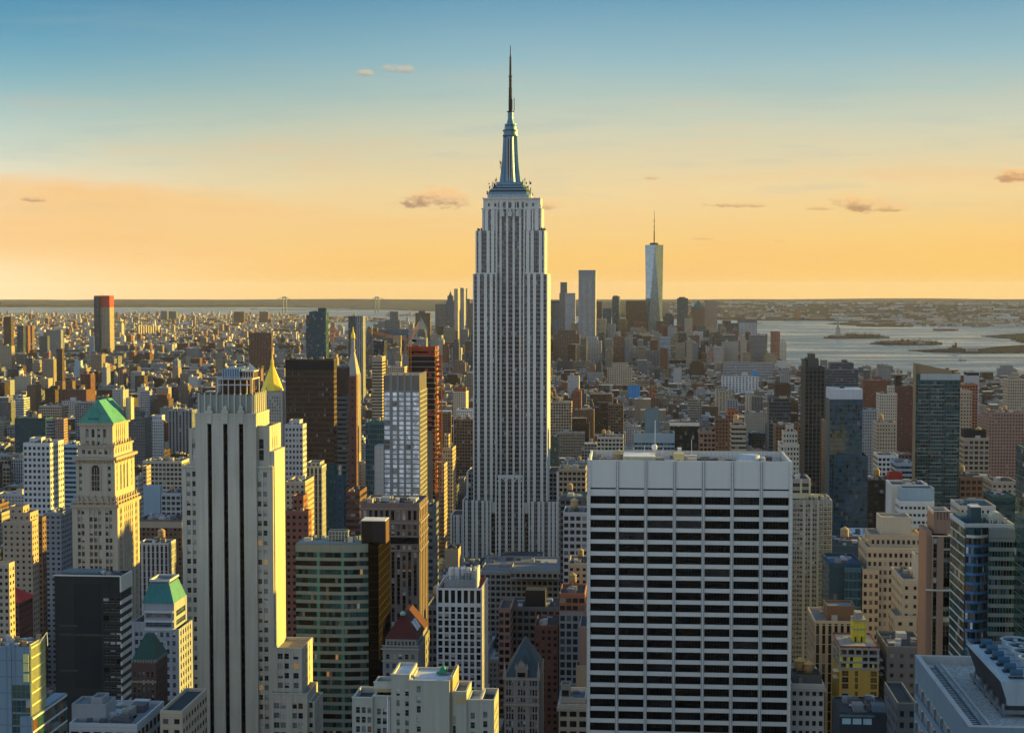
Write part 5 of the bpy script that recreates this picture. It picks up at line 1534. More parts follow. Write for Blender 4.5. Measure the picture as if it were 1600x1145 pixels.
def balcony_tower():
    Y = 1050
    B = Bld('apartment_tower', 'broad teal glass apartment tower with balcony lines and slanted tan top', 'apartment tower', Y, short='the slant-topped balcony tower')
    tn = stone('tan_side', (.27, .20, .12)); pl = stone('balcony_concrete', (.34, .37, .35), .7); tg = stone('tower_glass_wall', (.03, .08, .08), .3)
    X = lambda px: B.X(px, 600); Z = lambda py: B.Zp(1465, py)
    x0, x1 = X(1431), X(1500.5); y1 = Y + 8
    W_ = x1 - x0; fl = 5.72 * Y / F
    rows = floors(Z(596), 40, fl, .68, 0)
    cols = even(W_, 17, .88, .1)
    B.block(x0, x1, Y, y1, -1, Z(585), tg, cols, rows, ph=1, clut=.6, pd=.25, sd=.2, d=.4, pal='tealg', roofc='tan')
    B.wall.box(X(1438), x1, Y - .2, Y + .2, Z(593.5), Z(584), pl, bottom=True)
    si = B.mesh_part('tan_fin'); si.box(x0 - .5, x0, Y - .8, y1, -1, Z(567.5), tn)
    tp = B.mesh_part('slanted_crown')
    a, b = x0, X(1488)
    p = [(a, Z(585)), (b, Z(585)), (b, Z(579)), (a, Z(567.5))]
    for yy, rev in ((Y + 2, False), (Y + 3.2, True)):
        q = [(u, yy, z) for u, z in p]; tp.face(q[::-1] if rev else q, tn)
    tp.face([(a, Y + 2, Z(567.5)), (b, Y + 2, Z(579)), (b, Y + 3.2, Z(579)), (a, Y + 3.2, Z(567.5))], tn); tp.box(X(1494), x1, Y + .4, y1, Z(585), Z(581.5), tn)
    bl = B.mesh_part('balcony'); r_ = random.Random(8)
    z = Z(596)
    while z > 40:
        z -= fl
        for (a_, b_) in ((1433, 1452), (1452, 1476), (1476, 1500)):
            if r_.random() < .82:
                s, e = X(a_ + r_.uniform(0, 4)), X(b_ - r_.uniform(0, 4)); bl.box(s, e, Y - 1.1, Y - .26, z + .1, z + .32, pl, bottom=True)
    B.done()


def dark_tower():
    Y = 1300
    B = Bld('apartment_tower', 'slim dark ribbed apartment tower with stepped mechanical crown', 'apartment tower', Y, short='the slim dark ribbed tower')
    dk = stone('dark_rib', (.085, .085, .08)); sp = stone('dark_spandrel', (.05, .05, .05)); sd_ = stone('ribbed_side', (.18, .16, .14))
    X = lambda px: B.X(px, 600); Z = lambda py: B.Zp(1270, py)
    x0, x1 = X(1257), X(1289.5); W_ = x1 - x0; fl = 6.4 * Y / F; y1 = Y + side_len(1257, 1251.3, Y)
    B.block(x0, x1, Y, y1, -1, Z(574), dk, even(W_, 5, .78, .5), floors(Z(580), 30, fl, .62, 0), lcols=even(y1 - Y - .5, 5, .45, .6), clut=0, pd=.7, sd=.35, d=.6, pal='deep', spm=sp)
    c = B.mesh_part('mechanical_crown')
    c.box(X(1262), X(1279), Y + 3, y1 - 4, Z(575), Z(560), dk); c.box(X(1266), X(1274), Y + 4, y1 - 6, Z(560), Z(553), dk); c.box(X(1276), X(1280), Y + 5, y1 - 6, Z(575), Z(562), sp); c.box(x0, X(1260), Y + 2, y1 - 4, Z(575), Z(563), dk)
    c.box(X(1252), X(1259), Y + 5, Y + 9, Z(562), Z(561), sp, bottom=True)
    for px, t in ((1268, 550), (1271, 551), (1264, 557)): c.beam((X(px), Y + 8, Z(562)), (X(px), Y + 8, Z(t)), .2, dk)
    B.done()


def blue_towers():
    Y = 1000
    B = Bld('glass_tower', 'mottled blue glass tower with blank white crown and wider base', 'glass tower', Y, short='the white-crowned blue glass tower')
    cw = stone('crown_white', (.42, .44, .46), .6); bm = stone('blue_mullion', (.03, .07, .09), .4)
    X = lambda px: B.X(px, 620); Z = lambda py: B.Zp(1325, py)
    x0, x1 = X(1297), X(1348.5); fl = 6.6 * Y / F; W_ = x1 - x0
    kw = dict(pd=.12, sd=.12, d=.3, pal='curtain')
    B.block(x0, x1, Y + 1, Y + 24, 90, Z(624), bm, even(W_, 13, .9, .1), floors(Z(625), 90, fl, .84, 0), clut=0, **kw)
    c = B.mesh_part('blank_crown'); c.box(x0 + .1, x1 - .1, Y + 1.4, Y + 23, Z(624), Z(608), cw); c.box(X(1315), X(1322), Y + 8, Y + 12, Z(608), Z(604), bm)
    a, b = X(1304), X(1356.5)
    B.block(a, b, Y - 1, Y + 23, -1, Z(711), bm, even(b - a, 14, .9, .1), floors(Z(713), 20, fl, .86, 0), clut=.6, **kw)
    B.done()


def corner_glass():
    # brown ribbed tower
    Y = 520
    B = Bld('office_tower', 'slender brown brick office tower with tall dark glass strips', 'office tower', Y, short='the slender brown strip tower')
    br = stone('rose_brick', (.26, .165, .12), var=.1, joints=(.6, .35)); cp = stone('rose_cap', (.45, .40, .36))
    X = lambda px: B.X(px, 840); Z = lambda py: B.Zp(1465, py)
    x0, x1 = X(1457), X(1488); W_ = x1 - x0
    kw = dict(clut=.7, pal='deep', pd=.6, sd=.3, d=.6, spm=stone('dark_spandrel', (.05, .05, .05)))
    B.block(x0, x1, Y, Y + 18, 20, Z(838), br, [(W_ * .06, W_ * .24), (W_ * .58, W_ * .9)], floors(Z(841), 60, 15.2 * Y / F, .95, 0), capm=cp, **kw)
    B.block(X(1448), x0, Y + 1.2, Y + 16, 20, Z(830), br, None, None, lcols=even(14, 4, .4, .5), capm=cp, ph=1, **dict(kw, clut=0)) if 0 else B.wall.box(X(1449), x0, Y + 1.2, Y + 16, 20, Z(831), br)
    B.block(X(1464), X(1492), Y + 6, Y + 18, Z(838), Z(803), br, even(X(1492) - X(1464), 4, .3, .8), [(Z(816), Z(812))], capm=cp, **kw)
    bd = B.mesh_part('band'); bd.box(X(1449) - .1, x1 + .1, Y - .12, Y + 1.3, Z(923), Z(920.5), cp, bottom=True)
    B.done()
    # glass office with curved blue-banded corner
    Y = 430
    B = Bld('glass_office', 'glass office with curved corner, blue floor bands and crowded roof', 'office building', Y, short='the curved-corner glass office')
    gs = stone('glass_spandrel', (.22, .25, .22), .4); bb = stone('blue_band', (.05, .14, .28), .4); rd = stone('roof_slate', (.045, .085, .10), .6); lt = stone('light_line', (.45, .47, .44), .5)
    X = lambda px: B.X(px, 830); Z = lambda py: B.Zp(1545, py)
    zt = Z(826); fl = 14.6 * Y / F
    B.frames = False
    xa, xb, xc, xd = X(1509), X(1511), X(1547), X(1588)
    L = side_len(1509, 1487, Y)
    B.seen(xa, xd, Y, Y + 22, zt)
    B.wall.box(xa + .3, xd, Y + 2.2, Y + 22, 20, zt, rd)
    N = 10
    import bisect
    arc = []
    for i in range(N + 1):
        t = i / N; arc.append((xb + (xc - xb) * t, Y + 2.4 - 2.4 * math.sin(math.pi * (t * .80 + .18))))
    r_ = random.Random(4)
    ri = B.mesh_part('front_frame'); sl = B.mesh_part('side_trim')
    z = zt
    for f in range(26):
        z0, z1 = z - fl, z
        if z0 < 40: break
        cu = B.mesh_part('floor_band')
        for (p, q) in zip(arc, arc[1:]):
            cu.face([(p[0], p[1] - .1, z0), (q[0], q[1] - .1, z0), (q[0], q[1] - .1, z0 + .75), (p[0], p[1] - .1, z0 + .75)], bb if f else lt)
            k = r_.choices(['teal', 'mirror', 'warm', 'dark', 'half'], [40, 8 if f > 2 else 3, 18, 16, 14])[0]
            B.panes.append(([(p[0] + .04, p[1], z0 + .75), (q[0] - .04, q[1], z0 + .75), (q[0] - .04, q[1], z1), (p[0] + .04, p[1], z1)], k, 1, 1))
        ri.box(xc, xd, Y + .5, Y + 2.2, z1 - (1.0 if f else 2.6), z1, gs, bottom=True)
        n_ = 9
        for i in range(n_):
            a, b = xc + (xd - xc) * i / n_, xc + (xd - xc) * (i + 1) / n_
            k = r_.choices(['green', 'dark', 'half', 'teal', 'warm'], [34, 30, 14, 22, 4])[0]
            B.panes.append(([(a + .05, Y + .9, z0), (b - .05, Y + .9, z0), (b - .05, Y + .9, z1 - 1.0), (a + .05, Y + .9, z1 - 1.0)], k, 1, 1))
            ri.box(a - .03, a + .03, Y + .75, Y + .9, z0, z1 - 1.0, gs)
        sl.box(xa + .1, xa + .3, Y + 2.2, Y + 2.2 + L, z1 - .35, z1, lt, bottom=True)
        for i in range(7):
            v0, v1 = Y + 2.2 + L * i / 7, Y + 2.2 + L * (i + 1) / 7
            k = r_.choices(['green', 'dark', 'half', 'teal', 'warm'], [34, 20, 14, 26, 8])[0]
            B.panes.append(([(xa + .24, v1 - .04, z0), (xa + .24, v0 + .04, z0), (xa + .24, v0 + .04, z1 - .36), (xa + .24, v1 - .04, z1 - .36)], k, 1, 1))
        z -= fl
    B.roof.top(xa, xd, Y + 2.2, Y + 22, zt + .03, ROOFC['blue'])
    pa = B.mesh_part('parapet'); pa.parapet(xa, xd, Y + 2.2, Y + 22, zt + .05, 1.0, .3, lt)
    rp = B.mesh_part('roof_plant'); cm = stone('unit_metal', (.42, .42, .37), .5)
    rp.box(X(1512), X(1546), Y + 9, Y + 20, zt, zt + 1.6, rd); rp.box(X(1528), X(1544), Y + 9, Y + 14, zt + 1.6, zt + 4.4, rd); rp.box(X(1527.5), X(1544.5), Y + 8.8, Y + 14.2, zt + 4.4, zt + 4.6, lt, bottom=True)
    rp.beam((X(1568), Y + 8, zt + 1.6), (X(1568), Y + 12, zt + 1.6), 1.7, cm, 16)
    for i in range(16): rp.box(X(1549 + (i % 8) * 4.4), X(1551 + (i % 8) * 4.4), Y + 6 + (i // 8) * 6, Y + 8 + (i // 8) * 6, zt, zt + r_.uniform(.5, 2.4), cm if i % 3 else rd)
    for i in range(5): rp.beam((X(1553 + i * 6), Y + 3.5, zt + .3), (X(1558 + i * 6), Y + 12, zt + .8), .16, cm)
    B.done()


def edge_green():
    """Only its long side is seen, running back from the picture edge."""
    Y = 429.4
    B = Bld('glass_tower', 'dark green reflective glass tower cut off by the picture edge', 'glass tower', Y, short='the dark green glass tower')
    x0 = at(1587.5, 720, Y).x; z = at(1588, 695, Y).z; ya = 348.0
    B.seen(x0, x0 + 34, ya, Y, z)
    B.wall.walls(x0 + .3, x0 + 34, ya, Y, 10, z - 1, (.05, .12, .10), (1.8, 3.85, .88, .78, .8)); B.roof.top(x0 + .3, x0 + 34, ya, Y, z - .98, ROOFC['grey']); B.wall.parapet(x0 + .3, x0 + 34, ya, Y, z - .95, 1.0, .4, CITY, col=(.08, .16, .13)); clutter(B.roof, x0 + 4, x0 + 30, ya + 4, Y - 4, z - .95, 1, 3)
    r_ = random.Random(6); zz = z; fr = B.mesh_part('floor_frame'); gm = stone('green_bar', (.10, .22, .18), .4)
    n_ = 42
    while zz > 40:
        for i in range(n_):
            v0, v1 = ya + (Y - ya) * i / n_, ya + (Y - ya) * (i + 1) / n_
            B.panes.append(([(x0, v1 - .04, zz - 3.6), (x0, v0 + .04, zz - 3.6), (x0, v0 + .04, zz), (x0, v1 - .04, zz)], r_.choices(['green', 'teal', 'dark', 'mirror'], [60, 25, 20, 1])[0], 2, 3.6))
        fr.box(x0 - .06, x0 + .3, ya, Y, zz - 3.85, zz - 3.6, gm, bottom=True)
        zz -= 3.85
    B.done()


def fan_roof():
    """Nearest roof: gravel deck, sloped side of scalloped windows, cooling fans on a raised frame."""
    Y0 = 283.0
    B = Bld('office_building', 'near office roof of pale gravel with raised cooling fan deck', 'office building', Y0, short='the gravel roof with cooling fans')
    bl = stone('blue_stone', (.13, .19, .235), .7, var=.08); cp = stone('stone_coping', (.36, .36, .34)); gv = None
    zr = at(1513.6, 1135, Y0).z; xl = at(1513.6, 1135, Y0).x
    Y1 = Y0
    for q in range(200):
        Y1 += 1
        if px_of(xl, Y1, zr)[1] < 1023.5: break
    x2 = xl + 62
    B.seen(xl, x2, Y0, Y1, zr)
    m, nn, b = new_mat('gravel')
    pos = nn.n('ShaderNodeNewGeometry').outputs['Position']
    vo = nn.n('ShaderNodeTexVoronoi'); nn.put(vo.inputs['Vector'], pos); vo.inputs['Scale'].default_value = 2.6
    nn.put(b.inputs['Base Color'], nn.mix(nn.xyz(vo.outputs['Color'])[0], nn.mix(nn.noise(pos, .25, 4), (.14, .15, .145), (.24, .235, .22)), nn.mix(nn.noise(pos, .25, 4), (.32, .33, .31), (.44, .42, .38))))
    b.inputs['Roughness'].default_value = .95
    gv = m
    B.wall.box(xl + .6, x2, Y0, Y1, 10, zr - 1.6, bl)
    dk = B.mesh_part('gravel_deck'); dk.face([(xl + 1, Y0 + 1, zr - 1.55), (x2, Y0 + 1, zr - 1.55), (x2, Y1 - 1, zr - 1.55), (xl + 1, Y1 - 1, zr - 1.55)], gv)
    pr = B.mesh_part('parapet')
    pr.box(xl, xl + .9, Y0, Y1, zr - 5.0, zr, bl, bottom=True); pr.box(xl, xl + .9, Y0, Y1, zr, zr + .15, cp, bottom=True)
    pr.box(xl + .9, x2, Y1 - 1, Y1, zr - 2, zr + .1, cp); pr.box(xl + .9, x2, Y0, Y0 + .8, zr - 2, zr, bl); pr.box(xl + .9, x2, Y0 - .05, Y0 + .85, zr, zr + .12, cp, bottom=True)
    tr = B.mesh_part('roof_track'); dr = stone('roof_dark', (.05, .052, .055))
    tr.box(xl + 3.4, xl + 3.6, Y0 + 1, Y1 - 3, zr - 1.5, zr - 1.1, bl); tr.box(xl + 4.6, xl + 5.0, Y0 + 1, Y1 - 3, zr - 1.5, zr - .9, cp)
    v = Y0 + 2
    while v < Y1 - 4: tr.box(xl + 1, xl + 3.4, v, v + .12, zr - 1.5, zr - 1.42, dr); v += 1.3
    fa = B.mesh_part('scalloped_band')
    dw = GL['black']
    fl = 4.1; z = zr - 5.0; n_ = 8; bw = (Y1 - Y0) / n_
    while z > 50:
        for i in range(n_):
            v0, v1 = Y0 + bw * i + .5, Y0 + bw * (i + 1) - .5
            B.panes.append(([(xl + .58, v1, z - 2.7), (xl + .58, v0, z - 2.7), (xl + .58, v0, z), (xl + .58, v1, z)], 'black', bw, 2.7))
            for k in range(8):     # concave head of every window bay
                t0, t1 = k / 8, (k + 1) / 8
                a, c = v0 + (v1 - v0) * t0, v0 + (v1 - v0) * t1
                h0, h1 = .75 * (abs(t0 * 2 - 1) ** 2), .75 * (abs(t1 * 2 - 1) ** 2)
                fa.face([(xl + .1, c, z - .2 - h1), (xl + .1, a, z - .2 - h0), (xl + .1, a, z + .01), (xl + .1, c, z + .01)], cp)
            for k in range(1, 5): fa.box(xl + .42, xl + .58, v0 + (v1 - v0) * k / 5 - .05, v0 + (v1 - v0) * k / 5 + .05, z - 2.7, z, cp)
            fa.box(xl + .05, xl + .6, v1, v1 + 1.0, z - 2.7, z, bl)
        fa.box(xl, xl + .6, Y0, Y1, z - fl, z - 2.7, bl, bottom=True)
        z -= fl
    # cooling deck
    zt = zr + 5.2
    def onp(px, py):  # where sight line meets the deck plane
        lo, hi = 150.0, 600.0
        for _ in range(40):
            mid = (lo + hi) / 2
            if at(px, py, mid).z > zt: lo = mid
            else: hi = mid
        p = at(px, py, mid); return p.x, p.y
    fx, fy = onp(1562, 1064); bx, by = onp(1511, 1006)
    xa = (fx + bx) / 2; ya, yb_ = fy, by
    xe = xa + 30
    fd = B.mesh_part('fan_deck'); gal = stone('galvanised', (.30, .38, .42), .45, metal=.3); ddk = stone('deck_dark', (.03, .035, .04)); sg = stone('steel_grey', (.14, .16, .17), .5)
    # tapered housing
    e = 1.6
    fd.hip(xa + e, xe - e, ya + e, yb_ - e, zt, zt, 0, 0, gal) if 0 else None
    T = [(xa, ya), (xe, ya), (xe, yb_), (xa, yb_)]; Bt = [(xa + e, ya + .8), (xe - e, ya + .8), (xe - e, yb_ - .8), (xa + e, yb_ - .8)]
    for i in range(4):
        j = (i + 1) % 4
        fd.face([(*Bt[i], zt - 4.6), (*Bt[j], zt - 4.6), (*T[j], zt), (*T[i], zt)], ddk if i == 3 else gal)
    fd.face([(*t, zt) for t in T], gal); fd.face([(*t, zt - 4.6) for t in reversed(Bt)], ddk)
    for i in range(14):     # corrugation of the front
        zz = zt - 4.5 + 4.4 * i / 14; yy = ya + .8 * (1 - (zz - zt + 4.6) / 4.6)
        fd.box(xa + 1.2, xe - 1.2, yy - .1, yy + .02, zz, zz + .14, gal, bottom=True)
    rl = B.mesh_part('railing', parent=fd)
    for i in range(30):
        v = ya + (yb_ - ya) * i / 29; rl.box(xa - .04, xa + .04, v - .04, v + .04, zt, zt + 1.0, cp)
    for zz in (.5, 1.0): rl.box(xa - .03, xa + .03, ya, yb_, zt + zz - .04, zt + zz, cp, bottom=True); rl.box(xa, xe, ya - .03, ya + .03, zt + zz - .04, zt + zz, cp, bottom=True)
    rl.beam((xa, yb_, zt), (xa, yb_ - 3, zt + 1.0), .05, cp)
    fr = B.mesh_part('support_frame')
    fr.box(xa + .5, xa + .9, ya + .2, yb_ - 1, zr - .9, zr - .3, sg, bottom=True); fr.box(xa + .9, xe, ya + .4, ya + .8, zr - .9, zr - .2, sg, bottom=True)
    v = ya + .5
    while v < yb_ - 1: fr.box(xa + .5, xa + .9, v, v + .4, zr - 1.5, zr + .9, sg); v += (yb_ - ya) / 6.2
    fr.box(xa + 1.6, xe - 1, ya + 1, yb_ - 1, zr - .3, zr + .7, ddk, bottom=True)
    for i in range(4): fr.beam((xa + 5 + i * 6, ya + 3, zr - 1.5), (xa + 5 + i * 6, ya + 3, zr + .6), .3, sg)
    n_ = 6; lw = (yb_ - ya) / n_
    for i in range(n_):
        cyy = ya + lw * (i + .5); cxx = xa + 9.0
        f = B.mesh_part('cooling_fan')
        R_ = min(lw * .52, 3.4)
        f.lathe(cxx, cyy, [(R_, zt), (R_, zt + 1.5), (R_ + .25, zt + 1.6), (R_ + .25, zt + 1.75), (R_ - .12, zt + 1.75), (R_ - .12, zt + .9)], gal, 28, cap=False)
        f.lathe(cxx, cyy, [(R_ - .12, zt + .9), (.01, zt + .9)], ddk, 28, cap=False)
        hub = B.mesh_part('fan_blade', parent=f)
        for k in range(8):
            t = k * math.pi / 4
            a_, b_ = Vector((math.cos(t), math.sin(t), 0)), Vector((-math.sin(t), math.cos(t), 0))
            c = Vector((cxx, cyy, zt + 1.25))
            hub.face([c + a_ * .4 - b_ * .18, c + a_ * (R_ - .4) - b_ * .5, c + a_ * (R_ - .4) + b_ * .5 + Vector((0, 0, .35)), c + a_ * .4 + b_ * .18 + Vector((0, 0, .2))], ddk)
        f.lathe(cxx, cyy, [(.5, zt + 1.1), (.5, zt + 1.6), (.1, zt + 1.7)], gal, 10)
        mo = B.mesh_part('fan_motor', parent=f)
        mo.beam((xa + 2.4, cyy, zt + .9), (xa + 4.4, cyy, zt + .9), .8, stone('motor_blue', (.03, .08, .12), .5), 10); mo.box(xa + 2.1, xa + 4.7, cyy - .9, cyy + .9, zt, zt + .25, ddk); mo.beam((xa + 4.4, cyy, zt + .9), (cxx - R_, cyy, zt + .9), .12, sg)
    eq = B.mesh_part('roof_equipment')
    for k in range(5): eq.beam((xl + 14 + k * 4.5, Y0 + 3 + k, zr - 1.5), (xl + 14 + k * 4.5, Y0 + 3 + k, zr + .4), .12, sg)
    eq.lathe(xa + 6, ya + 1.2, [(.1, zr - .9), (.7, zr - .6), (.8, zr), (.1, zr + .5)], cp, 12)
    B.done()


def yellow_site():
    Y = 560
    B = Bld('unfinished_building', 'unfinished block sheathed in yellow boards with bare concrete upper floors', 'construction site', Y, short='the yellow-boarded unfinished block')
    ye = stone('yellow_board', (.36, .26, .07), .8, var=.3); br = stone('bright_board', (.46, .45, .06), .8, var=.25, joints=(1.2, 2.4)); cn = stone('raw_concrete', (.22, .24, .25)); dk = stone('maroon_opening', (.06, .02, .02))
    X = lambda px: B.X(px, 1040); Z = lambda py: B.Zp(1345, py)
    x0, x1 = X(1312), X(1373); y1 = Y + 22; W_ = x1 - x0
    sc = lambda l: [((p - 1312) / 61 * W_, (q - 1312) / 61 * W_) for p, q in l]
    rows = [(Z(1056), Z(1048)), (Z(1066), Z(1058)), (Z(1076), Z(1068)), (Z(1086.5), Z(1080)), (Z(1098), Z(1091))]
    B.block(x0, x1, Y, y1, 10, Z(1044), ye, sc([(1316, 1326), (1336, 1341), (1360.5, 1370.5)]), rows, ph=0, clut=0, pal='bronze', pd=.4, sd=.38, d=.4)
    fr = B.mesh_part('concrete_frame')
    for py in (1044, 1034, 1024, 1013): fr.box(x0 - .2, x1 + .3, Y - .1, y1, Z(py) - .5, Z(py) + .3, cn, bottom=True)
    for px in (1312.5, 1324, 1336, 1347, 1357, 1372):
        for yy in (Y, Y + 8, Y + 16): fr.box(X(px) - .3, X(px) + .3, yy, yy + .5, Z(1044), Z(1010), cn)
    fr.box(x0 + 1, x1 - 1, Y + 6, y1 - 1, Z(1044), Z(1014), dk)
    fr.parapet(x0, x1, Y, y1, Z(1013), .9, .15, stone('safety_net', (.20, .06, .05)))
    for (px, py) in ((1376, 1034), (1378, 1046), (1309, 1052), (1377, 1056), (1309, 1062)): fr.box(X(px) - 1.1, X(px) + 1.1, Y + 2, Y + 6, Z(py), Z(py) + .2, stone('light_line', (.45, .47, .44), .5), bottom=True)
    yb = B.mesh_part('yellow_board')
    for (a, b, p0, p1) in ((1312.5, 1316.5, 1033.5, 1024.5), (1325, 1328, 1033.5, 1024.5), (1333, 1346.5, 1033.5, 1024.5), (1322, 1327, 1043.5, 1034.5), (1332.5, 1346.5, 1043.5, 1034.5), (1363, 1366, 1043.5, 1037)):
        yb.box(X(a), X(b), Y - .05, Y + .1, Z(p0), Z(p1), br, bottom=True)
    co = B.mesh_part('stair_core')
    co.box(X(1338), X(1358.5), Y + 9, Y + 16, Z(1013), Z(979), br); co.box(X(1337.5), X(1359), Y + 8.8, Y + 16.2, Z(992), Z(990), cn, bottom=True); co.box(X(1337.5), X(1359), Y + 8.8, Y + 16.2, Z(979), Z(976), cn, bottom=True)
    co.box(X(1342), X(1353), Y + 10, Y + 15, Z(976), Z(966), cn); co.box(X(1340.5), X(1343), Y + 8.7, Y + 9, Z(1011), Z(1003), dk, bottom=True); co.box(X(1350), X(1352.6), Y + 8.7, Y + 9, Z(1011), Z(1003), dk, bottom=True)
    B.done()
    # low dark pavilion with three bright skylit panels
    Y = 500
    B = Bld('low_building', 'low dark building with three pale blue roof lights', 'building', Y, short='the low building with blue roof lights')
    dkw = stone('dark_wall', (.035, .045, .055)); gy = stone('grey_deck', (.10, .15, .18))
    X = lambda px: B.X(px, 1120); Z = lambda py: B.Zp(1345, py)
    x0, x1 = X(1312), X(1391)
    B.block(x0, x1, Y, Y + 20, 10, Z(1113), dkw, None, None, ph=.6, clut=2.5, roofc='dark')
    li = B.mesh_part('roof_light')
    for (a, b) in ((1316, 1329.5), (1332.5, 1346), (1349, 1362)): li.box(X(a), X(b), Y - .1, Y + .02, Z(1131), Z(1122), stone('pale_panel', (.35, .55, .62), .4), bottom=True)
    li2 = B.mesh_part('ledge'); li2.box(x0, X(1366), Y - .8, Y - .11, Z(1119), Z(1116), gy, bottom=True); li2.box(X(1364), X(1387), Y + 1, Y + 6, Z(1113), Z(1103), gy)
    B.done()

empire(); slab(); striped(); green_roof(); teal_slab(); black_slab(); mansard(); yellow_glass(); grid_white(); brown_stone(); red_hip(); tan_front(); gothic()
hotel_grid(); balcony_tower(); dark_tower(); blue_towers(); corner_glass(); edge_green(); fan_roof(); yellow_site()

# ================================================================== buildings placed one by one
T = tower
def gold_pyramid():
    Y = 1850
    B = Bld('gilded_tower', 'gothic stone tower crowned by a steep gilded pyramid', 'office tower', Y, short='the gilded pyramid tower')
    st = stone('gothic_pale', (.34, .32, .28)); gd = stone('gilding', (.85, .60, .07), .5)
    X = lambda px: B.X(px, 620); Z = lambda py: B.Zp(425, py)
    kw = dict(clut=0, pal='office', pd=.6, sd=.35, d=.6)
    a, b = X(408), X(441); L = 34; w = b - a
    B.block(a, b, Y, Y + L, -1, Z(664), st, even(w, 7, .42, 1), floors(Z(668), 40, 3.8, .55, 0), rcols=even(L - .6, 8, .42, 1), **kw)
    a2, b2 = X(414), X(440)
    B.block(a2, b2, Y + 2, Y + 28, Z(664), Z(612), st, even(b2 - a2, 6, .42, 1), floors(Z(620), Z(662), 3.8, .55, 0), rcols=even(25, 7, .42, 1), **kw)
    r = B.mesh_part('gilded_roof'); cy = Y + 15; cx = at(425.5, 600, cy).x
    oc = lambda rr: [(cx + rr * math.cos(math.pi * (k + .5) / 4), cy + rr * math.sin(math.pi * (k + .5) / 4)) for k in range(8)]
    A, B2 = oc(13.6), oc(1.9)
    for i in range(8): r.face([(*A[i], Z(611)), (*A[(i + 1) % 8], Z(611)), (*B2[(i + 1) % 8], Z(572)), (*B2[i], Z(572))], gd)
    r.lathe(cx, cy, [(1.9, Z(572)), (2.0, Z(565)), (1.6, Z(564)), (1.0, Z(560)), (.2, Z(550))], gd, 8)
    t = None
    for (u, v) in ((a2 + 1, Y + 2.5), (b2 - .5, Y + 2.5), (b2 + 1.2, Y + 12), (b2 + 1.2, Y + 22), (b2 + 3, Y + 28)):
        t = B.mesh_part('turret'); t.lathe(u, v, [(1.3, Z(664)), (1.3, Z(613)), (.1, Z(603))], st, 8)
    B.done()

def clock_tower():
    Y = 2050
    B = Bld('clock_tower', 'slender white campanile tower with stone pyramid and gilded cupola', 'clock tower', Y, short='the campanile with gilded cupola')
    st = stone('marble', (.31, .28, .235)); gd = stone('gilding', (.85, .60, .07), .5)
    X = lambda px: B.X(px, 600); Z = lambda py: B.Zp(552, py)
    a, b = X(540), X(557.5); L = side_len(557.5, 567, Y)
    L = min(L, 30)
    kw = dict(clut=0, pal='office', pd=.5, sd=.3, d=.5)
    B.block(a, b, Y, Y + L, -1, Z(585), st, groups(b - a, [3, 3], .5, 1.2, .8), floors(Z(600), 30, 4.2, .55, 0), rcols=groups(L - .5, [3, 3, 3], .5, 1.2, .8), **kw)
    r = B.mesh_part('stone_pyramid'); r.hip(a + .4, b - .4, Y + .5, Y + L - .5, Z(585), Z(548), (b - a) / 2 - 2.0, L / 2 - 3.2, st)
    cx, cy = (a + b) / 2, Y + L / 2
    l = B.mesh_part('lantern'); l.lathe(cx, cy, [(3.4, Z(550)), (3.4, Z(547)), (2.4, Z(546)), (2.4, Z(531)), (3.0, Z(530)), (3.0, Z(528.6))], st, 10)
    c = B.mesh_part('gilded_cupola'); c.lathe(cx, cy, [(2.6, Z(528.6)), (2.6, Z(525)), (1.9, Z(521)), (1.0, Z(518.6)), (.7, Z(515)), (.3, Z(511))], gd, 12)
    B.done()

def white_windows():
    Y = 900
    B = Bld('office_tower', 'slim pale tower gridded with big white-blind windows and blank crown', 'office tower', Y, short='the white-windowed slim tower')
    st = stone('pewter', (.20, .215, .21)); cr = stone('crown_louvre', (.17, .15, .13)); lt = stone('sunny_pier', (.40, .36, .28))  # sun-side piers: sunlight put into a paler, warmer colour
    X = lambda px: B.X(px, 600); Z = lambda py: B.Zp(628, py)
    x0, x1 = X(599.5), X(655.5); L = side_len(655.5, 667, Y); W_ = x1 - x0
    cols = [(W_ * a, W_ * b) for a, b in ((.01, .165), (.245, .365), (.425, .555), (.615, .745), (.80, .99))]
    fl = 7.62 * Y / F
    B.block(x0, x1, Y, Y + L, -1, Z(610), st, cols, floors(Z(613), 60, fl, .74, 0), rcols=even(L - .5, 6, .55, .2), pd=.6, sd=.3, d=.5, pal='white', clut=0)
    c = B.mesh_part('crown')
    c.box(x0 + .2, x1 - .2, Y + .4, Y + L - .4, Z(610), Z(586.5), cr)
    for a, b in zip([0] + [q for _, q in cols], [p for p, _ in cols] + [W_]): c.box(x0 + a, x0 + b, Y - .1, Y + .4, Z(610), Z(584), st)
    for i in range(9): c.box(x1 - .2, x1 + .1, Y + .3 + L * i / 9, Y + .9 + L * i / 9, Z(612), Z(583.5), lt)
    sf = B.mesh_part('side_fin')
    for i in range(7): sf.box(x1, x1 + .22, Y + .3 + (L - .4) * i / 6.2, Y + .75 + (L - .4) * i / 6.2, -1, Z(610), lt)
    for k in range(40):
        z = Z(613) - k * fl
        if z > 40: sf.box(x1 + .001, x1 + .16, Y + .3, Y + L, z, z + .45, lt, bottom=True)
    lo = B.mesh_part('blank_wing'); lo.box(X(585), x0 - .02, Y - 1, Y + 14, -1, Z(697), stone('blank_pale', (.36, .355, .33), joints=(3, 3.4)))
    B.done()

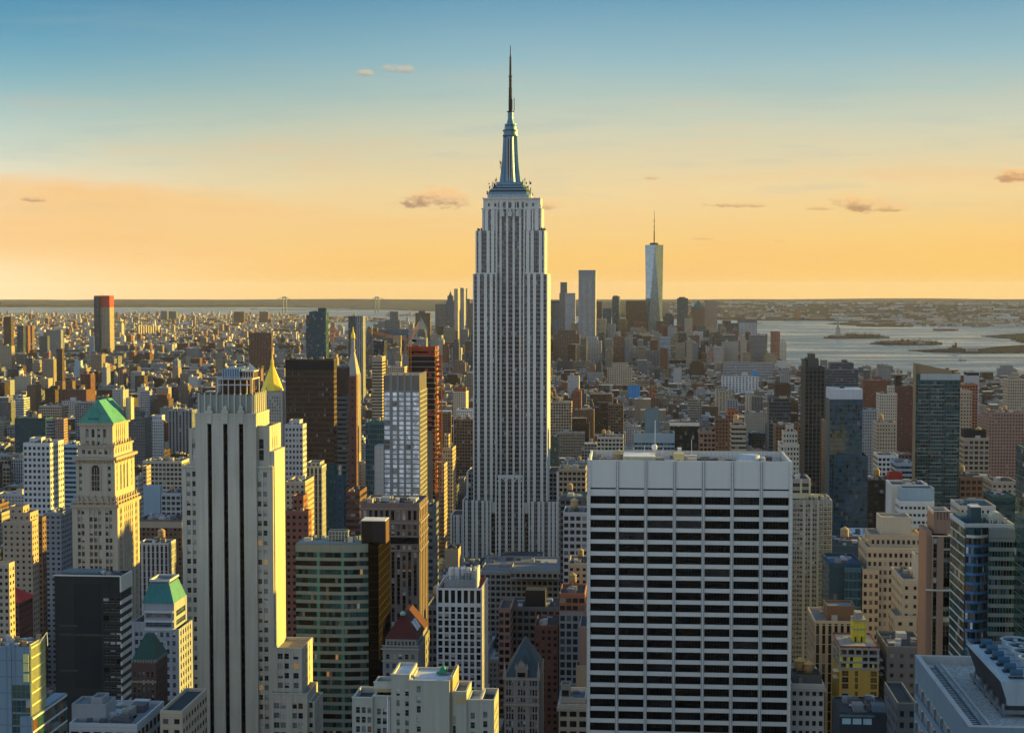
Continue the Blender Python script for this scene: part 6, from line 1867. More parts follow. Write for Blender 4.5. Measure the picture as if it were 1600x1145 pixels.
def construction():
    Y = 1100
    B = Bld('unfinished_tower', 'unfinished tower wrapped in red netting with hoist mast alongside', 'construction site', Y, short='the red-netted unfinished tower')
    net = stone('red_net', (.30, .055, .03), var=.4); dk = stone('dark_floor', (.03, .018, .016)); cn = stone('raw_concrete', (.22, .24, .25)); rs = stone('rust_steel', (.28, .12, .05)); bg = stone('fresh_cladding', (.16, .13, .10))
    X = lambda px: B.X(px, 600); Z = lambda py: B.Zp(660, py)
    x0, x1 = X(636), X(680); L = 20
    B.seen(x0, X(691), Y, Y + L, Z(541))
    B.wall.box(x0 + 1, x1 - 1, Y + 1, Y + L - 1, -1, Z(548), dk)
    fr = B.mesh_part('floor_slab'); z = Z(548); k = 0
    while z > 20:
        fr.box(x0 + .5, x1, Y + .3, Y + L, z - .2, z + .2, cn, bottom=True); z -= 3.7; k += 1
    nt = B.mesh_part('safety_netting'); r_ = random.Random(1)
    z = Z(548); k = 0
    while z > 30:
        for i in range(8):
            if r_.random() < (.85 if (k < 2 or k > 11) else .25):
                a = x0 + (x1 - x0) * i / 8; nt.box(a + .1, a + (x1 - x0) / 8 - .1, Y + .05, Y + .25, z + .4, z + r_.uniform(1.6, 3.4), net, bottom=True)
        for i in range(4):
            if r_.random() < .8: nt.box(x1, x1 + .15, Y + L * i / 4 + .1, Y + L * (i + 1) / 4, z + .4, z + 2.8, net if r_.random() < .5 else rs, bottom=True)
        z -= 3.7; k += 1
    nt.box(x0 - .3, x1 + .2, Y - .3, Y - .1, Z(548), Z(541.5), net, bottom=True)
    cl = B.mesh_part('cladding'); cl.box(X(667), X(676), Y - .2, Y, -1, Z(675), bg)
    ho = B.mesh_part('hoist_mast')
    for px in (681.5, 690):
        for yy in (Y - 1, Y + 2.5): ho.box(X(px) - .2, X(px) + .2, yy - .2, yy + .2, 0, Z(556), rs)
    z = 10
    while z < Z(557):
        ho.box(X(681.5), X(690), Y - 1.1, Y - .9, z, z + .3, net, bottom=True); ho.beam((X(681.5), Y - 1, z), (X(690), Y - 1, z + 3), .1, rs); ho.box(X(682), X(689.6), Y - .6, Y + 2, z, z + 1.6 * r_.random(), net if r_.random() < .6 else rs, bottom=True); z += 3.2
    B.done()
    cr = root('tower_crane', 'orange luffing tower crane reaching over the red-netted tower', 'crane', (X(641), Y + 2, 0))
    m = stone('crane_orange', (.42, .17, .04), .5)
    def lattice(mb, a, b, w, n_):
        a, b = Vector(a), Vector(b); d = (b - a).normalized(); s = d.cross(Vector((0, 1, 0))).normalized() * w; t = Vector((0, 1, 0)) * w
        cs = [s + t, s - t, -s - t, -s + t]
        for c in cs: mb.beam(a + c, b + c, .16, m)
        for i in range(n_):
            p, q = a + (b - a) * (i / n_), a + (b - a) * ((i + 1) / n_)
            for j in range(4): mb.beam(p + cs[j], q + cs[(j + 1) % 4], .09, m, 3)
    mm = MB(); lattice(mm, (X(641), Y - 2, 20), (X(641), Y - 2, Z(534)), .9, 60); part(mm, 'mast', cr)
    mm = MB(); lattice(mm, (X(643), Y - 2, Z(532)), (X(577), Y - 2, Z(518)), .65, 22); part(mm, 'jib', cr)
    mm = MB(); lattice(mm, (X(642), Y - 2, Z(532)), (X(654), Y - 2, Z(507)), .5, 8); mm.beam((X(654), Y - 2, Z(507)), (X(600), Y - 2, Z(523)), .07, m); part(mm, 'back_mast', cr)
    mm = MB(); mm.box(X(641), X(646), Y - 3, Y - 1, Z(536), Z(531), stone('crane_cab', (.4, .38, .3))); part(mm, 'cab', cr)
    mm = MB(); mm.box(X(645), X(652), Y - 3.2, Y - .8, Z(534), Z(530), dk); part(mm, 'counterweight', cr)

def one_tower():
    Y = 6208
    st = glassy('wtc_glass', (.13, .19, .23), .12, spec=.6, metal=.5)
    rt_ = root('skyscraper', 'tallest distant skyscraper, tapering faceted glass with needle spire', 'skyscraper', (at(1022, 500, Y).x, Y + 30, -2))
    ALL.append((rt_, 1008, 1036, 381, Y, 'the distant faceted skyscraper'))
    cx, cy = at(1022, 450, Y).x, Y + 30; z0, z1 = 40.0, at(1022, 382.5, Y).z; h = 28.5; r = 35.0
    m = MB(); a = math.radians(4)
    ro = lambda x, y: (cx + x * math.cos(a) - y * math.sin(a), cy + x * math.sin(a) + y * math.cos(a))
    lo = [ro(-h, -h), ro(h, -h), ro(h, h), ro(-h, h)]; hi = [ro(0, -r), ro(r, 0), ro(0, r), ro(-r, 0)]
    m.box(cx - h, cx + h, cy - h, cy + h, -5, z0, st)
    for i in range(4):
        j = (i + 1) % 4
        m.face([(*lo[i], z0), (*lo[j], z0), (*hi[i], z1)], st); m.face([(*lo[j], z0), (*hi[j], z1), (*hi[i], z1)], st)
    m.face([(*p, z1) for p in hi], st); part(m, 'wall', rt_)
    m = MB(); d = stone('mast_dark', (.045, .05, .06)); m.lathe(cx, cy, [(15, z1), (18, z1 + 4), (18, z1 + 6), (15, z1 + 8), (2, z1 + 8)], d, 16); part(m, 'ring', rt_)
    m = MB(); zt = at(1022, 328, Y).z
    m.lathe(cx, cy, [(2.6, z1), (2.2, z1 + 50), (1.5, z1 + 52), (1.0, z1 + 100), (.5, zt)], d, 8)
    for q in (22, 35, 52, 68, 92): m.lathe(cx, cy, [(3.4, z1 + q), (3.4, z1 + q + 2.4), (1, z1 + q + 2.5)], d, 8)
    part(m, 'spire', rt_)
    OCC.append((cx - 40, cx + 40, cy - 40, cy + 40))

gold_pyramid(); clock_tower(); white_windows(); construction(); one_tower()

# --- lower Manhattan skyline
FD = [
 ('blue_grey_tower', 'flat dark tower at the eastern end of the distant downtown cluster', 577, 606, 515, 6000, 'slate', 'farb', {}),
 ('office_tower', 'dark stepped downtown tower east of the clock-tower group, bluish crown', 601, 624, 500, 6300, 'dgrey', 'farp', dict(tiers=[(609, 622, 487, 4, 20)])),
 ('office_slab', 'wide blue glass downtown slab behind the crane jib', 606, 641, 514, 5900, 'blue', 'farb', {}),
 ('office_tower', 'downtown tower with notched top just behind the municipal spire', 649, 672, 489, 6400, 'dbrown', 'farp', dict(tiers=[(654, 664, 486, 4, 20)])),
 ('municipal_tower', 'pale stone downtown tower tapering to a pointed spire', 645, 667, 514, 5600, 'tan', 'far', dict(pyr=(648, 666, 514, 496, 'tan'), mast=(657, 491, 1.6))),
 ('office_tower', 'tan downtown block with sunlit western edge beside the municipal spire', 672, 690, 524, 5300, 'tan', 'farp', dict(xs=694)),
 ('office_tower', 'low grey-blue downtown block under the twin wavy towers', 691, 708, 508, 5700, 'slate', 'farb', {}),
 ('office_slab', 'dark vertical-lined downtown slab beside the crowned spire tower', 680, 699, 475, 6500, 'dgrey', 'farp', {}),
 ('spire_tower', 'dark stone downtown tower with small pointed crown', 697, 710, 470, 6400, 'slate', 'farp', dict(tiers=[(699, 708, 462, 4, 22)], pyr=(701, 706, 462, 455, 'slate', 6), mast=(703.5, 452, 1))),
 ('wavy_tower', 'first of the beige twin downtown towers with bright sunlit edge', 709.5, 715.5, 451, 5600, 'tan', 'far', dict(xs=719)),
 ('wavy_tower', 'second beige twin downtown tower closer to the limestone tower', 718.5, 725, 450.5, 5700, 'steel', 'far', dict(xs=730, tiers=[(719, 724, 449.6, 5, 12)])),
 ('office_tower', 'sloping dark downtown tower half hidden by the limestone tower', 729, 739, 474, 6100, 'brown', 'farp', dict(tiers=[(729, 734, 467, 4, 16)])),
 ('office_tower', 'low pale downtown block before the twin towers with warm side', 700, 718, 545, 5000, 'tan', 'far', dict(xs=724)),
 ('office_tower', 'grey stepped downtown block at the foot of the spire tower', 676, 702, 556, 4900, 'grey', 'far', {}),
 ('office_tower', 'plain blue downtown tower close to the western face of limestone tower', 861, 874, 470, 6300, 'slate', 'farp', dict(capcol=('dblue', 8))),
 ('office_tower', 'slim grey downtown tower with narrower raised top', 874, 887, 458, 6200, 'dgrey', 'farp', dict(tiers=[(875.5, 886, 441, 4, 20)])),
 ('wavy_tower', 'silver rippled downtown tower beside the slim grey one', 883, 899, 458, 5900, 'lgrey', 'farb', {}),
 ('hotel_tower', 'tall grey glass downtown tower with darker louvred top storey', 904, 930.5, 422, 5400, 'grey', 'farp', dict(xs=932, capcol=('steel', 20))),
 ('office_tower', 'brown downtown block tucked behind the tall louvre-topped tower', 930, 940, 471, 6300, 'brown', 'farp', {}),
 ('office_tower', 'bluish downtown block between louvre-topped tower and thin green tower', 942, 955, 482, 6200, 'blue', 'farp', {}),
 ('glass_tower', 'thin dark green downtown tower with lit corner', 956.5, 967, 464, 6100, 'dteal', 'farg', dict(xs=969, tiers=[(958, 966, 462, 4, 12)])),
 ('office_slab', 'broad brown downtown slab east of the faceted skyscraper', 978, 1010, 470, 6300, 'brown', 'farp', {}),
 ('office_tower', 'small brown block at the foot of the faceted skyscraper', 1025, 1040, 502, 5900, 'dbrown', 'farp', {}),
 ('round_top_tower', 'dark downtown tower with rounded top west of faceted skyscraper', 1036, 1053, 495, 6500, 'slate', 'farp', dict(tiers=[(1039, 1051, 490, 3, 22)])),
 ('office_tower', 'black slim downtown tower with flat lit roof edge', 1058, 1075, 466, 6300, 'dgrey', 'farg', dict(tiers=[(1061, 1071, 464, 4, 16)])),
 ('pyramid_tower', 'downtown financial tower topped by small green pyramid', 1080, 1101, 480, 6400, 'brown', 'far', dict(pyr=(1083, 1099, 480, 469, 'teal'))),
 ('office_tower', 'golden banded downtown tower with flat top', 1101, 1121, 469.5, 6500, 'tan', 'farb', dict(xs=1100)),
 ('office_block', 'rounded brown riverside office block stepping down', 1129, 1142, 501, 6200, 'dbrown', 'farb', {}),
 ('office_tower', 'dark glass wing beside the gridded riverside tower', 1141, 1154, 505, 6000, 'dblue', 'farp', {}),
 ('office_tower', 'tall gridded riverside office tower with dark top storey', 1153, 1183, 500, 6000, 'grey', 'far', dict(capcol=('dgrey', 10), tiers=[(1149, 1185, 550, -8, 20)])),
 ('apartment_tower', 'dark riverside apartment block behind the gridded riverside tower', 1183, 1199, 522, 5600, 'dbrown', 'far', {}),
 ('apartment_tower', 'red brick riverside tower standing against the water', 1205, 1219, 518, 5000, 'brick', 'far', dict(mast=(1206, 514, .8))),
 ('stone_tower', 'sunlit orange stone tower with little turret by the water', 1219, 1229, 535, 4900, 'sand', 'far', dict(xs=1218.6, tiers=[(1221, 1227, 530, 3, 8)], mast=(1224, 525, .8))),
 ('telephone_building', 'huge dark brown windowed block beside limestone tower base', 864, 906, 522, 4700, 'dbrown', 'far', dict(tiers=[(872, 900, 516, 10, 30)])),
 ('office_block', 'wide grey block with window rows behind the brown block', 907, 940, 532, 4900, 'grey', 'far', dict(tiers=[(912, 934, 526, 8, 30)])),
 ('brick_block', 'stepped red-brown brick mass below the downtown slabs', 947, 988, 540, 4800, 'dbrick', 'far', dict(tiers=[(953, 982, 532, 4, 30), (958, 978, 526, 8, 24)])),
 ('glass_block', 'terraced pale glass building below the faceted skyscraper', 1002, 1048, 541, 4900, 'sky', 'farb', dict(tiers=[(1012, 1048, 534, 6, 24), (1024, 1048, 526, 12, 18)])),
 ('office_block', 'dark slatted office block in front of terraced glass building', 1008, 1044, 548, 4500, 'dgrey', 'farp', {}),
 ('apartment_tower', 'narrow pink residential tower with pale stripe', 1105, 1115, 549, 4500, 'pink', 'far', {}),
 ('apartment_tower', 'dark brown residential tower among downtown blocks', 1118, 1139, 530, 4700, 'dbrown', 'far', {}),
 ('office_block', 'blue-grey office block at the western edge of downtown', 1060, 1082, 545, 5000, 'slate', 'farb', {}),
 ('apartment_tower', 'pair-like narrow dark tower near downtown parkland', 1083, 1092, 540, 4800, 'dblue', 'farb', {}),
 ('low_terminal', 'long low white industrial building with ribbon windows', 1131, 1208, 566, 4100, 'lgrey', 'farb', {}),
 ('warehouse', 'white gridded warehouse with rows of square windows', 1128, 1185, 588, 3600, 'white', (7, 5, .5, .55, 0), dict(xs=None)),
 ('office_block', 'bright blue netted building behind the warehouse', 1176, 1184, 580, 3900, 'bright', 'blank', {}),
 ('netted_building', 'small block wrapped entirely in bright blue netting', 981, 1000, 602, 3300, 'bright', (6, 4, .3, .3, .9), {}),
 ('apartment_block', 'stepped beige apartment block with many small windows', 949, 987, 574, 3700, 'buff', 'far', dict(tiers=[(956, 980, 567, 6, 30)])),
 ('brick_block', 'red brick school block with orange side under the beige block', 1001, 1033, 622, 3000, 'brown', 'far', dict(tiers=[(1014, 1024, 606, 5, 14, 'rust')])),
 ('apartment_tower', 'sunlit yellow tower with lit eastern slab', 1118, 1124, 608, 3000, 'sand', 'far', {}),
 ('apartment_tower', 'grey apartment tower with glowing top in the western village', 1124, 1143, 612, 2900, 'buff', 'far', dict(xs=None, tiers=[(1126, 1133, 607, 4, 12)])),
 ('apartment_tower', 'pale block with gold side next to the glowing village tower', 1136, 1153, 625, 2700, 'grey', 'far', {}),
 ('apartment_tower', 'narrow glowing orange tower in western village', 1166, 1174, 619, 2800, 'sand', 'far', {}),
 ('apartment_block', 'dark block beside narrow glowing orange tower', 1174, 1192, 620, 2900, 'dgrey', 'far', {}),
 ('loft_building', 'tan loft building with rows of arched windows and dark roof', 860, 893, 628, 2150, 'tan', 'loft', dict(tank=3)),
 ('domed_building', 'brown building with a small round dome', 893, 928, 640, 2300, 'brown', 'punch', dict(tank=1, tiers=[(894, 908, 612, 6, 22, 'brick')], pyr=(895, 907, 612, 605, 'brick', 8))),
 ('loft_building', 'red-brown loft with tan corner and small roof hut', 950, 974, 632, 2200, 'brown', 'loft', dict(tank=1, tiers=[(958, 964, 624, 8, 8)])),
 ('loft_building', 'white loft building with punched windows behind the white slab roof', 933, 974, 682, 1500, 'lgrey', 'loft', dict(tank=2, tiers=[(941, 958, 678, 8, 14)])),
 ('glass_block', 'blue-grey glass building with solid blank centre shaft', 991, 1054, 677, 1350, 'sky', (3, 3.7, .9, .5, .9), dict(tiers=[(1008, 1030, 641, 2, 16, (.13, .20, .25), 'blank'), (991, 1054, 689, -1.5, 10)], capcol=('sky', 5))),
 ('office_block', 'white-ribbed black glass office block with flat white roof', 1047, 1092.5, 658, 1500, 'black', (2.2, 3.8, .9, .9, .2), dict(capcol=('white', 3.4), roof='white')),
 ('stone_building', 'ornate pale stone building with paired arched windows', 1093, 1118, 674, 1350, 'pink', 'loft', dict(cap='cornice', tiers=[(1107, 1117, 668, 6, 8)])),
 ('apartment_building', 'dark brown gridded apartment building between pale blocks', 1118, 1143, 653, 1350, 'brown', 'apt', dict(tiers=[(1137, 1153, 642, 8, 14, 'rust')])),
 ('apartment_building', 'beige balconied apartment building with white penthouse', 1143, 1166, 664, 1300, 'buff', 'wband', dict(xs=None, tiers=[(1147, 1160, 658, 5, 10)], tank=1)),
 ('office_tower', 'dark bronze tower with blank brown top behind the brown block', 1202, 1236, 620, 1650, 'dgrey', 'dcurt', dict(tiers=[(1212, 1235, 601, 4, 22, 'dbrown', 'blank'), (1218, 1229.5, 620, -1.2, 6, 'buff', 'punch')])),
 ('brick_building', 'brown brick building with dark cornice beneath the bronze tower', 1212, 1252, 664, 1400, 'brown', 'apt', {}),
 ('hotel', 'stepped white hotel with crowning lantern before slim dark tower', 1220, 1249, 694, 1150, 'cream', 'pair', dict(tiers=[(1224, 1246, 676, 3, 14), (1229, 1240, 667, 6, 8)])),
 ('river_building', 'grey stepped ziggurat block overlooking the river', 1290, 1341, 577, 2300, 'slate', 'band', dict(tiers=[(1298, 1334, 568, 6, 30), (1316, 1324, 563, 10, 10)])),
 ('brick_block', 'long low dark red brick block near the river', 1349, 1392, 594, 2400, 'brick', 'punch', dict(tiers=[(1364, 1378, 590, 8, 14)])),
 ('brick_block', 'low red block with black roof hut facing the water', 1394, 1428, 603, 2200, 'dbrick', 'punch', dict(tiers=[(1399, 1409, 588, 8, 12, 'black')])),
 ('apartment_block', 'stepped beige apartment house with glowing upper storeys', 1374, 1402, 615, 1900, 'sand', 'punch', dict(tiers=[(1388, 1398, 604, 4, 10)], tank=1)),
 ('terminal', 'orange sunlit market hall with arched windows', 1502, 1528, 600, 2100, 'rust', 'loft', {}),
 ('silo_building', 'pale round-cornered tower block standing by the river', 1512, 1530, 581, 2300, 'lgrey', 'blank', dict(capcol=('black', 4))),
 ('apartment_building', 'tan slab just behind the slant-topped balcony tower', 1501, 1519, 611, 1500, 'tan', 'apt', {}),
 ('loft_building', 'brown loft block with black band around its roof hut', 1506, 1546, 684, 1250, 'tan', 'loft', dict(tiers=[(1507, 1541, 673, 3, 14, 'black', 'blank')], tank=1)),
 ('apartment_building', 'brown stepped apartment house near the river edge', 1575, 1600, 592, 1900, 'buff', 'punch', dict(tiers=[(1583, 1592, 583, 4, 10)])),
 ('brick_building', 'wide pinkish brick apartment block with water tanks', 1545, 1600, 644, 1600, 'pink', 'apt', dict(tank=2)),
 ('brick_building', 'tall plain pink brick block beside the wide pinkish one', 1536, 1566, 648, 1700, 'pink', 'apt', dict(tank=1)),
 ('loft_building', 'white gridded loft building between glass and balcony towers', 1372, 1404, 711, 1300, 'white', 'loft', {}),
 ('loft_building', 'dark grey loft with red rooftop hoarding', 1383, 1412, 751, 1100, 'dgrey', 'loft', dict(tiers=[(1389, 1410, 740, 4, 8, 'red', 'blank')])),
 ('loft_building', 'nearly black loft block between the blue glass tower and grey loft', 1357, 1382, 750, 1080, 'black', 'loft', dict(tank=1)),
 ('apartment_building', 'beige apartment block with many small windows near glass tower', 1370, 1400, 660, 1500, 'buff', 'punch', dict(tank=1)),
 ('apartment_building', 'grey apartment slab beside the beige small-windowed block', 1348, 1370, 640, 1800, 'grey', 'punch', {}),
 ('loft_building', 'tall pale loft with blue side just behind white loft', 1400, 1428, 723, 1200, 'sky', 'band', {}),
 ('brick_building', 'narrow brown building beside slim dark tower base', 1290, 1298, 658, 1150, 'brown', 'apt', {}),
 ('stone_building', 'brown stone building with large windows under black-band loft', 1500, 1553, 745, 1050, 'brown', 'loft', dict(tank=1)),
 ('stone_building', 'tan building with rounded corner near the green glass tower', 1550, 1590, 752, 1000, 'tan', 'apt', {}),
 ('stone_building', 'blue-green roofed block in front of tan rounded building', 1552, 1590, 776, 900, 'dteal', 'band', dict(roof='green')),
 ('low_building', 'flat blue-roofed building behind curved-corner glass office', 1500, 1556, 790, 850, 'lgrey', 'punch', dict(roof='blue', pents=[(1512, 1540, 782, 6, 10, 'blue')])),
]
for (nm, lab, x0, x1, yt, Y, c, s_, kw) in FD:
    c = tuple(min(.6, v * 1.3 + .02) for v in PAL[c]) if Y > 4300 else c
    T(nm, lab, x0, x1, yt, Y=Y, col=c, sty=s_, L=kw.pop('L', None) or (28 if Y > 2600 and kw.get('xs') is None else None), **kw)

DT = [('slate', 865, 879, 500, 'dusky lower block in front of the plain blue and slim grey downtown towers'), ('tan', 893, 905, 506, 'tan downtown block between the rippled and louvre-topped towers'), ('grey', 931, 947, 498, 'grey downtown block filling the gap west of louvre-topped tower'),
      ('steel', 949, 962, 506, 'blue-grey downtown block below the thin green tower'), ('brown', 966, 979, 498, 'brown downtown block just east of the broad brown slab'), ('grey', 985, 1001, 512, 'pale grey downtown block under the broad brown slab'),
      ('steel', 1042, 1058, 511, 'blue-grey downtown block below the round-topped tower'), ('buff', 1070, 1082, 497, 'buff downtown tower between black slim and small-pyramid towers'), ('slate', 1090, 1103, 508, 'slate downtown block at the foot of the small-pyramid tower'),
      ('tan', 1107, 1122, 513, 'tan downtown block under the golden banded tower'), ('dgrey', 1122, 1132, 506, 'dark downtown block between golden banded tower and rounded riverside block'), ('grey', 1018, 1030, 518, 'light downtown block covering the foot of faceted skyscraper')]
for i, (c, a, b, y, lab) in enumerate(DT):
    T('office_tower', lab, a, b, y, Y=5450 + (i * 37) % 400, col=tuple(v * 1.2 + .03 for v in PAL[c]), sty=('far', 'farp', 'farb')[i % 3])

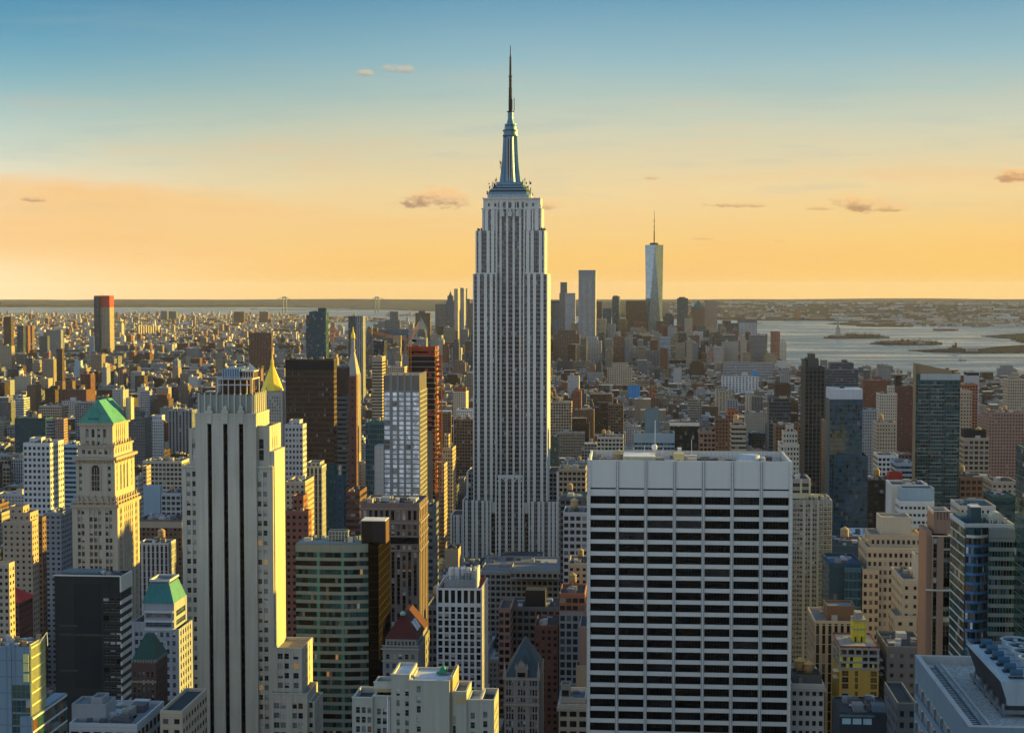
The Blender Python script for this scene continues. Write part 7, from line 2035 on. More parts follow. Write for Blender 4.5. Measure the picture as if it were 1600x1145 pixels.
# --- middle distance, from the east side
MD = [
 ('glass_tower', 'very tall dark glass tower with red unfinished top near the east river', 147, 171, 462, 5200, 'tan', (5, 4, .55, .5, .5), dict(xs=178, capcol=('red', 38), mast=(160, 458, .8))),
 ('apartment_tower', 'dark teal slice tower attached beside the red-topped tower', 146.5, 155, 464, 5190, 'dblue', 'farb', dict(L=10)),
 ('apartment_tower', 'dark brown far tower at the eastern picture edge', 5, 17, 495, 5600, 'dbrown', 'far', {}),
 ('apartment_tower', 'blue far tower with sunny side and green cap, first of three', 27, 36, 509, 5700, 'dblue', 'farb', dict(xs=39)),
 ('apartment_tower', 'brick-coloured middle tower of the far green-capped three', 40, 43.5, 509, 5800, 'brick', 'far', dict(xs=46)),
 ('apartment_tower', 'last and sunniest of the far green-capped three', 46, 50, 509, 5900, 'brown', 'far', dict(xs=53)),
 ('apartment_tower', 'slate far block in front of the wide slotted far block', 61, 74, 525, 5300, 'slate', 'far', dict(xs=76)),
 ('apartment_slab', 'wide far block of vertical pale and dark slots', 72, 95, 516, 5800, 'grey', 'farp', {}),
 ('apartment_tower', 'slender brown tower rising over the eastern villages', 88, 97, 545, 3400, 'dbrown', 'far', dict(xs=98.5)),
 ('apartment_tower', 'short blue-grey tower east of the red-topped tower foot', 139, 147, 526, 5500, 'sky', 'far', {}),
 ('housing_tower', 'brown housing tower with broad glowing flank by eastern edge', 42, 55.5, 602, 2900, 'brown', 'apt', dict(xs=64.5)),
 ('housing_tower', 'brown housing tower with stepped glowing top', 70, 86, 608, 2950, 'dbrown', 'apt', dict(xs=95, tiers=[(80, 90, 603, 5, 12)])),
 ('housing_tower', 'tall brown housing tower, glowing narrow flank, beside stepped one', 86, 97, 596, 3000, 'brown', 'apt', dict(xs=102.5)),
 ('housing_tower', 'tall square brown housing tower with clean orange flank', 102, 113, 595, 3050, 'brown', 'apt', dict(xs=118)),
 ('housing_tower', 'duller brown housing tower at the west of the housing row', 118, 126, 602, 3100, 'dbrown', 'apt', dict(xs=133)),
 ('stepped_tower', 'pale blue stepped pyramid-like far tower', 115, 127, 572, 3900, 'sky', 'blank', dict(xs=133, tiers=[(117, 126, 563, 3, 16)])),
 ('glass_tower', 'slim sky-blue blank-faced tower among the eastern villages', 159, 166.5, 574, 3500, 'steel', 'blank', dict(tiers=[(161, 165, 567, 3, 8, 'sand')])),
 ('apartment_tower', 'dark block hugging the slim sky-blue tower', 167, 175, 580, 3600, 'dblue', 'farb', dict(xs=177)),
 ('apartment_tower', 'brown and white striped narrow eastern tower', 184, 192, 577, 3600, 'pink', 'farp', {}),
 ('apartment_tower', 'dark block with red glowing side beside the striped narrow tower', 211, 225, 587, 3400, 'dbrown', 'far', dict(xs=231)),
 ('stepped_tower', 'small white stepped tower with golden side', 181, 190, 613, 2800, 'white', 'blank', dict(xs=197, tiers=[(186, 191, 607, 3, 10)])),
 ('hospital', 'white ribbed stepped building at the eastern side', 24, 37, 622, 2500, 'lgrey', 'wband', dict(xs=47, tiers=[(28, 36, 618, 4, 14)])),
 ('armory_building', 'long stone building with arcaded top and glowing tower end', 61, 96, 634, 2300, 'buff', 'loft', dict(xs=107)),
 ('loft_building', 'dark teal netted block below the arcaded stone building', 23, 71, 653, 1900, 'dteal', (3, 3.5, .5, .7, .8), dict(tank=2, pents=[(50, 60, 647, 5, 10, 'tan')])),
 ('apartment_tower', 'blue-grey slim block with yellow flank beside dark netted block', 72, 82, 655, 1850, 'steel', 'band', dict(xs=86)),
 ('apartment_tower', 'pinkish balconied tower with glowing balcony flank', 86, 99.5, 654, 1800, 'pink', 'apt', dict(xs=106)),
 ('office_block', 'large pale gridded office block behind the green-roofed tower', 117, 148, 628, 2300, 'grey', 'grid', dict(xs=152)),
 ('loft_building', 'white loft building with small dark windows east of striped tower', 230, 253, 656, 1800, 'white', 'punch', dict(xs=256, tiers=[(236, 252, 650, 4, 14)])),
 ('office_block', 'blue-grey blank warehouse-like block behind striped tower', 263, 300, 641, 1900, 'steel', 'farp', {}),
 ('loft_building', 'dark gothic-looking block beside the green-roofed tower', 192, 226, 652, 1750, 'dgrey', 'punch', dict(tiers=[(200, 218, 645, 6, 20)])),
 ('office_tower', 'white square-windowed office tower with sunlit flank', 36, 78, 692, 1000, 'pale', (2.9, 3.7, .56, .52, .1), dict(xs=100, roof='dark', tiers=[(46, 62, 686, 6, 10)])),
 ('glass_block', 'light blue banded glass block behind white square-windowed tower', 100, 120, 694, 1200, 'sky', 'band', {}),
 ('apartment_building', 'tan brick apartment house with glowing stepped penthouse', 4, 50, 814, 850, 'tan', (3.6, 3.2, .38, .42, 0), dict(xs=60, tiers=[(15, 36, 793, 4, 9), (20, 47, 803, 2, 12)])),
 ('apartment_building', 'rust-brown narrow apartment wing next to tan apartment house', 52, 66, 808, 890, 'brown', 'apt', dict(xs=71)),
 ('stone_building', 'blue-grey corniced building with white western side', 70, 95, 800, 930, 'steel', 'apt', dict(xs=115, cap='cornice')),
 ('stone_building', 'grey stone corner building low at the eastern edge', -12, 14, 880, 700, 'buff', 'apt', dict(xs=23)),
 ('red_roof_building', 'dark red brick block under bright red hipped roof', -20, 30, 941, 800, 'dbrick', 'apt', dict(xs=52, par=.2, rcl=0, pyr=(-22, 33, 941, 925, 'red', 0, .38, 20))),
 ('stone_building', 'cream palazzo with arcaded top storey behind the striped tower', 223, 284, 720, 1350, 'sand', 'loft', {}),
 ('loft_building', 'white and blue loft with blank wall before the cream palazzo', 223, 250, 759, 1150, 'sky', 'blank', dict(xs=252)),
 ('loft_building', 'pale loft with square windows beside blank-walled loft', 252, 282, 770, 1130, 'lgrey', 'loft', dict(tank=1)),
 ('stone_building', 'curved brown building with pale cornice', 214, 284, 812, 1000, 'brown', 'apt', dict(capcol=('buff', 4))),
 ('stone_building', 'grey classical bank building with pediment and tall windows', 215, 263, 848, 880, 'lgrey', 'pier', dict(xs=275, tank=1)),
 ('apartment_tower', 'glowing-sided tan tower just behind the green-roofed tower', 211, 216, 744, 1000, 'sand', 'apt', dict(xs=224)),
 ('apartment_building', 'tan slab with blank side west of green-roofed tower', 222, 229, 728, 1200, 'tan', 'apt', dict(xs=236)),
 ('office_slab', 'broad dark bronze office slab with black crown band', 446, 521.5, 561, 1150, (.075, .042, .026), (1.5, 3.7, .70, .52, 0), dict(xs=526, short='the dark bronze slab', capcol=('black', 7), rcl=1)),
 ('apartment_tower', 'slim dark tower with blank brown top and gold flank', 521, 540.5, 573, 1220, 'dgrey', 'wband', dict(xs=546, capcol=('dbrown', 20), short='the slim gold-flanked tower')),
 ('apartment_tower', 'dark red brick sliver tower with single window column', 544.5, 556.5, 588, 1120, 'dbrick', (7.0, 4.4, .22, .35, .1), dict(xs=557.6, rcl=0, short='the dark red sliver tower')),
 ('glass_tower', 'far teal glass tower with slanted blade top', 483, 509, 487, 2500, 'dteal', (2.6, 3.8, .86, .84, .9), dict(xs=513.5, short='the slanted teal tower', tiers=[(497, 509, 482, 2, 10)])),
 ('glass_tower', 'pale green sliver beside the slanted teal tower', 478, 484, 492, 2520, 'gglass', 'farg', {}),
 ('office_tower', 'grey and yellow split far tower beyond the gilded cupola', 544, 556, 494, 3300, 'slate', 'farp', dict(xs=None)),
 ('office_tower', 'sunlit ribbed far tower joined to the split tower', 556, 567, 494, 3250, 'grey', 'farp', dict(xs=571)),
 ('office_block', 'dark purplish far block west of the gilded pyramid', 389, 424, 520, 4300, 'dbrick', 'farp', dict(xs=425)),
 ('office_tower', 'black slim tower with bronze reflections behind striped yellow block', 584, 600, 533, 2400, 'black', 'dcurt', dict(xs=605)),
 ('apartment_tower', 'tan banded block with bright yellow base panel', 581, 597, 557, 1900, 'tan', 'wband', dict(capcol=('tan', 3))),
 ('apartment_block', 'tan block with glowing yellow penthouse behind slim white tower', 605, 632, 573, 2200, 'buff', 'apt', dict(tiers=[(618, 626, 566, 3, 10, 'sand')])),
 ('glass_tower', 'teal glass tower between red sliver and slim white tower', 571, 600, 659, 1150, 'teal', 'curt', {}),
 ('office_tower', 'grey brick tower with brilliant yellow flank before bronze slab', 445, 473, 663, 1000, 'lgrey', 'pair', dict(xs=479, tiers=[(452, 468, 658, 5, 10)])),
 ('brick_building', 'red brick block with yellow flank and stacked penthouse', 446, 482, 798, 740, 'brick', 'apt', dict(xs=487, tiers=[(457, 474, 777, 3, 10)], short='the red brick block')),
 ('stone_building', 'grey ribbed setback building with gold-lit corner', 472, 503, 728, 1020, 'lgrey', 'pier', dict(xs=510, tiers=[(480, 500, 724, 4, 14)])),
 ('stone_building', 'low brown carved stone building at foot of grey ribbed one', 446, 476, 752, 900, 'buff', 'apt', {}),
 ('apartment_tower', 'narrow teal glass tower with lit roof corner', 509, 525, 735, 900, 'dteal', (1.8, 3.2, .5, .5, .9), dict(xs=526, tiers=[(513, 523, 728, 3, 7)])),
 ('apartment_tower', 'dark teal tower with white window dashes and yellow flank', 525, 537, 742, 890, 'dblue', (3, 3.2, .35, .3, .6), dict(xs=541, tiers=[(529, 532, 730, 2, 4, 'sand')])),
 ('parking_building', 'maroon open-decked building below the red sliver tower', 541, 562, 768, 980, 'dbrick', 'band', {}),
 ('office_building', 'grey blank-sided block hugging the slim white tower', 655, 676, 792, 860, 'dgrey', 'band', {}),
 ('setback_building', 'brown setback building with golden western steps', 692, 707, 700, 1400, 'tan', 'pair', dict(xs=713, tiers=[(694, 701, 680, 3, 12)], L=26)),
 ('setback_building', 'lower step of the brown setback building row', 676, 694, 725, 1330, 'tan', 'pair', dict(xs=699)),
 ('loft_building', 'brown loft with poster of black figures on its wall', 709, 739, 655, 1900, 'brown', 'loft', dict(tank=2)),
 ('loft_building', 'white loft with red penthouse near limestone tower', 708, 728, 612, 2300, 'cream', 'punch', dict(xs=732, tiers=[(710, 728, 606, 2, 12, 'rust')])),
 ('loft_building', 'white square-windowed loft touching the limestone tower', 713, 741, 640, 2100, 'white', 'punch', {}),
 ('stone_building', 'brown twin-peaked stone building east of limestone tower', 679, 702, 645, 2100, 'brown', 'punch', {}),
 ('office_block', 'wide pale grey flat-roofed block just before the limestone tower', 750, 880, 893, 1060, 'grey', 'loft', dict(L=62, roof='grey', rcl=.6, tiers=[(797, 880, 893, -14, 30)], pents=[(752, 776, 884, 30, 20, 'pale')], short='the long flat-roofed block')),
 ('loft_building', 'cream loft building with arched windows beside black-roofed block', 873, 915, 732, 1150, 'tan', 'loft', dict(roof='green', cap='cornice')),
 ('glass_block', 'dark glass block with coloured reflections touching limestone tower', 860, 872, 684, 1500, 'dteal', 'curt', {}),
 ('loft_building', 'low teal-roofed brick building with chimney pots', 875, 917, 776, 1000, 'slate', 'loft', dict(roof='green', tank=1)),
 ('office_building', 'grey gridded commercial building beside the white slab', 880, 918, 800, 900, 'lgrey', 'loft', dict(tank=1)),
 ('apartment_building', 'tan building with arched top windows beside the white slab', 888, 918, 880, 800, 'buff', 'apt', dict(tank=1)),
 ('unfinished_building', 'orange-netted steel frame building beside dark street', 874, 914, 927, 760, 'rust', (3.4, 3.6, .8, .6, .2), dict(tank=1, tiers=[(874, 914, 958, -1.5, 14, 'steel', 'grid')])),
 ('brick_building', 'dark brick block with roof sheds above the gothic building', 835, 872, 977, 760, 'dbrick', 'apt', {}),
 ('loft_building', 'wide dark block with black water-box on roof', 798, 876, 948, 850, 'dgrey', 'loft', dict(pents=[(821, 852, 922, 4, 10, 'black')], rcl=1.6)),
 ('loft_building', 'small white-framed block between gridded tower and dark block', 779, 797, 950, 830, 'pink', 'loft', {}),
 ('stone_building', 'grey corniced building with balustrade and big arched windows', 873, 918, 1100, 600, 'lgrey', 'loft', dict(cap='cornice', roof='blue', tiers=[(876, 915, 1093, 3, 12), (876, 891, 1072, 5, 6, 'steel')], short='the arched-window corner building')),
 ('brick_building', 'pinkish stepped brick building against the white slab edge', 905, 918, 978, 720, 'pink', 'blank', dict(tiers=[(900, 918, 1042, -3, 10, 'tan', 'blank')])),
 ('office_tower', 'white office building with pale green bands and blank top', 1406, 1460, 783, 810, 'pale', (2.2, 3.6, .62, .36, .2), dict(xs=1404, tiers=[(1409, 1460, 765, 2, 12, 'sky', 'blank')], short='the white banded office building', L=14)),
 ('office_building', 'white side wing of the green-banded office building', 1393.5, 1450, 757, 830, 'pale', 'blank', dict(L=20)),
 ('setback_building', 'large beige setback building with blank block on top', 1355, 1445, 855, 660, 'buff', 'pair', dict(tiers=[(1377, 1424, 811, 6, 14, 'sand', 'blank'), (1360, 1440, 838, 3, 16), (1348, 1374, 892, -3, 16)], roof='tan', short='the beige setback building')),
 ('setback_building', 'dusky setback building with small pale windows', 1410, 1450, 905, 600, 'buff', (3.2, 3.4, .34, .38, .0), dict(tiers=[(1430, 1449, 870, 5, 8, 'cream', 'blank'), (1398, 1432, 965, -2, 14), (1388, 1420, 1010, -4, 14)], roof='grey')),
 ('curved_building', 'dark blue glass office with curved roofline below blue tower', 1296, 1346, 880, 660, 'dblue', (1.6, 3.6, .9, .9, 1), dict(roof='blue', tiers=[(1320, 1346, 890, -2, 6, 'blue', 'curt')])),
 ('exhibition_hall', 'low white hall with zigzag roof beside flat grey roof', 1333, 1378, 836, 790, 'pale', 'blank', dict(roof='white', L=24)),
 ('low_building', 'low dark block with deep blue fascia under the white hall', 1298, 1360, 852, 760, 'dblue', 'blank', dict(L=40, roof='dark', tank=1)),
 ('stone_building', 'grey-tan building with tall window strips below the hotel', 1273, 1340, 970, 600, 'buff', 'pier', dict(tiers=[(1292, 1337, 950, 6, 12, 'brown', 'blank')], roof='grey', tank=0, short='the grey-tan strip-window building')),
 ('stone_building', 'ornate grey corner building with lit attic and two tanks', 1236, 1288, 1068, 560, 'lgrey', 'pair', dict(cap='cornice', tiers=[(1238, 1284, 1058, 3, 10, 'slate', 'blank')], tank=2)),
 ('office_building', 'dark brown block with scattered lit windows near the gravel roof', 1386, 1448, 1010, 560, 'dgrey', (3.4, 3.4, .34, .38, .0), {}),
 ('low_building', 'blue-grey low building next to the gravel roof', 1402, 1432, 1098, 480, 'slate', 'punch', {}),
 ('low_building', 'grey rooftop sheds in front of the black office slab', 108, 214, 1130, 440, 'lgrey', 'loft', dict(roof='grey', rcl=2.5, tiers=[(112, 165, 1104, 5, 9, 'grey', 'blank'), (142, 160, 1094, 6, 6, 'grey', 'blank')])),
 ('brick_building', 'pale building with rows of windows below the brown hip-roofed block', 250, 285, 1110, 440, 'buff', 'apt', {}),
 ('loft_building', 'grey loft in the gap between brown stone and gridded towers', 667, 684, 946, 800, 'dgrey', 'loft', dict(tank=1)),
 ('loft_building', 'blue-roofed low loft beside the gridded white tower', 662, 700, 900, 950, 'grey', 'loft', dict(tank=2, roof='white')),
 ('office_building', 'tan box building next to the flat-roofed block', 695, 716, 858, 1080, 'tan', 'blank', {}),
]
for (nm, lab, x0, x1, yt, Y, c, s_, kw) in MD:
    T(nm, lab, x0, x1, yt, Y=Y, col=c, sty=s_, **kw)

# row of sunlit far apartment slabs, twins and others beyond the river
for i in range(9):
    x = 215 + i * 3.75
    T('housing_tower', ['pale sunlit tower in the far row of nine, %s' % w for w in ('easternmost', 'second from the east', 'third from the east', 'fourth from the east', 'exactly in the middle', 'fourth from the west', 'third from the west', 'second from the west', 'westernmost')][i],
      x, x + 1.6, 508 + (i % 3) * .6, Y=8300 + i * 20, L=30, col='sand', sty='far', group='far row of sunlit housing towers', occ=False)
for (x0, x1, yt, Y, c, lab) in ((251, 261, 486, 12300, 'slate', 'faint blue far tower, eastern one of a pair by the sea'), (263, 275, 486.5, 12400, 'slate', 'faint blue far tower, western one of a pair by the sea'),
                                (365, 381, 487, 11200, 'dbrown', 'lone dark far block near the sea horizon'), (281, 300, 527, 6900, 'slate', 'dark far block joined to an orange one'),
                                (308, 318, 527, 6950, 'rust', 'bright orange-red far block beyond the river'), (186, 190, 505, 8000, 'sand', 'small golden far tower beside the red-topped tower'), (405, 419, 487, 11500, 'brown', 'brown squat far block near the eastern bridge pier')):
    T('far_tower', lab, x0, x1, yt, Y=Y, L=40, col=c, sty='far', occ=False)

# ================================================================== ordinary city blocks between the named buildings
OCCA = np.array(OCC)


def free(x0, x1, y0, y1, m=1.0):
    a = OCCA
    return not np.any((x0 - m < a[:, 1]) & (x1 + m > a[:, 0]) & (y0 - m < a[:, 3]) & (y1 + m > a[:, 2]))

FILL = []        # x0, x1, y0, y1, h, colour, style, roof
fr = random.Random(11)
MATC = [('tan', 9), ('brown', 8), ('brick', 8), ('dbrick', 6), ('buff', 9), ('sand', 4), ('pale', 5), ('lgrey', 8), ('grey', 8), ('dgrey', 4), ('white', 4), ('pink', 5), ('cream', 4), ('slate', 3), ('dbrown', 5), ('steel', 2)]
GAPX = -50.0     # the dark cross lane seen beside the gothic building
AVE = [-1900, -1600, -1300, -1020, -800, -640, -490, -335, -185, 105, 370, 640, 915, 1190, 1460]
Yb = 690.0
pave = MB()
row = 0
while Yb < 6400:
    depth = 62.0
    row += 1
    for ai in range(len(AVE) - 1):
        if Yb < 2300: bx0, bx1 = AVE[ai] + 13, AVE[ai + 1] - 13
        else: bx0, bx1 = AVE[ai] + 60 + 5 + 14 * math.sin(row * 1.7 + ai), AVE[ai + 1] + 60 - 4 + 14 * math.sin(row * 1.7 + ai + 1)
        # skip blocks wholly outside the view, with a margin for a step aside
        c0, c1 = px_of(bx0, Yb + depth, 0)[0], px_of(bx1, Yb, 0)[0]
        if max(px_of(bx1, Yb, 0)[0], px_of(bx1, Yb + depth, 0)[0]) < -140 or min(px_of(bx0, Yb, 0)[0], px_of(bx0, Yb + depth, 0)[0]) > 1740: continue
        mx, my = (bx0 + bx1) / 2, Yb + 30
        if not near_land(mx, my, math.hypot(mx, my)): continue
        zg = -drop(math.hypot(mx, my))
        if Yb < 3200: pave.box(bx0, bx1, Yb, Yb + depth, zg, zg + .15, PAVE)
        for side_ in (0, 1):
            y0, y1 = (Yb + 2.5, Yb + 30) if side_ == 0 else (Yb + 32, Yb + depth - 2.5)
            x = bx0 + 2
            while x < bx1 - 8:
                w = fr.choice((7, 7, 8, 10, 12, 15, 18, 22, 28, 40)) * fr.uniform(.85, 1.15) if Yb < 2600 else fr.choice((7, 7, 9, 11, 14, 18, 24, 40)) * fr.uniform(.85, 1.2)
                w = min(w, bx1 - 2 - x)
                if w < 6: break
                ppx = px_of(x, y0, 0)[0]
                if Yb < 1250: h = fr.choice((14, 18, 24, 30, 38, 46, 58, 66))
                elif Yb < 1900: h = fr.choice((13, 16, 20, 28, 36, 44, 52, 62))
                elif Yb < 2700: h = fr.choice((13, 15, 18, 22, 26, 34, 44, 58))
                elif Yb < 4400: h = fr.choice((11, 12, 14, 16, 18, 20, 24, 30)) + (fr.random() < .07) * fr.uniform(15, 40)
                else: h = fr.choice((14, 18, 22, 28, 34, 42)) + (fr.random() < .30) * fr.uniform(10, 85) * (1 if 560 < ppx < 1180 else .25)
                h *= fr.uniform(.88, 1.12)
                if ppx < 560 and 2300 < Yb < 4600 and fr.random() < .05: h += fr.uniform(18, 40)
                if x - 5 < GAPX < x + w + 5 and Yb < 1300: x += w + .01; continue
                if w < 14: h = min(h, 30)
                if Yb < 1290 and 640 < ppx < 900: h = min(h, max(12, EYE - 436 * (Yb + 30) / F))     # low blocks north of the mast tower
                if Yb < 900 and -185 < x < 105: h = min(h, 46)
                yy1 = y1 - fr.choice((0, 0, 3, 6)) if side_ == 0 else y1
                yy0 = y0 + (fr.choice((0, 0, 3, 6)) if side_ else 0)
                if fr.random() < .985 and free(x, x + w, yy0, yy1, .3):
                    c = fr.choices([a for a, _ in MATC], [b for _, b in MATC])[0]
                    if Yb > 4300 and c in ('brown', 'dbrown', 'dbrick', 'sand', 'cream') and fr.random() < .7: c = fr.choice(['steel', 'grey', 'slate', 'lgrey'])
                    bf = fr.uniform(.45, .98) * (.8 if Yb < 1150 else 1); col = tuple(min(.62, v * bf) for v in PAL[c])  # near blocks darker: dark brick, and street-level shade put into their colour
                    s_ = fr.choices(['punch', 'pair', 'apt', 'loft', 'band', 'pier', 'blank', 'slit', 'grid'], [24, 14, 18, 18, 4, 6, 4, 6, 5])[0]
                    st = list(STY[s_]); st[0] *= fr.uniform(.9, 1.15); st[1] *= fr.uniform(.95, 1.15)
                    if st[2] > 0: st[2] = min(.97, st[2] * fr.uniform(.8, 1.1)); st[3] *= fr.uniform(.85, 1.1)
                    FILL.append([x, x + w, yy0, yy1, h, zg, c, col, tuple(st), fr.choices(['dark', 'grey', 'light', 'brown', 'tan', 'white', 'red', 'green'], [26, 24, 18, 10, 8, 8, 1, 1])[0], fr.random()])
                x += w + (fr.uniform(1, 6) if fr.random() < .15 else .02)
    Yb += 79.0
tag(pave.build('pavement'), kind='structure')

# which of them show, painter's way: far to near into a small picture of ids
GW, GH = 800, 572
ids = np.full((GH, GW), -1, np.int32)


def paint(poly, i):
    """scan-convert a convex polygon in photo pixels into the id picture"""
    pts = [(a / 2, b / 2) for a, b in poly]
    ys = [p[1] for p in pts]
    y0, y1 = max(0, int(min(ys))), min(GH - 1, int(max(ys)))
    for yy in range(y0, y1 + 1):
        yc = yy + .5; xs = []
        for k in range(len(pts)):
            (xa, ya), (xb, yb) = pts[k], pts[(k + 1) % len(pts)]
            if (ya <= yc) != (yb <= yc): xs.append(xa + (yc - ya) / (yb - ya) * (xb - xa))
        if len(xs) >= 2:
            a, b = max(0, int(round(min(xs)))), min(GW, int(round(max(xs))))
            if b > a: ids[yy, a:b] = i


def paint_box(x0, x1, y0, y1, z0, z1, i):
    P = lambda x, y, z: px_of(x, y, z)
    c = [P(x0, y0, z0), P(x1, y0, z0), P(x1, y0, z1), P(x0, y0, z1)]
    if max(p[0] for p in c) < -40 or min(p[0] for p in c) > 1640 or min(p[1] for p in c) > 1145: return
    t = [P(x0, y0, z1), P(x1, y0, z1), P(x1, y1, z1), P(x0, y1, z1)]
    paint(t, i)
    s_ = (x1 if x1 < 0 else x0)
    if x1 < 0 or x0 > 0: paint([P(s_, y0, z0), P(s_, y1, z0), P(s_, y1, z1), P(s_, y0, z1)], i)
    paint(c, i)
items = [(f[2], ('f', k)) for k, f in enumerate(FILL)]
for (rt_, a, b, yt, Y, sh) in ALL: items.append((Y, ('h', (a, b, yt, Y))))
items.sort(key=lambda t: -t[0])
for Yv, (kind, v) in items:
    if kind == 'f':
        f = FILL[v]; paint_box(f[0], f[1], f[2], f[3], f[5], f[5] + f[4], v)
    else:
        a, b, yt, Y = v; pb = 450 + EYE * F / Y
        paint([(a, yt), (b, yt), (b, min(1150, pb)), (a, min(1150, pb))], -2)
cnt = np.bincount(ids[ids >= 0].ravel(), minlength=len(FILL))
order = sorted(range(len(FILL)), key=lambda k: -cnt[k])
MINE = set(order[:290])
vis = {}
for k in MINE:
    yy, xx = np.where(ids == k)
    if len(xx): vis[k] = (float(xx.mean()) * 2, float(yy.mean()) * 2)

SHORT = [(a, b, yt, Y, sh) for (_, a, b, yt, Y, sh) in ALL if sh]
CW = dict(tan='tan', brown='brown', brick='red brick', dbrick='dark red brick', buff='buff', sand='sandy', pale='off-white', lgrey='light grey', grey='grey', dgrey='dark grey', white='white', pink='pinkish', cream='cream', slate='slate-coloured', dbrown='dark brown', steel='blue-grey')


def emit(mbw, mbr, f, k, near):
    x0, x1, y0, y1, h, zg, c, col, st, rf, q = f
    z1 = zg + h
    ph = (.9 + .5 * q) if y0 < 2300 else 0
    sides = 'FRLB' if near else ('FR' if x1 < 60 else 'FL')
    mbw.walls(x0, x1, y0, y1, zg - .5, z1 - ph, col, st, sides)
    mbr.top(x0, x1, y0, y1, z1 - ph + .01, ROOFC[rf])
    r = random.Random(k)
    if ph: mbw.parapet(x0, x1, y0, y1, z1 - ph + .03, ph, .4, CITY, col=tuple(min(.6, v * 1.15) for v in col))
    if y0 < 2300 and q < .35:   # cornice
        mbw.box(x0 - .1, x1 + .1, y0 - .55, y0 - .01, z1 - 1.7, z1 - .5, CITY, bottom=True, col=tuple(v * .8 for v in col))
    w, d = x1 - x0, y1 - y0
    # bulkhead or set-back storey
    if q > .25 and w > 9 and d > 12:
        bw, bd = min(w * .5, r.uniform(4, 9)), min(d * .5, r.uniform(4, 9)); bx, by = r.uniform(x0 + .6, x1 - bw - .6), r.uniform(y0 + 1, y1 - bd - 1)
        bh = r.uniform(2.8, 5.5)
        mbw.walls(bx, bx + bw, by, by + bd, z1 - ph, z1 - ph + bh, tuple(min(.6, v * 1.1) for v in col) if r.random() < .6 else (.32, .32, .31), STY['blank']); mbr.top(bx, bx + bw, by, by + bd, z1 - ph + bh, ROOFC['grey'])
    if q > .86 and w > 16:
        a = z1 - ph; mbw.walls(x0 + w * .16, x1 - w * .14, y0 + 3, y1 - 4, a, a + 7.5, col, st); mbr.top(x0 + w * .16, x1 - w * .14, y0 + 3, y1 - 4, a + 7.5, ROOFC[rf])
    if y0 < 2600: clutter(mbr, x0 + .8, x1 - .8, y0 + .8, y1 - .8, z1 - ph + .03, .8 if near else .5, k)
    elif r.random() < .5:
        g = r.choice([(.35, .35, .35), (.15, .15, .16), (.45, .44, .42)]); bx, by = r.uniform(x0, x1 - 3), r.uniform(y0, y1 - 3); mbr.box(bx, bx + 3, by, by + 3, z1, z1 + 2.6, ROOF, col=g)

groups_ = {}
for k in MINE:
    if k not in vis: continue
    f = FILL[k]; u, v = vis[k]
    best = min(SHORT, key=lambda s: abs((s[0] + s[1]) / 2 - u) + .6 * max(0, s[2] - v) + .12 * max(0, v - 1000))
    side_ = 'west of' if u > (best[0] + best[1]) / 2 else 'east of'
    if f[2] > best[3] + 40: rel = 'beyond'
    elif f[2] < best[3] - 40: rel = 'in front of'
    else: rel = 'beside'
    size = 'low' if f[4] < 22 else 'mid-height' if f[4] < 42 else 'tall'
    key = (CW[f[6]], size, rel, side_, best[4])
    groups_.setdefault(key, []).append((abs(u - (best[0] + best[1]) / 2) + abs(v - best[2]) * .01, k))
ORD = ['', 'second', 'third', 'fourth', 'fifth', 'sixth', 'seventh', 'eighth', 'ninth', 'tenth', 'eleventh', 'twelfth', 'thirteenth', 'fourteenth']
n_thing = 0
for key, lst in groups_.items():
    lst.sort()
    cw, size, rel, sd_, best = key
    for i, (_, k) in enumerate(lst):
        f = FILL[k]
        lab = '%s %s block %s and %s %s' % (size, cw, rel, sd_, best)
        if len(lst) > 1: lab = '%s %s %s block %s, %s %s' % ('first' if i == 0 else ORD[min(i, 13)], size, cw, rel, sd_, best)
        rt_ = root('city_building', lab, 'building', ((f[0] + f[1]) / 2, (f[2] + f[3]) / 2, f[5]), 'ordinary buildings filling the city blocks')
        a, b = MB(), MB(); emit(a, b, f, k, True)
        part(a, 'wall', rt_); part(b, 'roof', rt_); n_thing += 1
        if f[2] < 1900 and f[10] > .45 and f[1] - f[0] > 11 and k % 3 != 1: TANKS.append((f[0] + 4 + (f[1] - f[0] - 8) * f[10], f[2] + 8, f[5] + f[4] - 1, 'a %s %s block' % (size, cw)))
a, b = MB(), MB()
for k, f in enumerate(FILL):
    if k in vis: continue
    emit(a, b, f, k, False)
me = tag(a.build('city_blocks'), kind='stuff', label='endless lower city blocks running south between the towers', cat='buildings')
part(b, 'roof', me, kind='stuff')
print('filler', len(FILL), 'things', n_thing, 'named', len(ALL))

# ================================================================== timber water tanks on roofs
tw = stone('tank_wood', (.33, .23, .13), var=.3); tl = stone('tank_lid', (.30, .24, .17)); tl2 = stone('tank_lid_grey', (.28, .29, .29)); ts = stone('tank_legs', (.06, .055, .05))


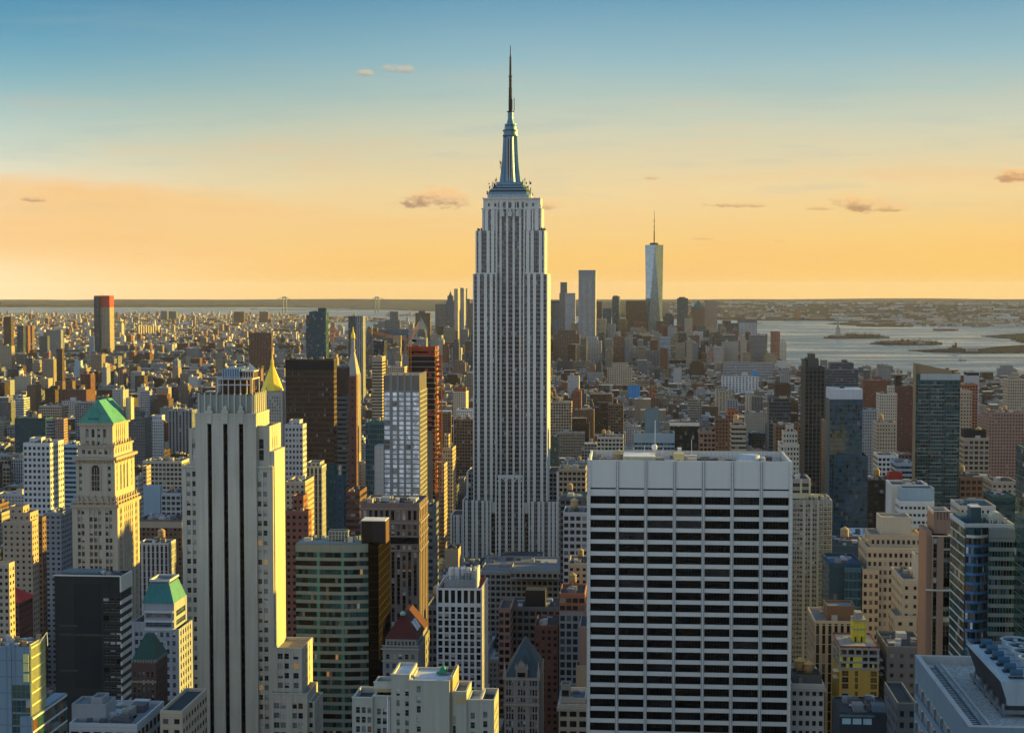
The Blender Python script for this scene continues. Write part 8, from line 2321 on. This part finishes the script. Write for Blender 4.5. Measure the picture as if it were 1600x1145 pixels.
def tank_parts():
    b = MB(); b.lathe(0, 0, [(2.0, 3.0), (2.1, 3.1), (2.0, 6.6)], tw, 14)
    l = MB(); l.lathe(0, 0, [(2.3, 6.55), (.1, 8.1)], tl, 14, cap=False)
    s = MB()
    for sx in (-1.3, 1.3):
        for sy in (-1.3, 1.3): s.box(sx - .12, sx + .12, sy - .12, sy + .12, 0, 3, ts)
    s.box(-1.6, 1.6, -1.6, 1.6, 2.75, 3, ts, bottom=True)
    s.beam((-1.3, -1.4, .2), (1.3, -1.4, 2.8), .08, ts); s.beam((1.3, -1.4, .2), (-1.3, -1.4, 2.8), .08, ts)
    return b.mesh('barrel', True), l.mesh('conical_lid'), s.mesh('stand')
TM = tank_parts()
seen_lab = {}
for (x, y, z, lab) in TANKS[:140]:
    k = seen_lab.get(lab, 0); seen_lab[lab] = k + 1
    base = ' '.join(lab.replace(',', '').split()[:9])
    while base.split()[-1] in ('with', 'of', 'the', 'and', 'behind', 'between', 'beside', 'next', 'a', 'by', 'to', 'near', 'in', 'under'): base = ' '.join(base.split()[:-1])
    rt_ = root('water_tank', '%swater tank on %s' % (['wooden ', 'another ', 'third ', 'fourth ', 'fifth ', 'sixth ', 'seventh ', 'eighth ', 'ninth ', 'tenth '][min(9, k)], base), 'water tank', (x, y, z), 'wooden water tanks on the roofs')
    for nme, m in zip(('barrel', 'conical_lid', 'stand'), TM):
        o = bpy.data.objects.new(nme, m); COL.objects.link(o); o.parent = rt_
    s_ = R.uniform(.8, 1.1); rt_.scale = (s_, s_, s_)

# ================================================================== things on the water and far shores
def verrazano():
    m = stone('bridge_steel', (.14, .18, .19), .6)
    rt_ = root('suspension_bridge', 'far suspension bridge with two slender towers across the bay mouth', 'bridge', (at(516, 484, 17500).x, 17500, -20))
    Y = 17500; xa, xb = at(444.5, 480, Y).x, at(589, 480, Y).x
    za = at(444.5, 463.5, Y).z; zd = at(516, 484, Y).z
    ALL.append((rt_, 444, 590, 463, Y, None))
    for x in (xa, xb):
        b = MB()
        for s in (-17, 17): b.box(x + s - 5, x + s + 5, Y - 10, Y + 10, -25, za, m)
        b.box(x - 22, x + 22, Y - 9, Y + 9, za - 16, za - 4, m); b.box(x - 20, x + 20, Y - 9, Y + 9, zd - 2, zd + 8, m)
        part(b, 'tower', rt_)
    b = MB(); b.box(xa - 380, xb + 380, Y - 15, Y + 15, zd, zd + 7, m, bottom=True); part(b, 'deck', rt_)
    for yy in (Y - 12, Y + 12):
        b = MB(); N = 24; prev = None
        for i in range(N + 1):
            t = i / N; x = xa + (xb - xa) * t; z = zd + 10 + (za - zd - 10) * (2 * t - 1) ** 2
            if prev: b.beam(prev, (x, yy, z), 2.0, m, 4)
            prev = (x, yy, z)
        b.beam((xa, yy, za), (xa - 380, yy, zd + 5), 2.0, m); b.beam((xb, yy, za), (xb + 380, yy, zd + 5), 2.0, m)
        part(b, 'cable', rt_)

def east_bridge():
    m = stone('bridge_blue', (.04, .10, .14), .6)
    Y = 5900; rt_ = root('suspension_bridge', 'dark blue suspension bridge tower with fanning cables at the east river', 'bridge', (at(34, 540, Y).x, Y, -3))
    xa = at(34, 540, Y).x; zt = at(34, 529, Y).z + 6; zd = at(34, 548, Y).z
    b = MB()
    for s in (-13, 13): b.box(xa + s - 4, xa + s + 4, Y - 5, Y + 5, -5, zt, m)
    for z in (zt - 6, zt - 26, zd + 2): b.box(xa - 14, xa + 14, Y - 4, Y + 4, z - 2, z + 3, m, bottom=True)
    b.beam((xa - 13, Y - 5, zd), (xa + 13, Y - 5, zt - 24), 1.4, m); b.beam((xa + 13, Y - 5, zd), (xa - 13, Y - 5, zt - 24), 1.4, m)
    part(b, 'tower', rt_)
    b = MB(); b.box(xa - 240, xa + 330, Y - 14, Y + 14, zd, zd + 5, m, bottom=True); part(b, 'deck', rt_)
    lt = stone('cable_light', (.35, .38, .36))
    for k, s in enumerate((-9, -3, 3, 9)):
        b = MB(); prev = None
        for sx in (-1, 1):
            prev = (xa, Y + s, zt)
            for i in range(1, 9):
                t = i / 8; x = xa + sx * t * 110; z = zt - (zt - zd - 6) * (1 - (1 - t) ** 2); b.beam(prev, (x, Y + s, z), .9, lt, 4); prev = (x, Y + s, z)
        part(b, 'cable', rt_)

def statue():
    Y = 8500; g = stone('verdigris', (.10, .24, .20), .7); st = stone('pedestal_stone', (.30, .27, .22))
    c = at(1309.5, 522, Y); x, zb = c.x, -drop(math.hypot(c.x, Y)) + 2
    rt_ = root('statue', 'green robed statue raising a torch on a tall stone pedestal island', 'statue', (x, Y, zb))
    k = 1.08
    b = MB(); b.box(x - 34, x + 34, Y - 34, Y + 34, zb, zb + 8, st); b.hip(x - 15, x + 15, Y - 15, Y + 15, zb + 8, zb + 18, 4, 4, st); b.hip(x - 10.5, x + 10.5, Y - 10.5, Y + 10.5, zb + 18, zb + 44, 2, 2, st); b.box(x - 10.5, x + 10.5, Y - 10.5, Y + 10.5, zb + 42, zb + 45, st, bottom=True)
    part(b, 'pedestal', rt_)
    b = MB(); h = zb + 45
    b.lathe(x, Y, [(6.2, h), (5.8, h + 6), (5.0, h + 14), (4.6, h + 20), (5.1, h + 26), (5.2, h + 29), (2.6, h + 31.4), (1.7, h + 32.4), (2.3, h + 34), (2.4, h + 36), (1.7, h + 38), (.3, h + 38.6)], g, 14)
    for i in range(7):
        t = math.pi * (i + .5) / 7; b.beam((x + 2.2 * math.cos(t), Y, h + 36.5 + 1.4 * math.sin(t)), (x + 4.4 * math.cos(t), Y, h + 37 + 4.2 * math.sin(t)), .3, g, 4, .1)
    b.beam((x - 4.2, Y, h + 28), (x - 6.8, Y, h + 36), 1.5, g, 8, 1.1); b.beam((x - 6.8, Y, h + 36), (x - 6.4, Y, h + 45), 1.1, g, 8, .8)
    b.lathe(x - 6.4, Y, [(.6, h + 44), (1.7, h + 46), (1.7, h + 47), (1.2, h + 48.5), (.1, h + 51)], g, 8)
    b.beam((x + 4.0, Y - 1, h + 27), (x + 5.2, Y - 3.5, h + 21), 1.4, g, 8, 1.0); b.box(x + 3.6, x + 6.4, Y - 4.8, Y - 3.8, h + 19, h + 25, g, bottom=True)
    part(b, 'figure', rt_, smooth=True)

def isle_buildings():
    L = [('terminal', 'turreted brown rail terminal on the far waterfront pier', 1484, 1504, 543.5, 6550, 'brown', [(1488, 1494, 539), (1493, 1495, 535)]),
         ('shed', 'long pale sunlit shed beside the turreted terminal', 1512, 1528, 546, 6500, 'cream', []),
         ('museum', 'red and pale immigration hall on the wooded island', 1402, 1428, 534, 7350, 'brick', [(1408, 1412, 529.5), (1418, 1421, 530.5)]),
         ('hospital', 'tree-ringed brick hospital wing on the wooded island', 1382, 1398, 535, 7300, 'dbrick', []),
         ('powerhouse', 'pale chimneyed hall at western end of the wooded island', 1434, 1446, 534.4, 7350, 'sand', [(1437, 1438.4, 527.5)]),
         ('office_tower', 'lone square reddish block on the far Jersey shore', 1242, 1251, 484, 13500, 'rust', [])]
    for nm, lab, a, b, yt, Y, c, up in L:
        T(nm, lab, a, b, yt, Y=Y, L=40, col=c, sty='far', occ=False, tiers=[(p, q, t, 4, 14) for p, q, t in up])
    cr = stone('crane_steel', (.10, .12, .13)); crr = stone('crane_red', (.35, .10, .07))
    for i, (px, yt, yb, Y, m, lab) in enumerate(((1524, 485, 502, 11800, cr, 'tall dark gantry crane at the far container port'), (1598, 484, 504, 11600, cr, 'second gantry crane where the far port leaves the picture'),
                                                 (517, 513, 533, 6900, crr, 'red harbour crane with raised arm near the bay inlet'), (524, 511, 533, 6950, crr, 'red harbour crane with taller arm near the bay inlet'))):
        x = at(px, yt, Y).x; z1 = at(px, yt, Y).z; z0 = -drop(Y); k = (z1 - z0)
        rt_ = root('harbor_crane', lab, 'crane', (x, Y, z0)); b = MB()
        for sx in (-1, 1):
            for sy in (-1, 1): b.beam((x + sx * k * .16, Y + sy * 8, z0), (x + sx * k * .12, Y + sy * 8, z0 + k * .6), k * .02, m)
        b.box(x - k * .2, x + k * .2, Y - 8, Y + 8, z0 + k * .55, z0 + k * .61, m, bottom=True); part(b, 'portal', rt_)
        b = MB(); b.beam((x - k * .05, Y, z0 + k * .6), (x + k * .02, Y, z1), k * .022, m); b.beam((x, Y, z0 + k * .62), (x + k * .34, Y, z0 + k * .93), k * .02, m); b.beam((x + k * .02, Y, z1), (x + k * .34, Y, z0 + k * .93), k * .008, m); part(b, 'boom', rt_)
    hull = stone('hull_dark', (.05, .055, .06)); cab = stone('cabin_white', (.5, .5, .48)); hr = stone('hull_rust', (.20, .07, .05))
    for (px, py, ln, m, lab) in ((1504, 562.4, 26, hull, 'small dark tug with short wake off the near piers'), (1578, 578.6, 46, hull, 'long low ferry nearest to the city in the river'), (1478, 515.8, 150, hr, 'long anchored freighter beyond the islands'), (1187, 505, 45, hull, 'small ship off the downtown tip'), (1418, 508.5, 60, hull, 'distant barge near the far port')):
        x, y, z = ground_at(px, py); z -= 2.4
        rt_ = root('boat', lab, 'boat', (x, y, z), 'vessels out on the bay')
        w = ln * .12
        b = MB(); P = [(-ln / 2, -w), (ln * .36, -w), (ln / 2, 0), (ln * .36, w), (-ln / 2, w)]
        hh = ln * .06 + 1.2
        for i in range(5):
            p, q = P[i], P[(i + 1) % 5]; b.face([(x + p[0] * .95, y + p[1] * .8, z - .5), (x + q[0] * .95, y + q[1] * .8, z - .5), (x + q[0], y + q[1], z + hh), (x + p[0], y + p[1], z + hh)], m)
        b.face([(x + p[0], y + p[1], z + hh) for p in P], m); part(b, 'hull', rt_)
        b = MB(); b.box(x - ln * .4, x - ln * .1, y - w * .7, y + w * .7, z + hh, z + hh + ln * .05 + 2.2, cab); b.box(x - ln * .3, x - ln * .24, y - 1, y + 1, z + hh + ln * .05, z + hh + ln * .1 + 3, m); part(b, 'cabin', rt_)

verrazano(); east_bridge(); statue(); isle_buildings()

# ================================================================== bare winter trees in squares, on the islands and along streets
bark = stone('bark', (.055, .04, .032), var=.3)
tm, tn_, tb = new_mat('bare_twigs')
tp = tn_.n('ShaderNodeNewGeometry').outputs['Position']
tn_.put(tb.inputs['Base Color'], tn_.mix(tn_.noise(tp, .04, 4), (.045, .04, .028), (.12, .075, .04))); tb.inputs['Roughness'].default_value = .95


def bare_tree(mb, x, y, z, h, r, leafy=60):
    mb.beam((x, y, z), (x, y, z + h * .45), h * .03, bark, 5, h * .018)
    for i in range(5):
        t = r.uniform(0, 6.28); q = r.uniform(.25, .42) * h
        mb.beam((x, y, z + h * r.uniform(.25, .45)), (x + q * .8 * math.cos(t), y + q * .8 * math.sin(t), z + h * r.uniform(.65, .95)), h * .014, bark, 3, h * .004)
    for i in range(leafy):
        t, u, v = r.uniform(0, 6.28), r.uniform(0, 1) ** .5 * h * .38, r.uniform(.38, 1)
        u *= math.sin(math.pi * min(1, (v - .25) / .8)) + .15
        a = Vector((x + u * math.cos(t), y + u * math.sin(t), z + h * v)); e = h * .05
        d1 = Vector((r.uniform(-1, 1), r.uniform(-1, 1), r.uniform(.2, 1))) * e; d2 = Vector((r.uniform(-1, 1), r.uniform(-1, 1), r.uniform(-.5, .5))) * e * .45
        mb.face([a - d1, a + d2, a + d1], tm)
tr = MB(); rt2 = random.Random(21)
for _ in range(420):
    px = rt2.choice((rt2.uniform(1035, 1070), rt2.uniform(1100, 1200), rt2.uniform(930, 1100), rt2.uniform(250, 420), rt2.uniform(20, 240))); py = rt2.uniform(560, 655)
    x, y, z = ground_at(px, py)
    if land_class(x, y, math.hypot(x, y)) is None: continue
    bare_tree(tr, x, y, z, rt2.uniform(13, 24), rt2, 34)
for k in (0, 1):      # the two islands
    for _ in range(170):
        px, py = (rt2.uniform(1318, 1376), rt2.uniform(522.5, 527)) if k == 0 else (rt2.uniform(1362, 1466), rt2.uniform(533.5, 537.6))
        x, y, z = ground_at(px, py)
        if not inside((px, py), ISLES[k]): continue
        bare_tree(tr, x, y, z, rt2.uniform(12, 20), rt2, 26)
tag(tr.build('bare_trees'), kind='stuff', label='bare winter trees in squares and on the harbour islands', cat='trees')

# ================================================================== the dark street: cars and lamps
paint_ = {k: stone('car_' + k, c, .35) for k, c in dict(yellow=(.55, .38, .03), white=(.55, .55, .55), black=(.02, .02, .022), silver=(.3, .31, .32)).items()}
tyre = stone('tyre', (.02, .02, .02)); head = glassy('headlight', (.8, .8, .7), emit=(1, .85, .6, 16)); tail = glassy('taillight', (.5, .02, .02), emit=(1, .06, .03, 6))


def car(col):
    rt_ = root('car', 'car', 'car', (0, 0, 0))
    b = MB(); p = paint_[col]
    pr = [(-2.2, .35), (-2.25, .75), (-1.5, .85), (-.9, 1.4), (.8, 1.42), (1.6, .92), (2.25, .85), (2.3, .35)]
    for i in range(len(pr)):
        a, c = pr[i], pr[(i + 1) % len(pr)]
        g = GL['black'] if i in (2, 4) else p
        b.face([(-.88, a[0], a[1]), (.88, a[0], a[1]), (.88, c[0], c[1]), (-.88, c[0], c[1])], g)
    for s in (-.88, .88):
        q = [(s, a[0], a[1]) for a in pr]; b.face(q if s < 0 else q[::-1], p)
        w = [(s * 1.005, -1.2, .92), (s * 1.005, -.8, 1.32), (s * 1.005, .7, 1.34), (s * 1.005, 1.3, .94)]; b.face(w if s < 0 else w[::-1], GL['black'])
    part(b, 'body', rt_)
    for sx in (-.8, .8):
        for sy in (-1.4, 1.4):
            b = MB(); b.beam((sx - .1, sy, .33), (sx + .1, sy, .33), .33, tyre, 10); part(b, 'wheel', rt_)
    for nm, yy, m in (('headlight', -2.27, head), ('taillight', 2.3, tail)):
        for sx in (-.6, .6):
            b = MB(); b.box(sx - .16, sx + .16, yy - .04, yy + .04, .6, .76, m, bottom=True); part(b, nm, rt_)
    return rt_
protos = {k: car(k) for k in paint_}
used = set(); i = 0
for y in np.arange(905, 1290, 14.0):
    for lane in (-2.6, 2.6):
        if rt2.random() < .45: continue
        k = rt2.choice(['yellow', 'white', 'black', 'silver']); pr_ = protos[k]
        if k in used:
            o = pr_.copy(); COL.objects.link(o)
            for ch in pr_.children: c = ch.copy(); COL.objects.link(c); c.parent = o
        else: o = pr_; used.add(k)
        o.location = (GAPX + lane, y + rt2.uniform(-2, 2), .05); o.rotation_euler[2] = 0 if lane > 0 else math.pi
        o['label'] = '%s car %s in the dark street, %s lane' % (k, ['leading the line', 'following close behind', 'in the middle of the line', 'further down', 'near the far end', 'beside the unfinished building'][min(5, int((y - 905) / 66))], 'east' if lane < 0 else 'west')
        o['group'] = 'cars in the dark street'
for k, o in protos.items():
    if k not in used:
        for ch in list(o.children): bpy.data.objects.remove(ch)
        bpy.data.objects.remove(o)
lm = MB(); lm.beam((0, 0, 0), (0, 0, 8.5), .12, tyre, 6, .07); lm.beam((0, 0, 8.4), (1.6, 0, 8.9), .06, tyre)
lb = MB(); lb.box(1.3, 2.1, -.16, .16, 8.74, 8.9, glassy('lamp_glow', (.9, .8, .6), emit=(1, .78, .45, 22)), bottom=True)
pm, bm_ = lm.mesh('pole'), lb.mesh('lamp_head')
j = 0
for y in np.arange(900, 1290, 30.0):
    for s in (-6.2, 6.2):
        rt_ = root('street_lamp', 'lit street lamp on the %s kerb of the dark street, %s' % ('east' if s < 0 else 'west', ['first', 'second', 'third', 'fourth', 'fifth', 'sixth', 'seventh', 'eighth', 'ninth', 'tenth', 'eleventh', 'twelfth', 'thirteenth'][int((y - 900) / 30)]), 'street lamp', (GAPX + s, y, .05), 'street lamps in the dark street')
        if s > 0: rt_.rotation_euler[2] = math.pi
        for nme, m in (('pole', pm), ('lamp_head', bm_)):
            o = bpy.data.objects.new(nme, m); COL.objects.link(o); o.parent = rt_
rd = MB(); rd.box(GAPX - 5, GAPX + 5, 650, 1320, -.2, .04, ROADM); tag(rd.build('road'), kind='structure')
mk = MB(); wm = stone('road_paint', (.5, .5, .48))
for y in np.arange(655, 1300, 9.0): mk.box(GAPX - .08, GAPX + .08, y, y + 3.5, .04, .045, wm)
tag(mk.build('road_markings'), kind='structure')

# ================================================================== air
hz = bpy.data.materials.new('haze'); hz.use_nodes = True; ht = hz.node_tree; ht.nodes.clear()
pv = ht.nodes.new('ShaderNodeVolumePrincipled'); pv.inputs['Color'].default_value = (.76, .80, .92, 1); pv.inputs['Density'].default_value = HAZE
pv.inputs['Anisotropy'].default_value = 0
ho = ht.nodes.new('ShaderNodeOutputMaterial'); ht.links.new(pv.outputs[0], ho.inputs['Volume'])
hb = MB(); hb.mats = [hz]
hb.box(-66000, 66000, -66000, 66000, -drop(62000 * 1.02) - 14, 470, hz, bottom=True)
o = hb.build('haze'); tag(o, kind='stuff')
